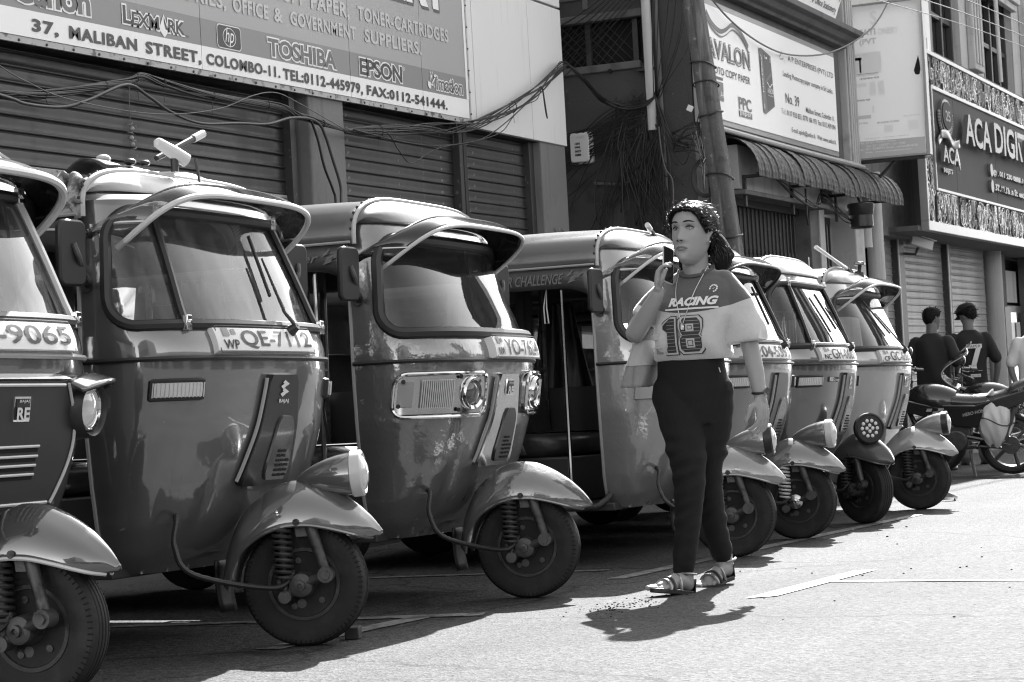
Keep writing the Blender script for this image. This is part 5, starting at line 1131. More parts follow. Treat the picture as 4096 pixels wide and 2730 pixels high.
    for sg in (-1, 1):
        rw = MB().lathe([(-.040, .120), (-.054, .165), (-.048, .200), (0, .212), (.048, .200), (.054, .165), (.040, .120), (.02, .05), (.02, 0)], (-1.98, sg * .55, wr), (0, 1, 0), 32)
        rw.lathe([(-.03, .12), (-.01, .06), (-.02, 0)], (-1.98, sg * .55, wr), (0, 1, 0), 24); rw.build('rear_wheel', M_['tyre'], root)
    ds = MB(); mtx = [(-.72, .60), (-1.12, .60)]
    seat = MB().grid(lambda u, v: Vector((-.92 + .24 * math.cos(2 * math.pi * u) ** 1 * (1 - .25 * (2 * v - 1) ** 4), .44 * math.copysign(abs(math.sin(2 * math.pi * u)) ** .6, math.sin(2 * math.pi * u)) * (1 - .08 * (2 * v - 1) ** 4), .54 + .12 * v)), 32, 6)
    seat.add([Vector((-.92 + .2 * math.cos(a), .40 * math.sin(a), .665)) for a in np.linspace(0, 2 * math.pi, 24, endpoint=False)], [tuple(range(24))])
    seat.build('driver_seat', M_['vinyl_black'], root)
    MB().span((-.70, -.42, .31), (-1.14, .42, .54)).build('seat_box', M_['body_dark'], root, bevel=.01)
    MB().grid(lambda u, v: Vector((-1.20 - .05 * v - .02 * math.sin(u * 9), -.46 + .92 * u, .62 + .36 * v)), 10, 8).build('driver_backrest', M_['vinyl_black'], root, solid=.06, bevel=.02)
    MB().span((-1.62, -.56, .32), (-2.2, .56, .62)).build('passenger_seat', M_['vinyl_black'], root, bevel=.03)
    MB().grid(lambda u, v: Vector((-2.12 - .12 * v, -.56 + 1.12 * u, .62 + .50 * v)), 8, 8).build('passenger_backrest', M_['vinyl_black'], root, solid=.08, bevel=.02)
    for bar in ([(-1.24, -.56, .31), (-1.24, -.58, 1.47)], [(-1.24, .56, .31), (-1.24, .58, 1.47)], [(-1.24, -.57, 1.0), (-1.24, .57, 1.0)], [(-2.2, -.58, .7), (-2.2, -.58, 1.47)], [(-2.2, .58, .7), (-2.2, .58, 1.47)]):
        MB().tube(bar, .016, 8).build('hood_bar', M_['worn_metal'], root)
    # rolled or hanging rain flap beside the door and an added panel that darkens the far side
    if cfg.get('flap', True):
        x0 = cfg.get('flap_x', -1.16)
        def flap(u, v):
            w = .10 + .16 * v ** 1.3; x = x0 + (u - .5) * w * 2 + .06 * v; y = -.585 - .03 * math.sin(u * 13 + v * 2) - .02 * v
            return Vector((x, y, 1.40 - .84 * v))
        MB().grid(flap, 30, 20).build('door_flap', M_['vinyl_black'], root, solid=.004)
    MB().grid(lambda u, v: Vector((-.75 - 1.5 * u, .60 + .012 * math.sin(u * 40), .40 + .50 * v)), 50, 4).build('side_shade_panel', M_['cloth_dark'], root, solid=.004)  # panel added so that the cabin stays dark
    MB().grid(lambda u, v: Vector((-1.27 + .012 * math.sin(u * 60), -.5 + 1.0 * u, 1.02 + .45 * v)), 60, 4, keep=lambda u, v: not (.2 < u < .8 and .2 < v < .8)).build('partition_curtain', M_['cloth_dark'], root, solid=.004)
    MB().tube([(-.66, -.50, .40), (-.66, -.52, 1.44)], .011, 8).build('grab_rail', chrome, root)
    MB().tube([(-.72, -.56, 1.38), (-.72, -.57, 1.28), (-.71, -.575, 1.20), (-.73, -.575, 1.20), (-.735, -.57, 1.28)], .004, 6, closed=True).build('hand_strap', M_['plastic_pale'], root)
    if cfg.get('sticker'):
        stk_ = slab(sh, -.335, -.175, .872, .912, .006, 8, 3).build('sticker', M_['letter_black'], root)
        lettering('RE', lambda u, v: sh.P(-.325 + u, .879 + v, .010), .05, .026, M_['badge_light'], stk_, bold=.04); lettering('2', lambda u, v: sh.P(-.268 + u, .879 + v, .010), .014, .022, M_['badge_light'], stk_, bold=.02); lettering('STROKE', lambda u, v: sh.P(-.248 + u, .879 + v, .010), .062, .014, M_['badge_light'], stk_, bold=.02)
    # ---- wing mirror on the driver's side (and its mate)
    for sg in ((-1, 1) if cfg.get('mirror', True) else ()):
        c = Vector((-.40, sg * .715, 1.335)); ey = Vector((.35 * -sg * 0 + .18, -sg * 1, 0)).normalized() if False else Vector((.12, 1, 0)).normalized(); ez = Vector((.02, 0, 1)).normalized(); en = ey.cross(ez)
        if en.x < 0: en = -en
        w, hh = (.125, .215)
        o = c - ey * w / 2 - ez * hh / 2 - en * .012
        mi = MB().prism(rrect(w, hh, .03), o, ey, ez, en, .024).build('wing_mirror', M_['black_trim'], root, bevel=.008)
        MB().prism(rrect(w - .016, hh - .016, .025), o + ey * .008 + ez * .008 - en * .001, ey, ez, -en, .001).build('mirror_glass', chrome, mi)
        p0 = sh.P(sg * (sh.L(1.24) - .03), 1.235, 0)
        MB().tube([p0, p0 + Vector((.03, sg * .03, .01)), p0 + Vector((.035, sg * .075, .045)), c + en * .02 + Vector((0, -sg * .02, -.02)), c + en * .012 + Vector((0, 0, .03))], .0105, 8, smooth=5).cyl(p0, p0 + sh.N(sg * (sh.L(1.24) - .03), 1.235) * .012, .022, 12).build('mirror_arm', M_['worn_metal'], mi)
    # ---- visor over the windscreen
    vz = cfg.get('visor')
    if vz:
        reach = cfg.get('visor_reach', .235); tip = cfg.get('visor_tip', 1.535); low = cfg.get('visor_low', 1.36)
        def vout(a):
            k = abs(a); y = cfg.get('visor_w', .50) * math.copysign(math.sin(k * math.pi / 2) ** .8, a)
            return Vector((-.37 + reach * (1 - k ** 3.2) ** .75, y, low + (tip - low) * (1 - k ** 3) ** .8))
        def vin(a):
            k = abs(a); z = 1.40 + .13 * (1 - k ** 4); return sh.P(a * (sh.L(z) - .03), z, .02)
        def vf(u, v):
            a = 2 * u - 1; p = vin(a).lerp(vout(a), v); p.z += .05 * math.sin(math.pi * v) * (1 - abs(a) ** 3); return p
        vo = MB().grid(vf, 40, 10).build('visor', M_[vz], root, solid=.003)
        MB().tube([vout(a) for a in np.linspace(-1, 1, 60)], cfg.get('visor_tube', .0085), 8).build('visor_edge', cfg.get('visor_edge', M_['plastic_pale']), vo)
        for sg in (-1, 1):
            p = sh.P(sg * (sh.L(1.41) - .035), 1.41, .012); q = vout(sg * .86)
            k = MB().tube([p, p.lerp(q, .5) + Vector((.0, 0, .015)), q], .006, 6); k.cyl(p + Vector((-.01, 0, 0)), p + Vector((.015, 0, 0)), .014, 12); k.build('visor_bracket', chrome, vo)
    # ---- wiper
    if cfg.get('wiper', True):
        q0 = cfg.get('wiper_s', .12); a = sh.P(q0, 1.07, .02)
        b = sh.P(q0 + cfg.get('wiper_lean', .02), 1.33, .03)
        w = MB().cone(a, a + sh.N(q0, 1.07) * .035, .022, .012, 12).tube([a + sh.N(q0, 1.07) * .03, sh.P(q0, 1.13, .035), b], [.008, .006, .004], 8)
        wo = w.build('wiper', trim, root)
        l = cfg.get('wiper_lean', .02)
        MB().tube([sh.P(q0 + l * .2 - .015, 1.20, .014), sh.P(q0 + l * 1.3 + .005, 1.42, .014)], .0065, 6).build('wiper_blade', M_['rubber'], wo)
    for kind in cfg.get('roof', ()):
        if kind == 'camera':
            o = Vector((-.375, -.13, 1.575))
            bx = MB().prism([(-.05, 0), (.05, 0), (.035, .075), (-.032, .07)], o + Vector((-.03, -.01, 0)), Vector((.45, .9, 0)).normalized(), EZ, Vector((-.9, .45, 0)).normalized(), .05).build('roof_camera', M_['plastic_pale'], root, bevel=.006)
            MB().tube([o + Vector((0, 0, .07)), o + Vector((0, .0, .115))], .014, 8).build('camera_mount', trim, bx)
            MB().lathe([(-.085, .006), (-.075, .018), (0, .024), (.055, .024), (.058, .018), (.03, .017)], o + Vector((0, 0, .135)), Vector((.35, .75, -.42)), 18).build('camera_barrel', M_['plastic_pale'], bx)
            MB().tube([o + Vector((.03, .045, .02)), o + Vector((.05, .09, .02))], .014, 10).build('camera_knob', M_['worn_metal'], bx)
            MB().tube([o + Vector((.02, .06, .02)), o + Vector((.02, .12, .03)), o + Vector((.0, .15, .07)), o + Vector((-.01, .15, .13))], .006, 6, smooth=5).build('camera_wire', trim, bx)
            a, b = o + Vector((-.06, -.02, .12)), o + Vector((-.05, .27, .235)); MB().tube([a, a.lerp(b, .78)], [.010, .012], 8).build('antenna', trim, bx); MB().tube([a.lerp(b, .78), b], .0145, 10).build('antenna_tip', M_['plastic_pale'], bx)
            MB().grid(lambda u, v: Vector((-.48 - .16 * u + .02 * math.sin(v * 9), -.40 + .62 * v, 1.645 + .028 * math.sin(math.pi * u) + .012 * math.sin(v * 14 + u * 3))), 10, 24).build('folded_sheet', M_['gloss_black'], root, solid=.004)
            for k_, (yy, w_) in enumerate(((-.30, .06), (-.14, .05), (-.05, .045))): MB().ball((-.55, yy, 1.69 + .004 * k_), w_ * .5, 10, 7, (.8, 1, .5)).build('cloth_knot', M_['vinyl_light'] if k_ == 0 else trim, root)
            MB().grid(lambda u, v: Vector((-.475 + .02 * math.sin(u * 8 + v * 5) + .09 * (u - .5), -.608 - .018 * math.sin(u * 7 + v * 9), 1.60 - .14 * v * (1 - .4 * u) + .014 * math.sin(u * 11))), 16, 12).build('torn_cloth', M('torn_cloth', .16, .8, stain=[(18, .48, .56, .5, .8)], bump=(30, .8)), root, solid=.012)
            for z_ in (1.60, 1.545): MB().tube([(-.55, -.62, z_ - .01), (-1.1, -.63, z_ + .02), (-2.0, -.62, z_ + .01)], .006, 6, smooth=4).build('tie_rope', M_['plastic_pale'], root)
            MB().grid(lambda u, v: sh.P(-.70 + .42 * u, 1.545 - .022 * v - .012 * math.sin(u * 3.1), .014 + .01 * v), 16, 3).build('packing_tape', M_['visor_clear'], root)
            p_ = sh.P(-.66, 1.415, .01); MB().tube([p_ + Vector((-.12, -.09, .012)), p_ + Vector((.02, -.02, .004)), p_ + Vector((.05, .10, -.02)), p_ + Vector((.06, .22, -.045))], [.004, .005, .005, .002], 6).build('cable_strap', M_['plastic_pale'], root)
        elif kind == 'rod':
            a, b = Vector((-.42, .30, 1.60)), Vector((-.40, .04, 1.70)); r_ = MB().tube([a, a.lerp(b, .8)], .011, 8).build('antenna', M_['gloss_grey'], root); MB().tube([a.lerp(b, .8), b], .014, 10).build('antenna_tip', M_['plastic_pale'], r_)
        elif kind == 'wipers':
            for k_ in (0, 1):
                a = Vector((-.40, -.10 + .05 * k_, 1.66)); b = Vector((-.46 - .02 * k_, -.62 + .05 * k_, 1.79)); MB().tube([a, b], .011, 8).build('antenna', M_['plastic_pale'], root)
                MB().tube([a, a + Vector((.03, .06, -.07))], .018, 8).build('antenna_base', trim, root)
            MB().tube([(-.7, -.55, 1.66), (-.8, -.95, 1.70)], .006, 6).build('aerial', M_['plastic_pale'], root)
            g_ = MB().prism([(-.06, 0), (.06, 0), (.045, .075), (-.045, .075)], (-.36, .10, 1.575), (.3, .95, 0), EZ, (-.95, .3, 0), .06).build('roof_device', trim, root, bevel=.006); MB().box((-.36, .10, 1.70), (.07, .17, .022), Matrix.Rotation(.2, 4, 'Z')).build('device_panel', M_['gloss_grey'], g_, bevel=.006); MB().tube([(-.37, .10, 1.64), (-.36, .10, 1.70)], .014, 8).build('device_stem', trim, g_)
            MB().grid(lambda u, v: Vector((-.50 + .012 * math.sin(v * 9), -.70 + .07 * (u - .5) * (1 - .6 * v), 1.70 - .62 * v) if False else (-.50, -.68 + .10 * (u - .5) * (.3 + .7 * v), 1.72 - .62 * v)), 4, 10).build('pennant', trim, root, solid=.003)
    return root
# ---------------------------------------------------------------- the row of auto rickshaws
AUTOS = [
    dict(seed=1, x=4.95, y=3.74, steer=4, label='dark rickshaw cut off by the left edge, twin round headlamps and plate ending 9065', plate=('', 'QP-9065'),
         paint=auto_paint(1, .07), canopy=M('canopy_vinyl', .04, .3, coat=.4, bump=(4, .25)), apron=None, grille=True, visor='visor_dark', visor_tube=.014, plate_s=(-.36, .34), plate_z=(.99, 1.085), divider_mat=MT['plastic_pale'], divider_r=.012, wiper=False,
         fender_edge=MT['plastic_pale'], belt=MT['grey_trim'], mirror=False, glass=MT['glass_dusty']),
    dict(seed=2, x=6.34, y=3.67, steer=20, label='mid grey auto rickshaw with clear visor, white camera on its roof and plate QE-7112', plate=('WP', 'QE-7112'),
         paint=auto_paint(2, .115), canopy=MT['vinyl_light'], headlight='bullet', rim=MT['plastic_pale'], cowl_lamp='rect', badge='chevrons', visor='visor_clear', visor_tube=.011, roof=('camera',), slump=.10, canopy_rear=MT['vinyl_dark'], crown=.02, plate_s=(-.36, .245), glass=MT['glass_dusty'], wiper_s=.10, belt=MT['black_trim']),
    dict(seed=3, x=8.04, y=3.59, steer=14, label='dented auto rickshaw with chrome lamp cluster, dark visor and plate YO-7624', plate=('NW', 'YO-7624'),
         paint=auto_paint(3, .13, .8), canopy=M('canopy_vinyl', .09, .28, coat=.4, bump=(4, .25)), apron='chrome', badge='boxed', cowl_lamp='cluster', visor='visor_dark', visor_reach=.26, dividers=False, pillar=.12, gasket=.024, wiper=False,
         plate_s=(-.14, .36), plate_z=(.985, 1.075), plate_off=.035, side_text=('Super Power', .42, -1.0), mirror=True),
    dict(seed=4, x=10.17, y=3.41, steer=11, label='pale worn auto rickshaw with SUPER CHALLENGE along its roof edge, behind the woman', plate=('WP', 'GV-3918'),
         paint=auto_paint(4, .24, .6), canopy=M('canopy_vinyl', .10, .25, coat=.4, bump=(4, .25)), headlight='bullet', rim=MT['black_trim'], cowl_lamp='recess', badge='boxed', visor='visor_clear', visor_edge=MT['plastic_pale'], dividers=False, pillar=.12, gasket=.022,
         side_text=('SUPER CHALLENGE', .40, -1.0), wiper=False, roof=('rod',)),
    dict(seed=5, x=11.455, y=3.46, steer=8, label='auto rickshaw with streaked paint, white front spring and plate 204-5391', plate=('', '204-5391'),
         paint=auto_paint(5, .15, .2), canopy=MT['vinyl_light'], headlight='bullet', rim=MT['plastic_pale'], cowl_lamp='rect', visor='visor_clear', visor_edge=MT['black_trim'], spring=MT['plastic_pale'], hub_bright=True, wiper_s=.1),
    dict(seed=6, x=12.83, y=3.45, steer=-32, label='dark auto rickshaw with round LED lamp, wheel turned outward and plate GH-0687', plate=('NC', 'GH-0687'),
         paint=auto_paint(6, .085), canopy=MT['vinyl_light'], headlight='led', headlight_mat=MT['black_trim'], rim=MT['black_trim'], cowl_lamp='rect', badge='chevrons', sticker=True, fender=M('fender_paint', .07, .3, coat=.5), wiper_s=.1, wiper_lean=-.1),
    dict(seed=7, x=14.33, y=3.47, steer=5, label='palest auto rickshaw at the far end of the row, plate GC-6381', plate=('CP', 'GC-6381'),
         paint=auto_paint(7, .36), canopy=M('canopy_vinyl', .22, .3, coat=.3, bump=(4, .25)), headlight='bullet', rim=MT['black_trim'], cowl_lamp=None, badge='boxed', visor='visor_clear', dividers=False, wiper_s=.05, wiper_lean=-.25, roof=('wipers',)),
]
for c in AUTOS: make_auto(c, MT)
# ---------------------------------------------------------------- people
def V3(*a): return Vector(a)
def limb(mb, pts, rads, n=14, k=4, flat=None):
    P = catmull([Vector(p) for p in pts], k); r = np.interp(np.linspace(0, 1, len(P)), np.linspace(0, 1, len(pts)), rads)
    mb.tube(P, list(r), n); mb.ball(P[0], float(r[0]) * .99, 12, 8); mb.ball(P[-1], float(r[-1]) * .99, 12, 8)
def loft(mb, secs, n=36, k=5, ex=2.3):
    """secs: (z, centre f, centre l, half depth, half width)"""
    S = np.array(secs, float); t = np.linspace(0, 1, len(S)); tt = np.linspace(0, 1, (len(S) - 1) * k + 1)
    Q = np.array([np.interp(tt, t, S[:, i]) for i in range(5)]).T
    for _ in range(2): Q[1:-1] = (Q[:-2] + 2 * Q[1:-1] + Q[2:]) / 4
    o = len(mb.v)
    for z, cf, cl, a, b in Q:
        for i in range(n):
            th = 2 * math.pi * i / n; c, s_ = math.cos(th), math.sin(th)
            mb.v.append((cf + a * math.copysign(abs(c) ** (2 / ex), c), cl + b * math.copysign(abs(s_) ** (2 / ex), s_), z))
    m = len(Q)
    for i in range(m - 1):
        for j in range(n): mb.f.append((o + i * n + j, o + i * n + (j + 1) % n, o + (i + 1) * n + (j + 1) % n, o + (i + 1) * n + j))
    mb.f.append(tuple(o + j for j in range(n))); mb.f.append(tuple(o + (m - 1) * n + j for j in reversed(range(n))))
def sleeve(mb, pts, rads):
    P = catmull([Vector(p) for p in pts], 6); mb.ball(P[0], rads[0], 14, 10); mb.tube(P, rads, 24)
def fuse(mb, name, mat, parent, voxel=.006, smooth=3, extra=None, shape=None):
    """one continuous skin from overlapping closed pieces"""
    o = mb.build(name, None, None, sharp=0)
    md = o.modifiers.new('r', 'REMESH'); md.mode = 'VOXEL'; md.voxel_size = voxel; md.use_smooth_shade = True
    if smooth: sm = o.modifiers.new('s', 'SMOOTH'); sm.factor = .5; sm.iterations = smooth
    dg = bpy.context.evaluated_depsgraph_get(); dg.update()
    me = bpy.data.meshes.new_from_object(o.evaluated_get(dg)); old = o.data; o.modifiers.clear(); o.data = me; bpy.data.meshes.remove(old)
    if shape:
        for v in me.vertices: v.co = shape(v.co)
    me.polygons.foreach_set('use_smooth', [True] * len(me.polygons)); me.materials.clear(); me.materials.append(mat)
    for m_ in (extra or []): me.materials.append(m_)
    me.name = name; o.parent = parent; return o

HZ = np.array([.118, .112, .092, .062, .034, .016, -.008, -.036, -.062, -.088, -.110, -.124])
HF = np.array([.000, .034, .068, .088, .094, .089, .089, .090, .088, .086, .080, .058])
HB = np.array([-.010, -.056, -.086, -.102, -.104, -.102, -.098, -.085, -.062, -.038, -.012, .014])
HW = np.array([.004, .036, .056, .068, .071, .071, .0695, .066, .059, .049, .034, .016])
class Head:
    def __init__(s, origin, yaw=0.0, pitch=0.0, size=1.0, face=True):
        s.m = Matrix.Translation(Vector(origin)) @ Matrix.Rotation(yaw, 4, 'Z') @ Matrix.Rotation(pitch, 4, 'Y') @ Matrix.Scale(size, 4); s.face = face
    def loc(s, th, z, off=0.0):
        """th: angle round from the nose towards the left ear"""
        ii = lambda A: float(np.interp(-z, -HZ, A)); f1, b1, w = ii(HF), ii(HB), ii(HW); c = (f1 + b1) / 2 if False else min(.0, f1 * .2)
        co, si = math.cos(th), math.sin(th); n = 2.25
        ex_ = (f1 - c) if co > 0 else (c - b1)
        f = c + ex_ * math.copysign(abs(co) ** (2 / n), co); l = w * math.copysign(abs(si) ** (2 / n), si)
        if s.face and co > .1:
            g = lambda l0, z0, sl, sz: math.exp(-((l - l0) / sl) ** 2 - ((z - z0) / sz) ** 2)
            d = 0
            ridge = np.interp(-z, [-.032, -.02, -.005, .012, .028, .034, .042], [0, .004, .010, .019, .0255, .021, 0]); d += ridge * math.exp(-(l / (.0085 + .10 * max(0, -z) * .5 * .05 + .003 * (z < -.01))) ** 2)
            for sg in (-1, 1):
                d += .0095 * g(sg * .0135, -.031, .0075, .0075) - .0145 * g(sg * .031, .017, .017, .0105) + .004 * g(sg * .046, -.018, .018, .016) + .003 * g(sg * .030, .036, .02, .008)
                d += .004 * g(sg * .040, -.075, .02, .02) - .003 * g(sg * .022, -.050, .006, .010)
            d += .0075 * g(0, -.0575, .020, .0055) + .0065 * g(0, -.0705, .018, .0065) - .004 * g(0, -.0645, .024, .0024) - .004 * g(0, -.082, .02, .006) + .007 * g(0, -.102, .018, .012)
            d += .002 * g(.006, -.052, .003, .006) + .002 * g(-.006, -.052, .003, .006) - .0015 * g(0, -.05, .003, .008)
            f += d
        p = Vector((f, l, z))
        if off: p += Vector((f - c, l, z * .4)).normalized() * off
        return p
    def P(s, th, z, off=0.0): return s.m @ s.loc(th, z, off)
    def at(s, l, z, off=0.0):
        """the point of the face at sideways l and height z"""
        lo, hi = 0.0, math.pi / 2 - .01; a = abs(l)
        for _ in range(30):
            m_ = (lo + hi) / 2
            if abs(s.loc(m_, z).y) < a: lo = m_
            else: hi = m_
        return s.P(math.copysign(lo, l), z, off)
    def add(s, mb):
        nz_, nt = 64, 72; o = len(mb.v)
        zs = .1178 - (.1178 + .1235) * (0.5 - 0.5 * np.cos(np.linspace(.02, .98, nz_) * math.pi))
        for z in zs:
            for j in range(nt): mb.v.append(tuple(s.P(2 * math.pi * j / nt, float(z))))
        for i in range(nz_ - 1):
            for j in range(nt): mb.f.append((o + i * nt + j, o + (i + 1) * nt + j, o + (i + 1) * nt + (j + 1) % nt, o + i * nt + (j + 1) % nt))
        mb.f.append(tuple(o + j for j in reversed(range(nt)))); mb.f.append(tuple(o + (nz_ - 1) * nt + j for j in range(nt)))
        for sg in (-1, 1):   # ears: rim and lobe
            pts = [s.m @ Vector((-.004, sg * .070, -.030)), s.m @ Vector((-.008, sg * .075, -.012)), s.m @ Vector((-.018, sg * .082, .010)), s.m @ Vector((-.012, sg * .081, .024)), s.m @ Vector((.002, sg * .074, .022)), s.m @ Vector((.004, sg * .071, .006))]
            P = catmull(pts, 4); mb.tube(P, .0052, 8); mb.ball(P[0], .0075, 8, 6); mb.ball(P[-1], .005, 8, 6)
            mb.grid(lambda u, w: s.m @ (Vector((-.007, sg * .070, -.002)) + Vector((.011 * math.sin(math.pi * w) * math.cos(2 * math.pi * u), sg * .006 * math.sin(math.pi * w) * math.sin(2 * math.pi * u), .024 * math.cos(math.pi * w)))), 12, 8)
def hand(mb, wrist, tip_dir, palm_n, side, curl, spread=.10, scale=1.0, thumb=.5):
    """palm, four fingers of unequal length with knuckle bends and a thumb. palm_n: the way the palm faces; side: unit vector towards the thumb"""
    d = Vector(tip_dir).normalized(); n = Vector(palm_n); n = (n - d * n.dot(d)).normalized(); t = Vector(side); t = (t - d * t.dot(d) - n * t.dot(n)).normalized(); w = Vector(wrist); S = scale
    for k in range(4):
        a = w + t * (.024 - .016 * k) * S + d * .012 * S; b = w + d * .085 * S + t * (.030 - .0205 * k) * S; limb(mb, [a, (a + b) / 2 - n * .002, b], [.016 * S, .0150 * S, .0115 * S], 10, 3)
    knuckle_len = (.070, .078, .073, .058)
    for k in range(4):
        base = w + d * .084 * S + t * (.030 - .0205 * k) * S; cv = curl[k]; dirv = (d + t * spread * (1.5 - k) * .5).normalized(); L = knuckle_len[k] * S; pts = [base - dirv * .02]
        p = base; a = cv * .35
        for j, fr in enumerate((.45, .32, .23)):
            a += cv * (.55, .9, .7)[j]; v = dirv * math.cos(a) + n * math.sin(a); pts.append(p); p = p + v * L * fr
        pts.append(p); limb(mb, pts, [.0098 * S, .0098 * S, .0090 * S, .0082 * S, .0068 * S], 10, 3)
    b = w + t * .024 * S + d * .022 * S + n * .006 * S; v1 = (d * .55 + t * .75 + n * .35).normalized(); p1 = b + v1 * .040 * S; v2 = (d * .9 + t * (.35 - thumb * .7) + n * (.25 + thumb * .6)).normalized(); p2 = p1 + v2 * .030 * S; p3 = p2 + (v2 + n * thumb * .5).normalized() * .024 * S
    limb(mb, [b, p1, p2, p3], [.0150 * S, .0118 * S, .0102 * S, .0080 * S], 10, 3)
def skin_mat(v): 
    m = M('skin', v, .48, spec=.4, nz=[(30, .05)], stain=[(90, .64, .72, v * .72, .5)], bump=(140, .08)); b = m.node_tree.nodes['Principled BSDF']; b.inputs['Subsurface Weight'].default_value = .15; b.inputs['Subsurface Scale'].default_value = .012; b.inputs['Subsurface Radius'].default_value = (1, 1, 1); return m
HAIR = M('hair', .012, .42, spec=.55)
LIP = M('lip', .17, .42); LASH = M('lash', .006, .6); SCL = M('sclera', .50, .2, coat=.6); IRIS = M('iris', .008, .08, coat=1.0)

def two_tone(name, lo, hi, thr, k, cl, extra_lo=()):
    """jersey print: a dark yoke above an arched line, heathered cloth"""
    m = M(name, .5, .85, spec=.2, nz=[(70, .10), (9, .06)], bump=(26, .35)); n, l = m.node_tree.nodes, m.node_tree.links; b = n['Principled BSDF']
    src = b.inputs['Base Color'].links[0].from_socket; tc = n.new('ShaderNodeTexCoord'); sx = n.new('ShaderNodeSeparateXYZ'); l.new(tc.outputs['Object'], sx.inputs[0])
    def mt(op, a, c):
        q_ = n.new('ShaderNodeMath'); q_.operation = op
        for i, w in enumerate((a, c)):
            if isinstance(w, (int, float)): q_.inputs[i].default_value = w
            else: l.new(w, q_.inputs[i])
        return q_.outputs[0]
    dy = mt('SUBTRACT', sx.outputs[1], cl); arch = mt('MULTIPLY', mt('MULTIPLY', dy, dy), k); zz = mt('ADD', sx.outputs[2], arch); top = mt('GREATER_THAN', zz, thr)
    # pale band again at the sleeve ends
    ad = mt('ABSOLUTE', dy, 0); hem = mt('LESS_THAN', mt('SUBTRACT', sx.outputs[2], mt('MULTIPLY', ad, -.35)), 1.168); hem2 = mt('MULTIPLY', hem, mt('GREATER_THAN', ad, .172)); top = mt('MULTIPLY', top, mt('SUBTRACT', 1.0, hem2))
    f = n.new('ShaderNodeMapRange'); f.inputs[3].default_value = lo / .5; f.inputs[4].default_value = hi / .5; l.new(top, f.inputs[0])
    mx = n.new('ShaderNodeVectorMath'); mx.operation = 'SCALE'; l.new(src, mx.inputs[0]); l.new(f.outputs[0], mx.inputs['Scale']); l.new(mx.outputs[0], b.inputs['Base Color']); b.inputs['Sheen Weight'].default_value = .8; b.inputs['Sheen Roughness'].default_value = .45; return m

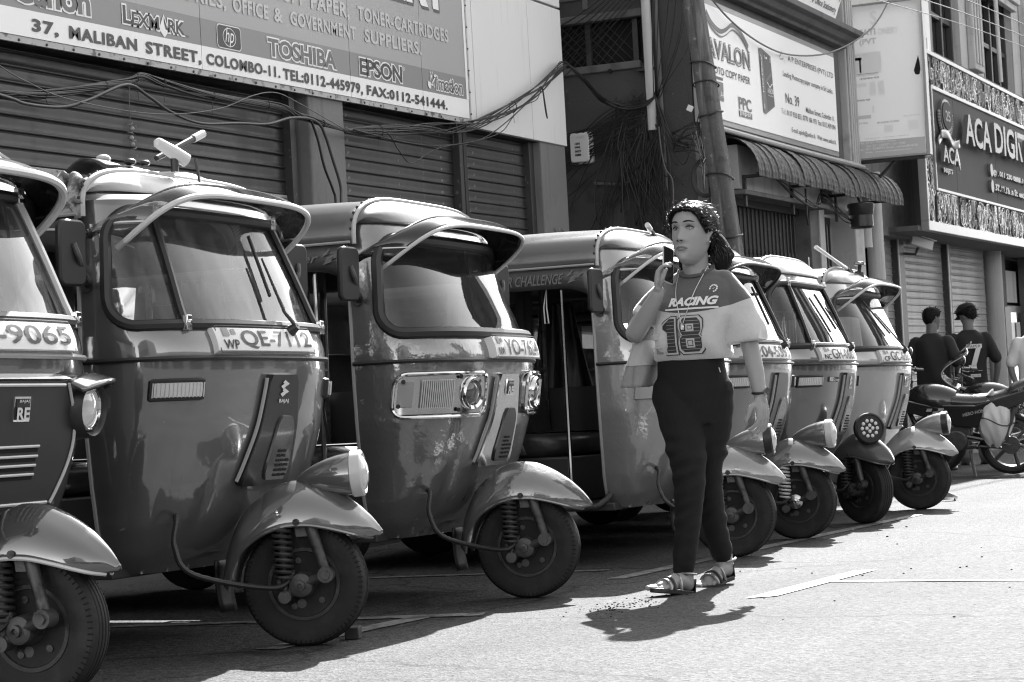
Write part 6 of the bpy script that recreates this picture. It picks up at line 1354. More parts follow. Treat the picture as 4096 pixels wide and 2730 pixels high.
def make_woman():
    X0, Y0 = 8.38, 2.99
    root = empty('person', (X0, Y0, -.008), math.pi)
    tag(root, 'young woman walking with a phone at her ear, RACING 18 shirt and black trousers', 'person')
    hd = Head((.042, .082, 1.478), yaw=R(-9), pitch=R(-6), size=1.04)
    b = MB(); hd.add(b)
    limb(b, [(.005, .08, 1.28), (.012, .08, 1.34), (.022, .082, 1.40)], [.062, .054, .056], 20, 4)
    loft(b, [(.80, .01, .04, .075, .10), (.90, .01, .04, .075, .10), (1.0, .0, .06, .075, .105), (1.12, .01, .075, .09, .135), (1.22, .0, .08, .085, .150), (1.285, -.005, .08, .06, .125), (1.315, 0, .08, .04, .07)], 30)
    # right arm raised, left arm hanging
    limb(b, [(-.005, -.045, 1.255), (.06, -.132, 1.16), (.105, -.168, 1.085), (.14, -.105, 1.15), (.168, -.045, 1.225), (.172, -.030, 1.250)], [.046, .042, .041, .039, .029, .025], 16, 5)
    limb(b, [(-.005, .200, 1.255), (-.010, .252, 1.14), (-.008, .288, 1.01), (.02, .315, .90), (.045, .336, .805), (.05, .339, .79)], [.046, .042, .037, .036, .026, .024], 16, 5)
    hand(b, (.172, -.030, 1.248), (-.10, .03, 1), (-.25, 1, .1), (.9, .3, .15), (.75, .65, .55, .35), .18, .92, .2)
    hand(b, (.05, .339, .792), (.14, .11, -1), (-.25, -1, 0), (1, -.25, 0), (.55, .45, .40, .35), .16, .98, .25)
    # legs inside the trousers, bare feet
    limb(b, [(.02, -.035, .84), (.10, .02, .66), (.172, .055, .465), (.185, .035, .28), (.196, .018, .10)], [.058, .060, .046, .042, .030], 16, 4)
    limb(b, [(-.02, .11, .84), (.00, .10, .66), (.0, .076, .478), (-.11, .055, .28), (-.192, .055, .125)], [.058, .060, .046, .042, .030], 16, 4)
    def foot(h, t, z0h, z0t, tw, out):
        h, t = Vector(h), Vector(t); dd = (t - h); side = Vector((-dd.y, dd.x, 0)).normalized()
        limb(b, [h + Vector((0, 0, .04)), h + dd * .25 + Vector((0, 0, .05)), h + dd * .55 + Vector((0, 0, .034)), h + dd * .82 + Vector((0, 0, .018))], [.028, .034, .030, .020], 14, 4)
        for k in range(5):
            s0 = (k - 2) * .0165 * out; r_ = (.0115, .0092, .0090, .0086, .0080)[k]; L = (1.0, 1.0, .96, .92, .86)[k]
            limb(b, [h + dd * .55 + side * s0 * .8 + Vector((0, 0, .026)), h + dd * .80 + side * s0 + Vector((0, 0, .018)), h + dd * L + side * s0 * 1.05 + Vector((0, 0, .012))], [.016, r_ * 1.15, r_], 10, 3)
        limb(b, [h + Vector((0, 0, .04)), h + Vector((.005, 0, .10))], [.03, .028], 12, 2)
    foot((.19, .030, .012), (.375, -.045, .045), 0, 0, .04, 1)
    foot((-.225, .062, .030), (-.055, .012, .006), 0, 0, .04, 1)
    fuse(b, 'body', skin_mat(.30), root, .0042, 2)
    # face details
    for sg in (-1, 1):
        c = hd.at(sg * .031, .0165, -.0082); eye = MB().ball(c, .0122, 18, 12).build('eye', SCL, root)
        g = (hd.m.to_3x3() @ Vector((.96, -.20, .04))).normalized(); MB().lathe([(.0104, .0068), (.0116, .0044), (.0124, 0)], c, g, 16).build('iris', IRIS, eye)
        up, lowl = [], []
        for i in range(11):
            t = i / 10; l = sg * (.0165 + .029 * t); up.append(hd.at(l, .0155 + .0078 * math.sin(math.pi * (t * .9 + .05)) ** .8 - .001 * t, .0036)); lowl.append(hd.at(l, .0148 - .0050 * math.sin(math.pi * t), .0030))
        MB().tube(up, [.0012, .0028, .0030, .0026, .0014], 6).build('upper_lid', LASH, root); MB().tube(lowl, [.0005, .0010, .0010, .0006], 5).build('lower_lid', M('lid', .15, .5), root)
        lid = MB(); 
        lid.grid(lambda u, v: hd.at(sg * (.0165 + .029 * u), (.0155 + .0078 * math.sin(math.pi * (u * .9 + .05)) ** .8) + .0075 * v * math.sin(math.pi * (u * .9 + .05)), .0028 * (1 - v) + .0008), 12, 3); lid.build('eyelid', M('eyelid', .17, .5), root)
        brow = []
        for i in range(9):
            t = i / 8; brow.append(hd.at(sg * (.0125 + .038 * t), .0362 + .0066 * math.sin(math.pi * min(1, t * .78 + .06)) - .002 * t, .0012))
        MB().tube(brow, [.0022, .0038, .0036, .0028, .0008], 6).build('eyebrow', LASH, root)
        MB().ball(hd.at(sg * .0085, -.0365, .0005), .0052, 8, 6, (1, 1, .6)).build('nostril', LASH, root)
    lp = MB()
    ul = lambda t: -.0585 + .0028 * math.cos(2 * math.pi * t * 2) * (abs(t - .5) < .25) * -1 + .0
    lp.grid(lambda u, v: hd.at((u - .5) * .052, -.0648 + (.0075 * (1 - (2 * u - 1) ** 2) ** .7 - .0016 * math.exp(-((u - .5) / .08) ** 2)) * v, .0010 + .0012 * math.sin(math.pi * v)), 22, 4)
    lp.grid(lambda u, v: hd.at((u - .5) * .050, -.0668 - .0085 * (1 - (2 * u - 1) ** 2) ** .8 * v, .0010 + .0012 * math.sin(math.pi * v)), 22, 4); lp.build('lips', LIP, root)
    MB().tube([hd.at((u - .5) * .054, -.0656 - .0008 * math.cos(6 * u), .0016) for u in np.linspace(0, 1, 12)], [.0006, .0013, .0012, .0006], 5).build('mouth_line', LASH, root)
    MB().ball(hd.m @ Vector((-.002, .0795, -.034)), .0042, 8, 6).build('earring', MT['chrome'], root)
    # hair: cap swept back from a centre parting, low tail behind the left shoulder, loose strands
    rng = random.Random(5)
    def hairline(th):   # height of the hair's lower edge round the head
        a = abs(th); return float(np.interp(a, [0, .5, .85, 1.15, 1.45, 1.62, 2.0, 2.6, 3.15], [.082, .078, .058, .022, -.004, .004, -.055, -.085, -.09]))
    cap = MB()
    def capf(u, v):
        th = (u * 2 - 1) * math.pi; z0 = hairline(th); z = z0 + (.1165 - z0) * (1 - (1 - v) ** 1.6); part = .006 * math.exp(-((math.sin(th)) / .12) ** 2) * (math.cos(th) > 0)
        off = .004 + .012 * min(1, v * 4) + .014 * max(0, -math.cos(th)) - part + .0018 * math.sin(th * 31 + z * 60)
        return hd.P(th, z, off)
    cap.grid(capf, 120, 26)
    tail = [hd.m @ Vector((-.082, .015, .025)), hd.m @ Vector((-.108, .050, -.025)), hd.m @ Vector((-.110, .074, -.070)), hd.m @ Vector((-.100, .082, -.105)), hd.m @ Vector((-.088, .078, -.140))]
    limb(cap, tail, [.034, .044, .046, .038, .018], 16, 5)
    limb(cap, [hd.m @ Vector((-.06, -.055, -.03)), hd.m @ Vector((-.055, -.068, -.085)), hd.m @ Vector((-.035, -.064, -.125))], [.018, .022, .010], 10, 4)
    T = catmull([Vector(p) for p in tail], 6); hair_o = cap.build('hair', M('hair_mass', .008, .75, spec=.15, bump=(120, .5)), root, sharp=0); cap = MB()
    for i in range(640):
        sg = rng.choice((-1, 1)); th0 = sg * rng.uniform(.02, 1.5); z0 = hairline(th0) + (.116 - hairline(th0)) * rng.random() ** .8; th1 = sg * rng.uniform(2.3, 3.0); z1 = rng.uniform(-.03, .04); pts = []; o0 = .0150 + rng.uniform(-.001, .005); wv = rng.uniform(0, 6)
        for k in range(9):
            t = k / 8; th = th0 + (th1 - th0) * t; z = z0 + (z1 - z0) * t ** 1.2 + .018 * math.sin(math.pi * t); z = max(min(z, .115), hairline(th) + .002)
            pts.append(hd.P(th, z, o0 + .014 * max(0, -math.cos(th)) + .0016 * math.sin(wv + k * 1.3)))
        e = T[7] + Vector((rng.uniform(-.016, .012), rng.uniform(-.016, .016), rng.uniform(-.014, .014))); pts.append(pts[-1].lerp(e, .6) + Vector((-.006, 0, 0))); pts.append(e)
        cap.tube(pts, [.0014, .0020, .0017, .0012], 4, smooth=2)
    for i in range(260):   # the tied tail
        a, r0 = rng.uniform(0, 6.28), .047 * rng.random() ** .5; pts = []; k1 = rng.randrange(17, 25); wv = rng.uniform(0, 6)
        for k in range(5, k1):
            u = (k - 5) / 19; r_ = r0 * (math.sin(math.pi * min(1, .12 + u * .95)) ** .7) * 1.05; pts.append(T[min(k, len(T) - 1)] + Vector((r_ * math.cos(a) + .004 * math.sin(wv + k), r_ * math.sin(a) + .004 * math.cos(wv + k * .8), .3 * r_ * math.sin(a + 1))))
        if rng.random() < .35: pts.append(pts[-1] + Vector((rng.uniform(-.03, .01), rng.uniform(-.01, .03), rng.uniform(-.035, -.005))))
        cap.tube(pts, [.0016, .0019, .0008], 4)
    for i in range(240):   # fine wisps that stand off and catch the light
        th = rng.uniform(-3.0, 3.0); z = min(max(hairline(th) + .01, rng.uniform(-.05, .115)), .115); p = hd.P(th, z, .014); o_ = hd.P(th + rng.choice((-1, 1)) * rng.uniform(.1, .35), max(z - rng.uniform(-.01, .03), hairline(th)), (.022 + .022 * rng.random())); c_ = p.lerp(o_, .5) + (o_ - hd.m @ Vector((0, 0, 0))).normalized() * rng.uniform(.003, .012)
        cap.tube([p, c_, o_], [.0008, .0010, .0005], 3, smooth=4)
    cap.build('hair_strands', HAIR, hair_o, sharp=0)
    # ---- shirt: loose body, drop shoulders, elbow-length sleeves
    secs = [(.962, .0, .045, .105, .155), (.985, .005, .05, .122, .168), (1.03, .015, .06, .130, .166), (1.10, .022, .072, .128, .163), (1.18, .022, .08, .120, .165), (1.24, .012, .08, .104, .170), (1.285, .002, .08, .078, .158), (1.315, -.002, .08, .055, .118), (1.335, .0, .08, .052, .070)]
    SZ = np.array(secs)
    def front(l, z, off=.0):
        g = lambda i: float(np.interp(z, SZ[:, 0], SZ[:, i])); cf, cl, a, w = g(1), g(2), g(3), g(4); t = min(abs(l - cl) / w, .98)
        return Vector((cf + a * (1 - t ** 2.3) ** (1 / 2.3) + off, l, z))
    s_ = MB(); loft(s_, secs, 48, 6)
    sleeve(s_, [(-.003, .19, 1.272), (-.005, .238, 1.19), (-.006, .268, 1.11), (-.004, .285, 1.025)], [.056, .068, .069, .070])
    sleeve(s_, [(-.003, -.035, 1.268), (.03, -.10, 1.20), (.068, -.142, 1.135)], [.055, .060, .060])
    rs = random.Random(3); folds = [(rs.uniform(0, 6.3), rs.uniform(16, 52), rs.uniform(-1.1, 1.1)) for _ in range(6)]
    def wrinkle(co):
        d = 0
        for ph, fr, sl in folds: d += math.sin(co.y * fr + co.z * fr * sl + ph)
        low = max(0, min(1, (1.12 - co.z) / .12)); side = min(1, abs(co.y - .07) / .16) ** 2
        k = .0028 * d * (.25 + low * 1.1 + side * 1.3) * max(.12, min(1, (1.235 - co.z) / .09))
        n_ = Vector((co.x - .01, (co.y - .07) * .6, 0))
        if n_.length > 1e-4: co = co + n_.normalized() * k
        return co
    shirt = fuse(s_, 'shirt', two_tone('jersey', .52, .095, 1.155, -.9, .08), root, .006, 4, shape=wrinkle)
    MB().tube([Vector((.012 + .060 * math.cos(a), .08 + .072 * math.sin(a), 1.336 - .018 * math.cos(a) - (.012 * max(0, math.cos(a))))) for a in np.linspace(0, 2 * math.pi, 40, endpoint=False)], .0075, 8, closed=True).build('collar', M('collar', .085, .85), root)
    white_ink = M('shirt_print_white', .70, .6); dark_ink = M('shirt_print_dark', .035, .7, nz=[(150, .5)])
    def st(body, l0, l1, z0, h, mt, off=.0075, name='shirt_print', **k):
        return lettering(body, lambda u, v: front(l0 + u, z0 + v, off), l1 - l0, h, mt, root, name=name, **k)
    st('RACING', -.005, .205, 1.183, .036, white_ink, shear=.3, bold=.05); 
    MB().grid(lambda u, v: front(-.02 + .225 * u, 1.168 + .007 * v, .0075), 20, 1).build('shirt_print', white_ink, root, smooth=False)
    ring = MB(); 
    for i in range(9):
        a0 = R(200 - i * 33); ring.grid(lambda u, v: front(.182 + (.0105 + .006 * v) * math.cos(a0 - .45 * u), 1.250 + (.0105 + .006 * v) * math.sin(a0 - .45 * u), .007), 3, 1)
    ring.add([front(.178, 1.247, .008), front(.182, 1.247, .008), front(.190, 1.256, .008)], [(0, 1, 2)]); ring.build('shirt_print', white_ink, root, smooth=False)
    # numerals built from octagonal strokes: outline, pale line, dotted dark fill
    def numeral(polys, holes, name):
        for grow, mt, off in ((.011, dark_ink, .0068), (.0075, M('jersey_pale', .46, .85), .0078), (.0, dark_ink, .0088)):
            m_ = MB()
            for P in polys:
                cx = sum(p[0] for p in P) / len(P); cz = sum(p[1] for p in P) / len(P)
                Q = [(p[0] + math.copysign(min(grow, abs(p[0] - cx)), p[0] - cx), p[1] + math.copysign(min(grow, abs(p[1] - cz)), p[1] - cz)) for p in P]
                # fan of strips so that it follows the chest
                zlo, zhi = min(q[1] for q in Q), max(q[1] for q in Q); N = 10
                def edge(z):
                    xs = []
                    for i in range(len(Q)):
                        a, c = Q[i], Q[(i + 1) % len(Q)]
                        if (a[1] - z) * (c[1] - z) <= 0 and abs(a[1] - c[1]) > 1e-7: xs.append(a[0] + (c[0] - a[0]) * (z - a[1]) / (c[1] - a[1]))
                    return (min(xs), max(xs)) if xs else (cx, cx)
                for k in range(N):
                    za, zb_ = zlo + (zhi - zlo) * (k + 1e-4) / N, zlo + (zhi - zlo) * (k + 1 - 1e-4) / N; (a0, a1), (c0, c1) = edge(za), edge(zb_)
                    m_.grid(lambda u, v: front((a0 + (a1 - a0) * u) * (1 - v) + (c0 + (c1 - c0) * u) * v, za + (zb_ - za) * v, off), 3, 1)
            m_.build('shirt_number', mt, root, smooth=False)
        for P in holes:
            for grow, mt, off in ((0, M('jersey_pale', .46, .85), .0096), (-.0065, dark_ink, .0100), (-.0095, M('jersey_pale', .46, .85), .0104)):
                x0, z0, x1, z1 = P; m_ = MB().grid(lambda u, v: front(x0 - grow + (x1 - x0 + 2 * grow) * u, z0 - grow + (z1 - z0 + 2 * grow) * v, off), 3, 3); m_.build('shirt_number', mt, root, smooth=False)
    numeral([[(.058, .995), (.118, .995), (.134, 1.012), (.134, 1.052), (.122, 1.066), (.134, 1.080), (.134, 1.118), (.120, 1.134), (.062, 1.134), (.046, 1.118), (.046, 1.080), (.058, 1.066), (.044, 1.052), (.044, 1.010)]], [(.072, 1.080, .106, 1.110), (.070, 1.012, .106, 1.050)], '8')
    numeral([[(-.02, .995), (.022, .995), (.022, 1.134), (-.002, 1.134), (-.036, 1.108), (-.036, 1.090), (-.014, 1.096), (-.014, 1.020), (-.02, 1.02)]], [], '1')
    dots = MB()
    for (x0, x1) in ((.05, .13), (-.014, .02)):
        for i in range(9):
            z = 1.005 + i * .0145
            dots.grid(lambda u, v: front(x0 + (x1 - x0) * u, z + .0022 * v, .0094), 6, 1)
    dots.build('shirt_number', M('print_dash', .26, .7), root, smooth=False)
    # ---- trousers
    tr = MB()
    loft(tr, [(.70, .045, .04, .085, .10), (.80, .01, .036, .115, .140), (.87, -.005, .034, .118, .148), (.93, .0, .032, .108, .142), (.985, .0, .03, .098, .138)], 36)
    limb(tr, [(.02, -.046, .83), (.075, .005, .70), (.135, .040, .58), (.170, .056, .468), (.186, .045, .30), (.198, .020, .12)], [.092, .093, .080, .066, .054, .045], 22, 6)
    limb(tr, [(-.02, .115, .83), (-.005, .108, .70), (.002, .092, .58), (-.005, .078, .475), (-.105, .056, .29), (-.190, .054, .145)], [.088, .084, .070, .058, .054, .047], 22, 6)
    rt_ = random.Random(9); kn = [(rt_.uniform(.12, .9), rt_.uniform(60, 120), rt_.uniform(-.7, .7), rt_.uniform(.2, 1)) for _ in range(13)]
    def creases(co):
        d = 0
        for zc_, fr, sl, am in kn: d += am * math.sin((co.z + sl * co.y) * fr) * math.exp(-((co.z - zc_) / .07) ** 2)
        n_ = Vector((co.x - .08, co.y - .04, 0)); return co + (n_.normalized() * d * .0042 if n_.length > 1e-4 else Vector())
    fuse(tr, 'trousers', M('trouser_cloth', .010, .78, spec=.25, nz=[(20, .2)], bump=(60, .25)), root, .0065, 4, shape=creases)
    MB().tube([front(.175, .925, .012) + Vector((-.01, 0, 0)), front(.179, .905, .008) + Vector((-.006, 0, 0))], .0016, 5).build('pocket_stud', white_ink, root)
    # ---- sandals
    sm_ = M('sandal_leather', .03, .45); bead = M('sandal_bead', .35, .25, .6, nz=[(200, .8)])
    def sandal(h, t, lift):
        h, t = Vector(h), Vector(t); dd = t - h; L = dd.length; d = dd.normalized(); side = Vector((-d.y, d.x, 0)).normalized(); upv = d.cross(side); upv = upv if upv.z > 0 else -upv
        pts = []
        for u in np.linspace(0, 1, 20):
            w = float(np.interp(u, [0, .1, .35, .65, .85, 1], [.012, .032, .030, .044, .042, .012])); pts.append((u, w))
        poly = [h + dd * u * 1.06 - d * .03 * (1 - u) + side * w for u, w in pts] + [h + dd * u * 1.06 - d * .03 * (1 - u) - side * w for u, w in reversed(pts)]
        m_ = MB(); n = len(poly); m_.add([p + upv * .006 for p in poly] + [p - upv * .012 for p in poly], [tuple(range(n)), tuple(reversed(range(n, 2 * n)))] + [(i, (i + 1) % n, n + (i + 1) % n, n + i) for i in range(n)]); so_ = m_.build('sandal', sm_, root, bevel=.003)
        for u, w, hh in ((.40, .040, .068), (.62, .047, .052), (.74, .047, .043)):
            c = h + dd * u; arc = [c + side * w * math.cos(a) + upv * (hh * math.sin(a)) for a in np.linspace(.05, math.pi - .05, 14)]
            MB().tube(arc, .0062, 6).build('strap', bead if u != .62 else sm_, so_)
        arc = [h + Vector((0, 0, .075)) + side * .034 * math.cos(a) + d * (.045 * math.sin(a) - .0) for a in np.linspace(-.9, math.pi + .9, 16)]; MB().tube(arc, .005, 6).build('ankle_strap', bead, so_)
        MB().grid(lambda u, v: h - d * .028 * math.cos((u - .5) * 2.4) + side * .036 * math.sin((u - .5) * 2.4) + upv * (.0 + .055 * v), 10, 3).build('heel_cup', sm_, so_, solid=.003)
    sandal((.19, .030, .020), (.375, -.045, .052), 0); sandal((-.225, .062, .036), (-.055, .012, .014), 0)
    # watch, chain
    MB().tube([Vector((.042, .334, .815)) + Vector((.030 * math.cos(a), .028 * math.sin(a), -.004 * math.cos(a))) for a in np.linspace(0, 2 * math.pi, 24, endpoint=False)], .006, 6, closed=True).build('watch_strap', MT['black_trim'], root)
    MB().cyl((.052, .364, .817), (.056, .374, .818), .016, 18).build('watch_case', MT['chrome'], root)
    ch = [front(.018, 1.325, .004) + Vector((-.02, -.0, .02)), front(.026, 1.24, .010), front(.052, 1.13, .011), front(.060, 1.105, .013), front(.070, 1.13, .011), front(.108, 1.24, .010), front(.140, 1.32, .004) + Vector((-.02, 0, .025))]
    MB().tube(ch, .0018, 5, smooth=6).build('necklace', M('necklace_chain', .6, .3, .5), root); MB().box(front(.060, 1.095, .014), (.004, .014, .02)).build('pendant', MT['chrome'], root, bevel=.003)
    return root
woman = make_woman()
# phone in her right hand
ph = MB().prism(rrect(.072, .150, .010), (.150, -.018, 1.285), Vector((-.95, .22, -.22)), Vector((-.28, -.05, 1)).normalized(), Vector((.22, .97, .1)).normalized(), .008)
pho = ph.xf(Matrix.Translation((8.38, 2.99, 0)) @ Matrix.Rotation(math.pi, 4, 'Z')).build('phone', M('phone_back', .02, .2, coat=.5), None, bevel=.002); tag(pho, 'dark phone with pale edge held to the woman\'s right ear', 'phone')
pe = [Vector((8.38, 2.99, 0)) + Matrix.Rotation(math.pi, 3, 'Z') @ (Vector((.150, -.018, 1.285)) + Vector((-.95, .22, -.22)).normalized() * a * .98 + Vector((-.28, -.05, 1)).normalized() * c + Vector((.22, .97, .1)).normalized() * .004) for a, c in rrect(.0745, .1505, .010)]
MB().tube(pe, .0036, 6, closed=True).build('phone_edge', M('phone_edge', .5, .3), pho)
# tote bag under her right arm
bag = empty('tote_bag', (8.38, 2.99, 0), math.pi); tag(bag, 'pale two-tone cloth tote bag tucked under the woman\'s arm', 'bag')
def bagf(u, v):
    a = 2 * math.pi * u; w = .060 + .022 * v; t = .038 * (1 - .35 * (1 - v)); cx, cy = -.03 + .01 * v, -.150 - .055 * v
    return Vector((cx + w * 1.5 * math.copysign(abs(math.cos(a)) ** .6, math.cos(a)) + .004 * math.sin(3 * a + 5 * v), cy + t * 1.6 * math.copysign(abs(math.sin(a)) ** .6, math.sin(a)) + .003 * math.sin(v * 8 + a * 2), 1.10 - .245 * v))
bb = MB().grid(bagf, 48, 20, keep=lambda u, v: v > .0); n_ = 48
bcl = M('bag_canvas', .26, .9, nz=[(60, .12)], bump=(70, .3)); bpl = M('bag_canvas_pale', .42, .9, nz=[(60, .1)], bump=(70, .3))
bo = bb.build('bag_body', bcl, bag, solid=.004)
MB().grid(lambda u, v: bagf(u, .22 + .42 * v) * 1.0 + Vector((.004 * math.cos(2 * math.pi * u), .004 * math.sin(2 * math.pi * u), 0)), 48, 8).build('bag_panel', bpl, bag)
MB().grid(lambda u, v: Vector((.03 * (u - .5) * 3, -.205 + .10 * (v - .5), .856 + .004 * math.cos(u * 6))), 6, 4).build('bag_base', bcl, bag)
MB().grid(lambda u, v: Vector((.055 + .010 * u, -.075 - .05 * (1 - v) ** 2 - .035 * (v < .3) * (1 - v) + .035 * u, .98 + .34 * v)) if False else Vector((.120 - .10 * v ** 2 + .002 * u, -.072 + .030 * u - .0 * v, .985 + .29 * v)), 3, 14).build('bag_strap', bcl, bag, solid=.003)
MB().box((.132, -.060, 1.055), (.008, .040, .030)).box((.132, -.060, 1.01), (.006, .036, .008)).build('bag_buckle', bpl, bag, bevel=.003)

# ---- two men seen from behind and a passer-by at the edge
def make_man(X, Y, H, yaw, label, shirt_mat, trouser_mat, cap_hair, arms, skinv=.13, back=None):
    root = empty('person', (X, Y, gz(X)), yaw); tag(root, label, 'person'); k = H / 1.75
    b = MB(); hd = Head((.04, 0, 1.63 * k), yaw=arms.get('hy', 0), pitch=arms.get('hp', .1), size=1.0 * k); hd.add(b)
    S = lambda *p: Vector(p) * k
    limb(b, [S(-.01, 0, 1.42), S(.015, 0, 1.56)], [.062 * k, .058 * k], 16, 3)
    loft(b, [(.85 * k, 0, 0, .10, .15), (1.05 * k, 0, 0, .10, .14), (1.3 * k, 0, 0, .11, .165), (1.42 * k, -.01, 0, .07, .12)], 24)
    for sg, key in ((1, 'L'), (-1, 'R')):
        e, w = arms[key]; sh_ = S(-.01, sg * .19, 1.39); limb(b, [sh_, S(*e), S(*w)], [.05 * k, .042 * k, .028 * k], 14, 4); d = (S(*w) - S(*e)).normalized(); hand(b, S(*w), d, (0, -sg, 0), (1, 0, 0), (.4, .4, .35, .3), .1, .95 * k)
        limb(b, [S(0, sg * .09, .9), S(.02, sg * .10, .5), S(-.02, sg * .10, .09)], [.08 * k, .055 * k, .04 * k], 12, 3); limb(b, [S(-.03, sg * .10, .045), S(.08, sg * .11, .04), S(.19, sg * .115, .03)], [.038 * k, .04 * k, .028 * k], 12, 3)
    fuse(b, 'body', skin_mat(skinv), root, .009, 2)
    s_ = MB(); loft(s_, [(.86 * k, -.005, 0, .125, .185), (.95 * k, 0, 0, .125, .180), (1.1 * k, .005, 0, .125, .178), (1.28 * k, -.005, 0, .128, .195), (1.39 * k, -.015, 0, .10, .19), (1.44 * k, -.02, 0, .07, .12), (1.475 * k, -.012, 0, .06, .075)], 36)
    for sg, key in ((1, 'L'), (-1, 'R')):
        e, w = arms[key]; a = S(-.01, sg * .175, 1.375); c = S(*e); limb(s_, [a, a.lerp(c, .5), a.lerp(c, .88)], [.075 * k, .070 * k, .066 * k], 16, 4)
    rs = random.Random(int(X * 10)); fo = [(rs.uniform(0, 6), rs.uniform(18, 40), rs.uniform(-.7, .7)) for _ in range(4)]
    fuse(s_, 'shirt', shirt_mat, root, .010, 4, shape=lambda co: co + Vector((math.copysign(1, co.x) * .004 * sum(math.sin(co.y * f_ + co.z * f_ * s2 + p) for p, f_, s2 in fo), 0, 0)))
    t_ = MB(); loft(t_, [(.78 * k, 0, 0, .12, .17), (.90 * k, 0, 0, .115, .165)], 24)
    for sg in (1, -1): limb(t_, [S(0, sg * .085, .85), S(.02, sg * .10, .5), S(-.02, sg * .10, .10)], [.105 * k, .085 * k, .07 * k], 18, 4)
    fuse(t_, 'trousers', trouser_mat, root, .010, 3)
    for sg in (1, -1): MB().grid(lambda u, v: S(.08 + .15 * math.cos(2 * math.pi * u) * (1 - .2 * v), sg * .11 + .05 * math.sin(2 * math.pi * u) * (1 - .2 * v), .07 * v), 20, 3).build('shoe', MT['black_trim'], root, solid=.01)
    hr = MB()
    def hl_(th): return float(np.interp(abs(th), [0, .6, 1.2, 1.5, 1.7, 2.2, 3.2], [.085, .078, .03, .012, .0, -.055, -.075]))
    rough = cap_hair.get('bulk', .012)
    hr.grid(lambda u, v: hd.P((u * 2 - 1) * math.pi, hl_((u * 2 - 1) * math.pi) + (.1165 - hl_((u * 2 - 1) * math.pi)) * v, .004 + rough * min(1, v * 3 + .1) + .25 * rough * math.sin(u * 60 + v * 9) * math.sin(v * 17)), 80, 20)
    rr_ = random.Random(int(X))
    for i in range(cap_hair.get('tufts', 90)):
        th = rr_.uniform(-3.1, 3.1); z = rr_.uniform(max(hl_(th), -.06), .115); p = hd.P(th, z, .01); q_ = hd.P(th, z, rough * 1.6 + rr_.uniform(.004, .016)) + Vector((rr_.uniform(-.012, .006), rr_.uniform(-.01, .01), rr_.uniform(-.012, .01))); hr.tube([p, q_], [.004, .001], 5)
    hr.build('hair', M('hair_mass', .007, .7, spec=.15), root, sharp=0)
    if cap_hair.get('cap'):
        cm = M('cap_cloth', .012, .8); c_ = MB().grid(lambda u, v: hd.P((u * 2 - 1) * math.pi, .05 + .067 * v, .026 + .004 * math.sin(v * 3)), 40, 10); co_ = c_.build('cap', cm, root); MB().grid(lambda u, v: hd.m @ Vector((.085 + .085 * v * (1 - (2 * u - 1) ** 2) ** .5, (u - .5) * .15, .055 - .02 * v - .02 * (2 * u - 1) ** 2)), 16, 5).build('cap_peak', cm, co_, solid=.003)
    if back: back(root, k)
    return root
black_cloth = M('black_cloth', .011, .85, nz=[(8, .3)], bump=(20, .3)); jean = M('dark_jean', .035, .85, nz=[(40, .2)]); khaki = M('pale_trouser', .20, .85, nz=[(20, .1)])
def back_number(root, k):
    bf = lambda u, v: Vector((-.142 * k - .010 + .35 * max(0, v - .22) ** 1.6, .085 - u, 1.02 * k + v))
    wp = M('back_print', .62, .6); 
    MB().grid(lambda u, v: bf(.03 + .17 * u, .255 + .045 * v), 6, 2).grid(lambda u, v: bf(.135 + .055 * u - .065 * v, .26 - .20 * v), 3, 8).grid(lambda u, v: bf(.045 + .085 * u, .035 + .035 * v), 4, 2).build('back_number', wp, root, smooth=False, solid=.002)
    lettering('PAPER', lambda u, v: bf(.045 + u, .262 + v) - Vector((.002, 0, 0)), .14, .030, M('back_print_dark', .03, .7), root)
    lettering('JM', lambda u, v: bf(.085 + u, -.005 + v), .05, .022, wp, root, shear=.3, bold=.03); MB().grid(lambda u, v: bf(.03 + .045 * u, .004 + .004 * v), 2, 1).grid(lambda u, v: bf(.145 + .045 * u, .004 + .004 * v), 2, 1).build('back_rule', wp, root, smooth=False)
    MB().grid(lambda u, v: bf(.06 + .11 * u, -.065 + .034 * v), 3, 1).build('back_badge', wp, root, smooth=False); lettering('UNCLE 1972', lambda u, v: bf(.068 + u, -.058 + v) - Vector((.002, 0, 0)), .094, .018, M('back_print_dark', .03, .7), root)
make_man(22.05, 5.12, 1.70, R(-6), 'man in a plain dark polo shirt seen from behind, left of the numbered jersey', M('polo_cloth', .014, .8, bump=(20, .3)), jean, dict(bulk=.008, tufts=60), dict(L=((-.03, .27, 1.13), (.02, .28, .90)), R=((.0, -.27, 1.13), (.10, -.25, .92)), hy=R(-32), hp=.12))
make_man(23.75, 5.10, 1.78, R(20), 'man in a black jersey with white number 7 and dark cap', black_cloth, khaki, dict(bulk=.020, tufts=160, cap=True), dict(L=((.0, .30, 1.12), (.16, .24, 1.02)), R=((-.02, -.29, 1.13), (.05, -.27, .90)), hy=R(38), hp=.42), back=back_number)
make_man(23.15, 4.28, 1.66, R(-160), 'person in a white short-sleeved shirt cut off by the right edge', M('white_shirt', .62, .8, bump=(18, .3)), jean, dict(bulk=.010), dict(L=((.02, .27, 1.12), (.08, .27, .90)), R=((.0, -.27, 1.13), (.12, -.24, .92))))
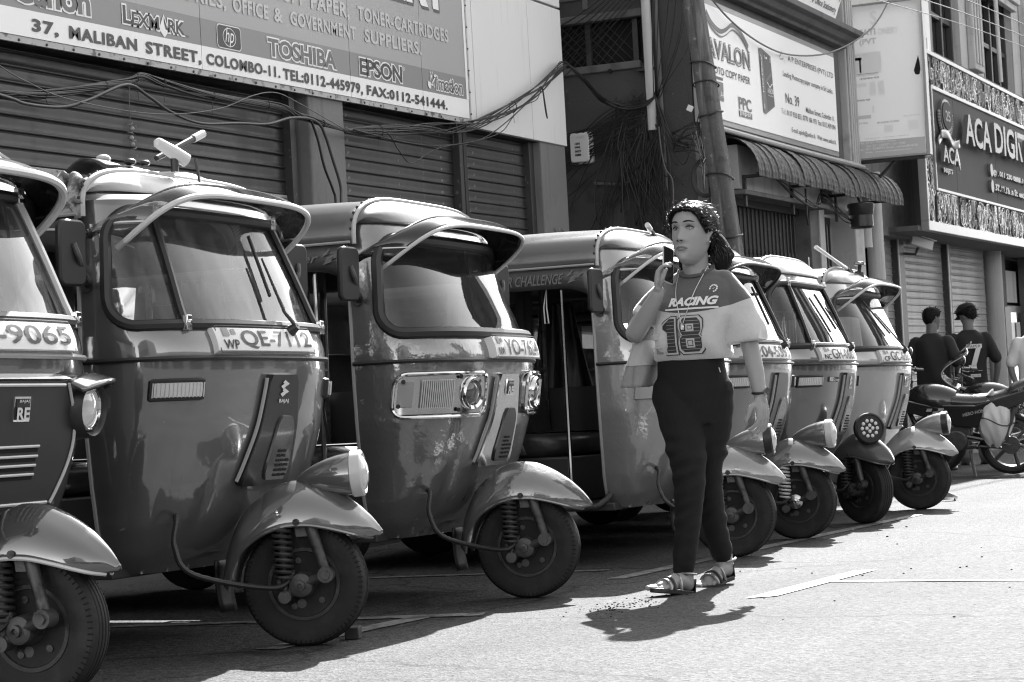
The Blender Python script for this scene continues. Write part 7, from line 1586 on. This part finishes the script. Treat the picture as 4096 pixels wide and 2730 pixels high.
# ---------------------------------------------------------------- motorcycles at the far end
def make_bike(x, y, yaw, label, fairing=False, bag=False):
    z0 = gz(x); root = empty('motorcycle', (x, y, z0), yaw); tag(root, label, 'motorcycle', 'motorcycles parked beyond the rickshaws'); root.rotation_euler = (R(-7), 0, yaw)
    blk = M('bike_black', .012, .22, coat=.8); eng = M('engine_metal', .10, .4, .6, nz=[(30, .6)], bump=(40, .3)); alloy = M('alloy_wheel', .10, .4, .6); gph = M('bike_graphic', .38, .35)
    for wx, nm in ((0, 'rear_wheel'), (1.26, 'front_wheel')):
        w = MB().lathe([(-.042, .235), (-.052, .26), (-.040, .285), (0, .298), (.040, .285), (.052, .26), (.042, .235)], (wx, 0, .298), (0, 1, 0), 40, closed=True).build(nm, MT['tyre'], root)
        MB().lathe([(-.036, .236), (-.036, .215), (.036, .215), (.036, .236)], (wx, 0, .298), (0, 1, 0), 40, closed=True).cyl((wx, -.05, .298), (wx, .05, .298), .05, 18).build('wheel_rim', alloy, w)
        for k in range(6):
            a = k * math.pi / 3 + .3; d = Vector((math.cos(a), 0, math.sin(a))); MB().tube([Vector((wx, 0, .298)) + d * .04, Vector((wx, 0, .298)) + d * .12, Vector((wx, 0, .298)) + d * .22], [.024, .016, .02], 8).build('spoke', alloy, w)
    fr = MB().tube([(0, .09, .30), (.42, .10, .40)], .022, 8).tube([(0, -.09, .30), (.42, -.10, .40)], .022, 8).tube([(.42, 0, .38), (.55, 0, .62), (1.0, 0, .86)], .024, 8, smooth=3).tube([(1.0, 0, .80), (.82, 0, .42), (.45, 0, .28)], .024, 8, smooth=3).tube([(.5, 0, .62), (-.25, 0, .78)], .02, 8); fr.build('frame', blk, root)
    for sg in (-1, 1):
        MB().tube([(1.26, sg * .075, .30), (1.06, sg * .075, .86), (1.03, sg * .075, .96)], .024, 10).build('fork', alloy, root)
        MB().tube([(.05, sg * .12, .36), (-.06, sg * .13, .66)], [.030, .024], 10).build('shock_absorber', alloy, root)
    tk = MB()
    def tank(u, v):
        xx = .48 + .52 * u; k = math.sin(math.pi * min(1, .18 + .82 * u)) ** .55; a = math.pi * (v - .5) * 1.5; return Vector((xx, .155 * k * math.sin(a), .70 + .07 * u + .175 * k * math.cos(a)))
    tk.grid(tank, 24, 20).build('fuel_tank', blk, root)
    se = MB()
    def seat(u, v):
        xx = .52 - .98 * u; zz = .735 + .16 * u ** 2.2 - .035 * math.sin(math.pi * min(1, u * 1.5)) + .03 * (u > .55); a = math.pi * (v - .5) * 1.25; w = .135 - .035 * u; return Vector((xx, w * math.sin(a), zz + .075 * math.cos(a)))
    se.grid(seat, 30, 14).build('seat', M('seat_vinyl', .03, .22, coat=.5, bump=(10, .3)), root)
    for sg in (-1, 1):
        MB().prism([(.50, .50), (.62, .72), (.30, .70), (-.52, .92), (-.50, .84), (.05, .62), (.30, .48)], (0, sg * .125, 0), EX, EZ, (0, sg, 0), .03).build('side_panel', blk, root, smooth=False, bevel=.012)
        for i in range(3):
            for j in range(3):
                if (i + j) % 2 == 0: MB().prism([(.60 + i * .055, .60 + j * .03), (.65 + i * .055, .60 + j * .03), (.64 + i * .055, .628 + j * .03), (.59 + i * .055, .628 + j * .03)], (0, sg * .158, 0), EX, EZ, (0, sg, 0), .002).build('chequer_sticker', gph, root, smooth=False)
        MB().prism([(.50, .655), (.95, .78), (.95, .66), (.62, .56)], (0, sg * .13, 0), EX, EZ, (0, sg, 0), .022).build('tank_cowl', blk, root, smooth=False, bevel=.01)
    lettering('HERO HONDA', lambda u, v: Vector((.42 - u, .158, .595 + v + u * .18)), .26, .032, gph, root, bold=.02); lettering('HUNK', lambda u, v: Vector((-.10 - u, .135, .80 + v + u * .3)), .14, .03, gph, root, shear=.3)
    MB().span((.36, -.11, .27), (.78, .11, .52)).lathe([(-.14, .11), (.14, .11)], (.50, 0, .36), (0, 1, 0), 20).build('engine', eng, root, bevel=.02)
    fins = MB()
    for i in range(7): fins.box((.72, 0, .50 + i * .022), (.17, .19, .008))
    fins.build('cylinder_fin', eng, root, smooth=False)
    MB().tube([(.80, -.06, .50), (.86, -.11, .36), (.60, -.14, .26), (.1, -.15, .30), (-.38, -.16, .42)], [.022, .022, .024, .045, .04], 12, smooth=4).build('exhaust', MT['chrome_soft'], root)
    MB().tube([(.06, .10, .27), (.40, .10, .31), (.40, .10, .36), (.06, .10, .34)], .012, 6, closed=True).cyl((0, .08, .298), (0, .11, .298), .085, 20).build('drive_chain', eng, root)
    MB().tube([(.38, .12, .26), (.33, .26, .03), (.30, .29, .0)], .014, 8).build('side_stand', alloy, root); MB().tube([(.30, -.22, .30), (.30, .22, .30)], .014, 8).build('footrest', blk, root)
    hb = MB().tube([(.88, -.36, 1.00), (.98, -.22, 1.03), (1.0, 0, .99), (.98, .22, 1.03), (.88, .36, 1.00)], .014, 8, smooth=4).build('handlebar', alloy, root)
    for sg in (-1, 1):
        MB().tube([(.90, sg * .33, 1.005), (.84, sg * .42, .985)], .020, 10).build('grip', MT['rubber'], hb); MB().tube([(.95, sg * .26, 1.03), (1.0, sg * .36, .99), (.92, sg * .43, .96)], .007, 6).build('lever', alloy, hb)
        mi = MB().ball((.93, sg * .34, 1.185), .06, 16, 10, (.35, 1.15, .75)).build('mirror', blk, root); MB().tube([(.96, sg * .24, 1.03), (.96, sg * .28, 1.12), (.93, sg * .34, 1.18)], .007, 6).build('mirror_stem', blk, mi)
    if fairing:
        MB().grid(lambda u, v: Vector((1.0 + .22 * math.sin(math.pi * v) - .10 * v, .20 * (2 * u - 1) * (1 - .35 * v), .86 + .36 * v)), 16, 12).build('fairing', M('fairing_paint', .30, .25, coat=.8), root, solid=.01)
        MB().grid(lambda u, v: Vector((1.06 - .20 * v, .14 * (2 * u - 1) * (1 - .3 * v), 1.15 + .17 * v)), 12, 6).build('windshield', blk, root, solid=.004)
    else: MB().lathe([(0, .05), (.03, .085), (.10, .09), (.11, .08), (.125, .0)], (1.06, 0, .93), (1, 0, -.1), 24).build('headlamp', MT['chrome'], root)
    MB().grid(lambda u, v: Vector((1.26 + .33 * math.cos(R(20 + 120 * u)), .06 * (2 * v - 1), .298 + .33 * math.sin(R(20 + 120 * u)) - .03 * (2 * v - 1) ** 2)), 18, 6).build('front_mudguard', blk, root, solid=.006)
    MB().tube([(-.20, 0, .80), (-.40, 0, .86), (-.52, 0, .80)], [.05, .045, .02], 10).build('tail_lamp', MT['lens_dark'], root)
    MB().grid(lambda u, v: Vector((-.10 - .42 * u, .055 * (2 * v - 1), .72 - .30 * u ** 2)), 10, 4).build('rear_mudguard', blk, root, solid=.006)
    return root
make_bike(20.4, 4.03, R(96), 'black motorcycle with chequer stickers and a tied plastic bag on its side', bag=True)
make_bike(21.9, 3.80, R(100), 'second motorcycle with a pale front fairing, behind the one carrying the bag', fairing=True)
bg_ = empty('plastic_bag', (20.25, 4.17, 0)); tag(bg_, 'white knotted plastic bag hanging from the nearer motorcycle', 'bag')
def pbf(u, v):
    a = 2 * math.pi * u; r_ = .165 * math.sin(math.pi * (.16 + .80 * v)) ** .6 * (1 + .10 * math.sin(5 * a + 3 * v) + .05 * math.sin(11 * a - 8 * v)); return Vector((.6 * r_ * math.cos(a), r_ * math.sin(a) + .02 * v, .24 - .42 * v + .02 * math.sin(3 * a)))
bm_ = M('plastic_film', .62, .25, coat=.5, bump=(14, .7))
MB().grid(pbf, 40, 24).build('bag_body', bm_, bg_)
MB().tube([(0, .0, .22), (.01, .02, .29), (0, .05, .33)], [.05, .022, .05], 10, smooth=3).build('bag_knot', bm_, bg_)
MB().tube([pbf(u, .45) * 1.02 + Vector((0, 0, .04 * math.sin(u * 6.28))) for u in np.linspace(0, 1, 24, endpoint=False)], .006, 5, closed=True).build('bag_cord', MT['black_trim'], bg_)
bg_.location = (20.22, 4.13, gz(20.4) + .46)
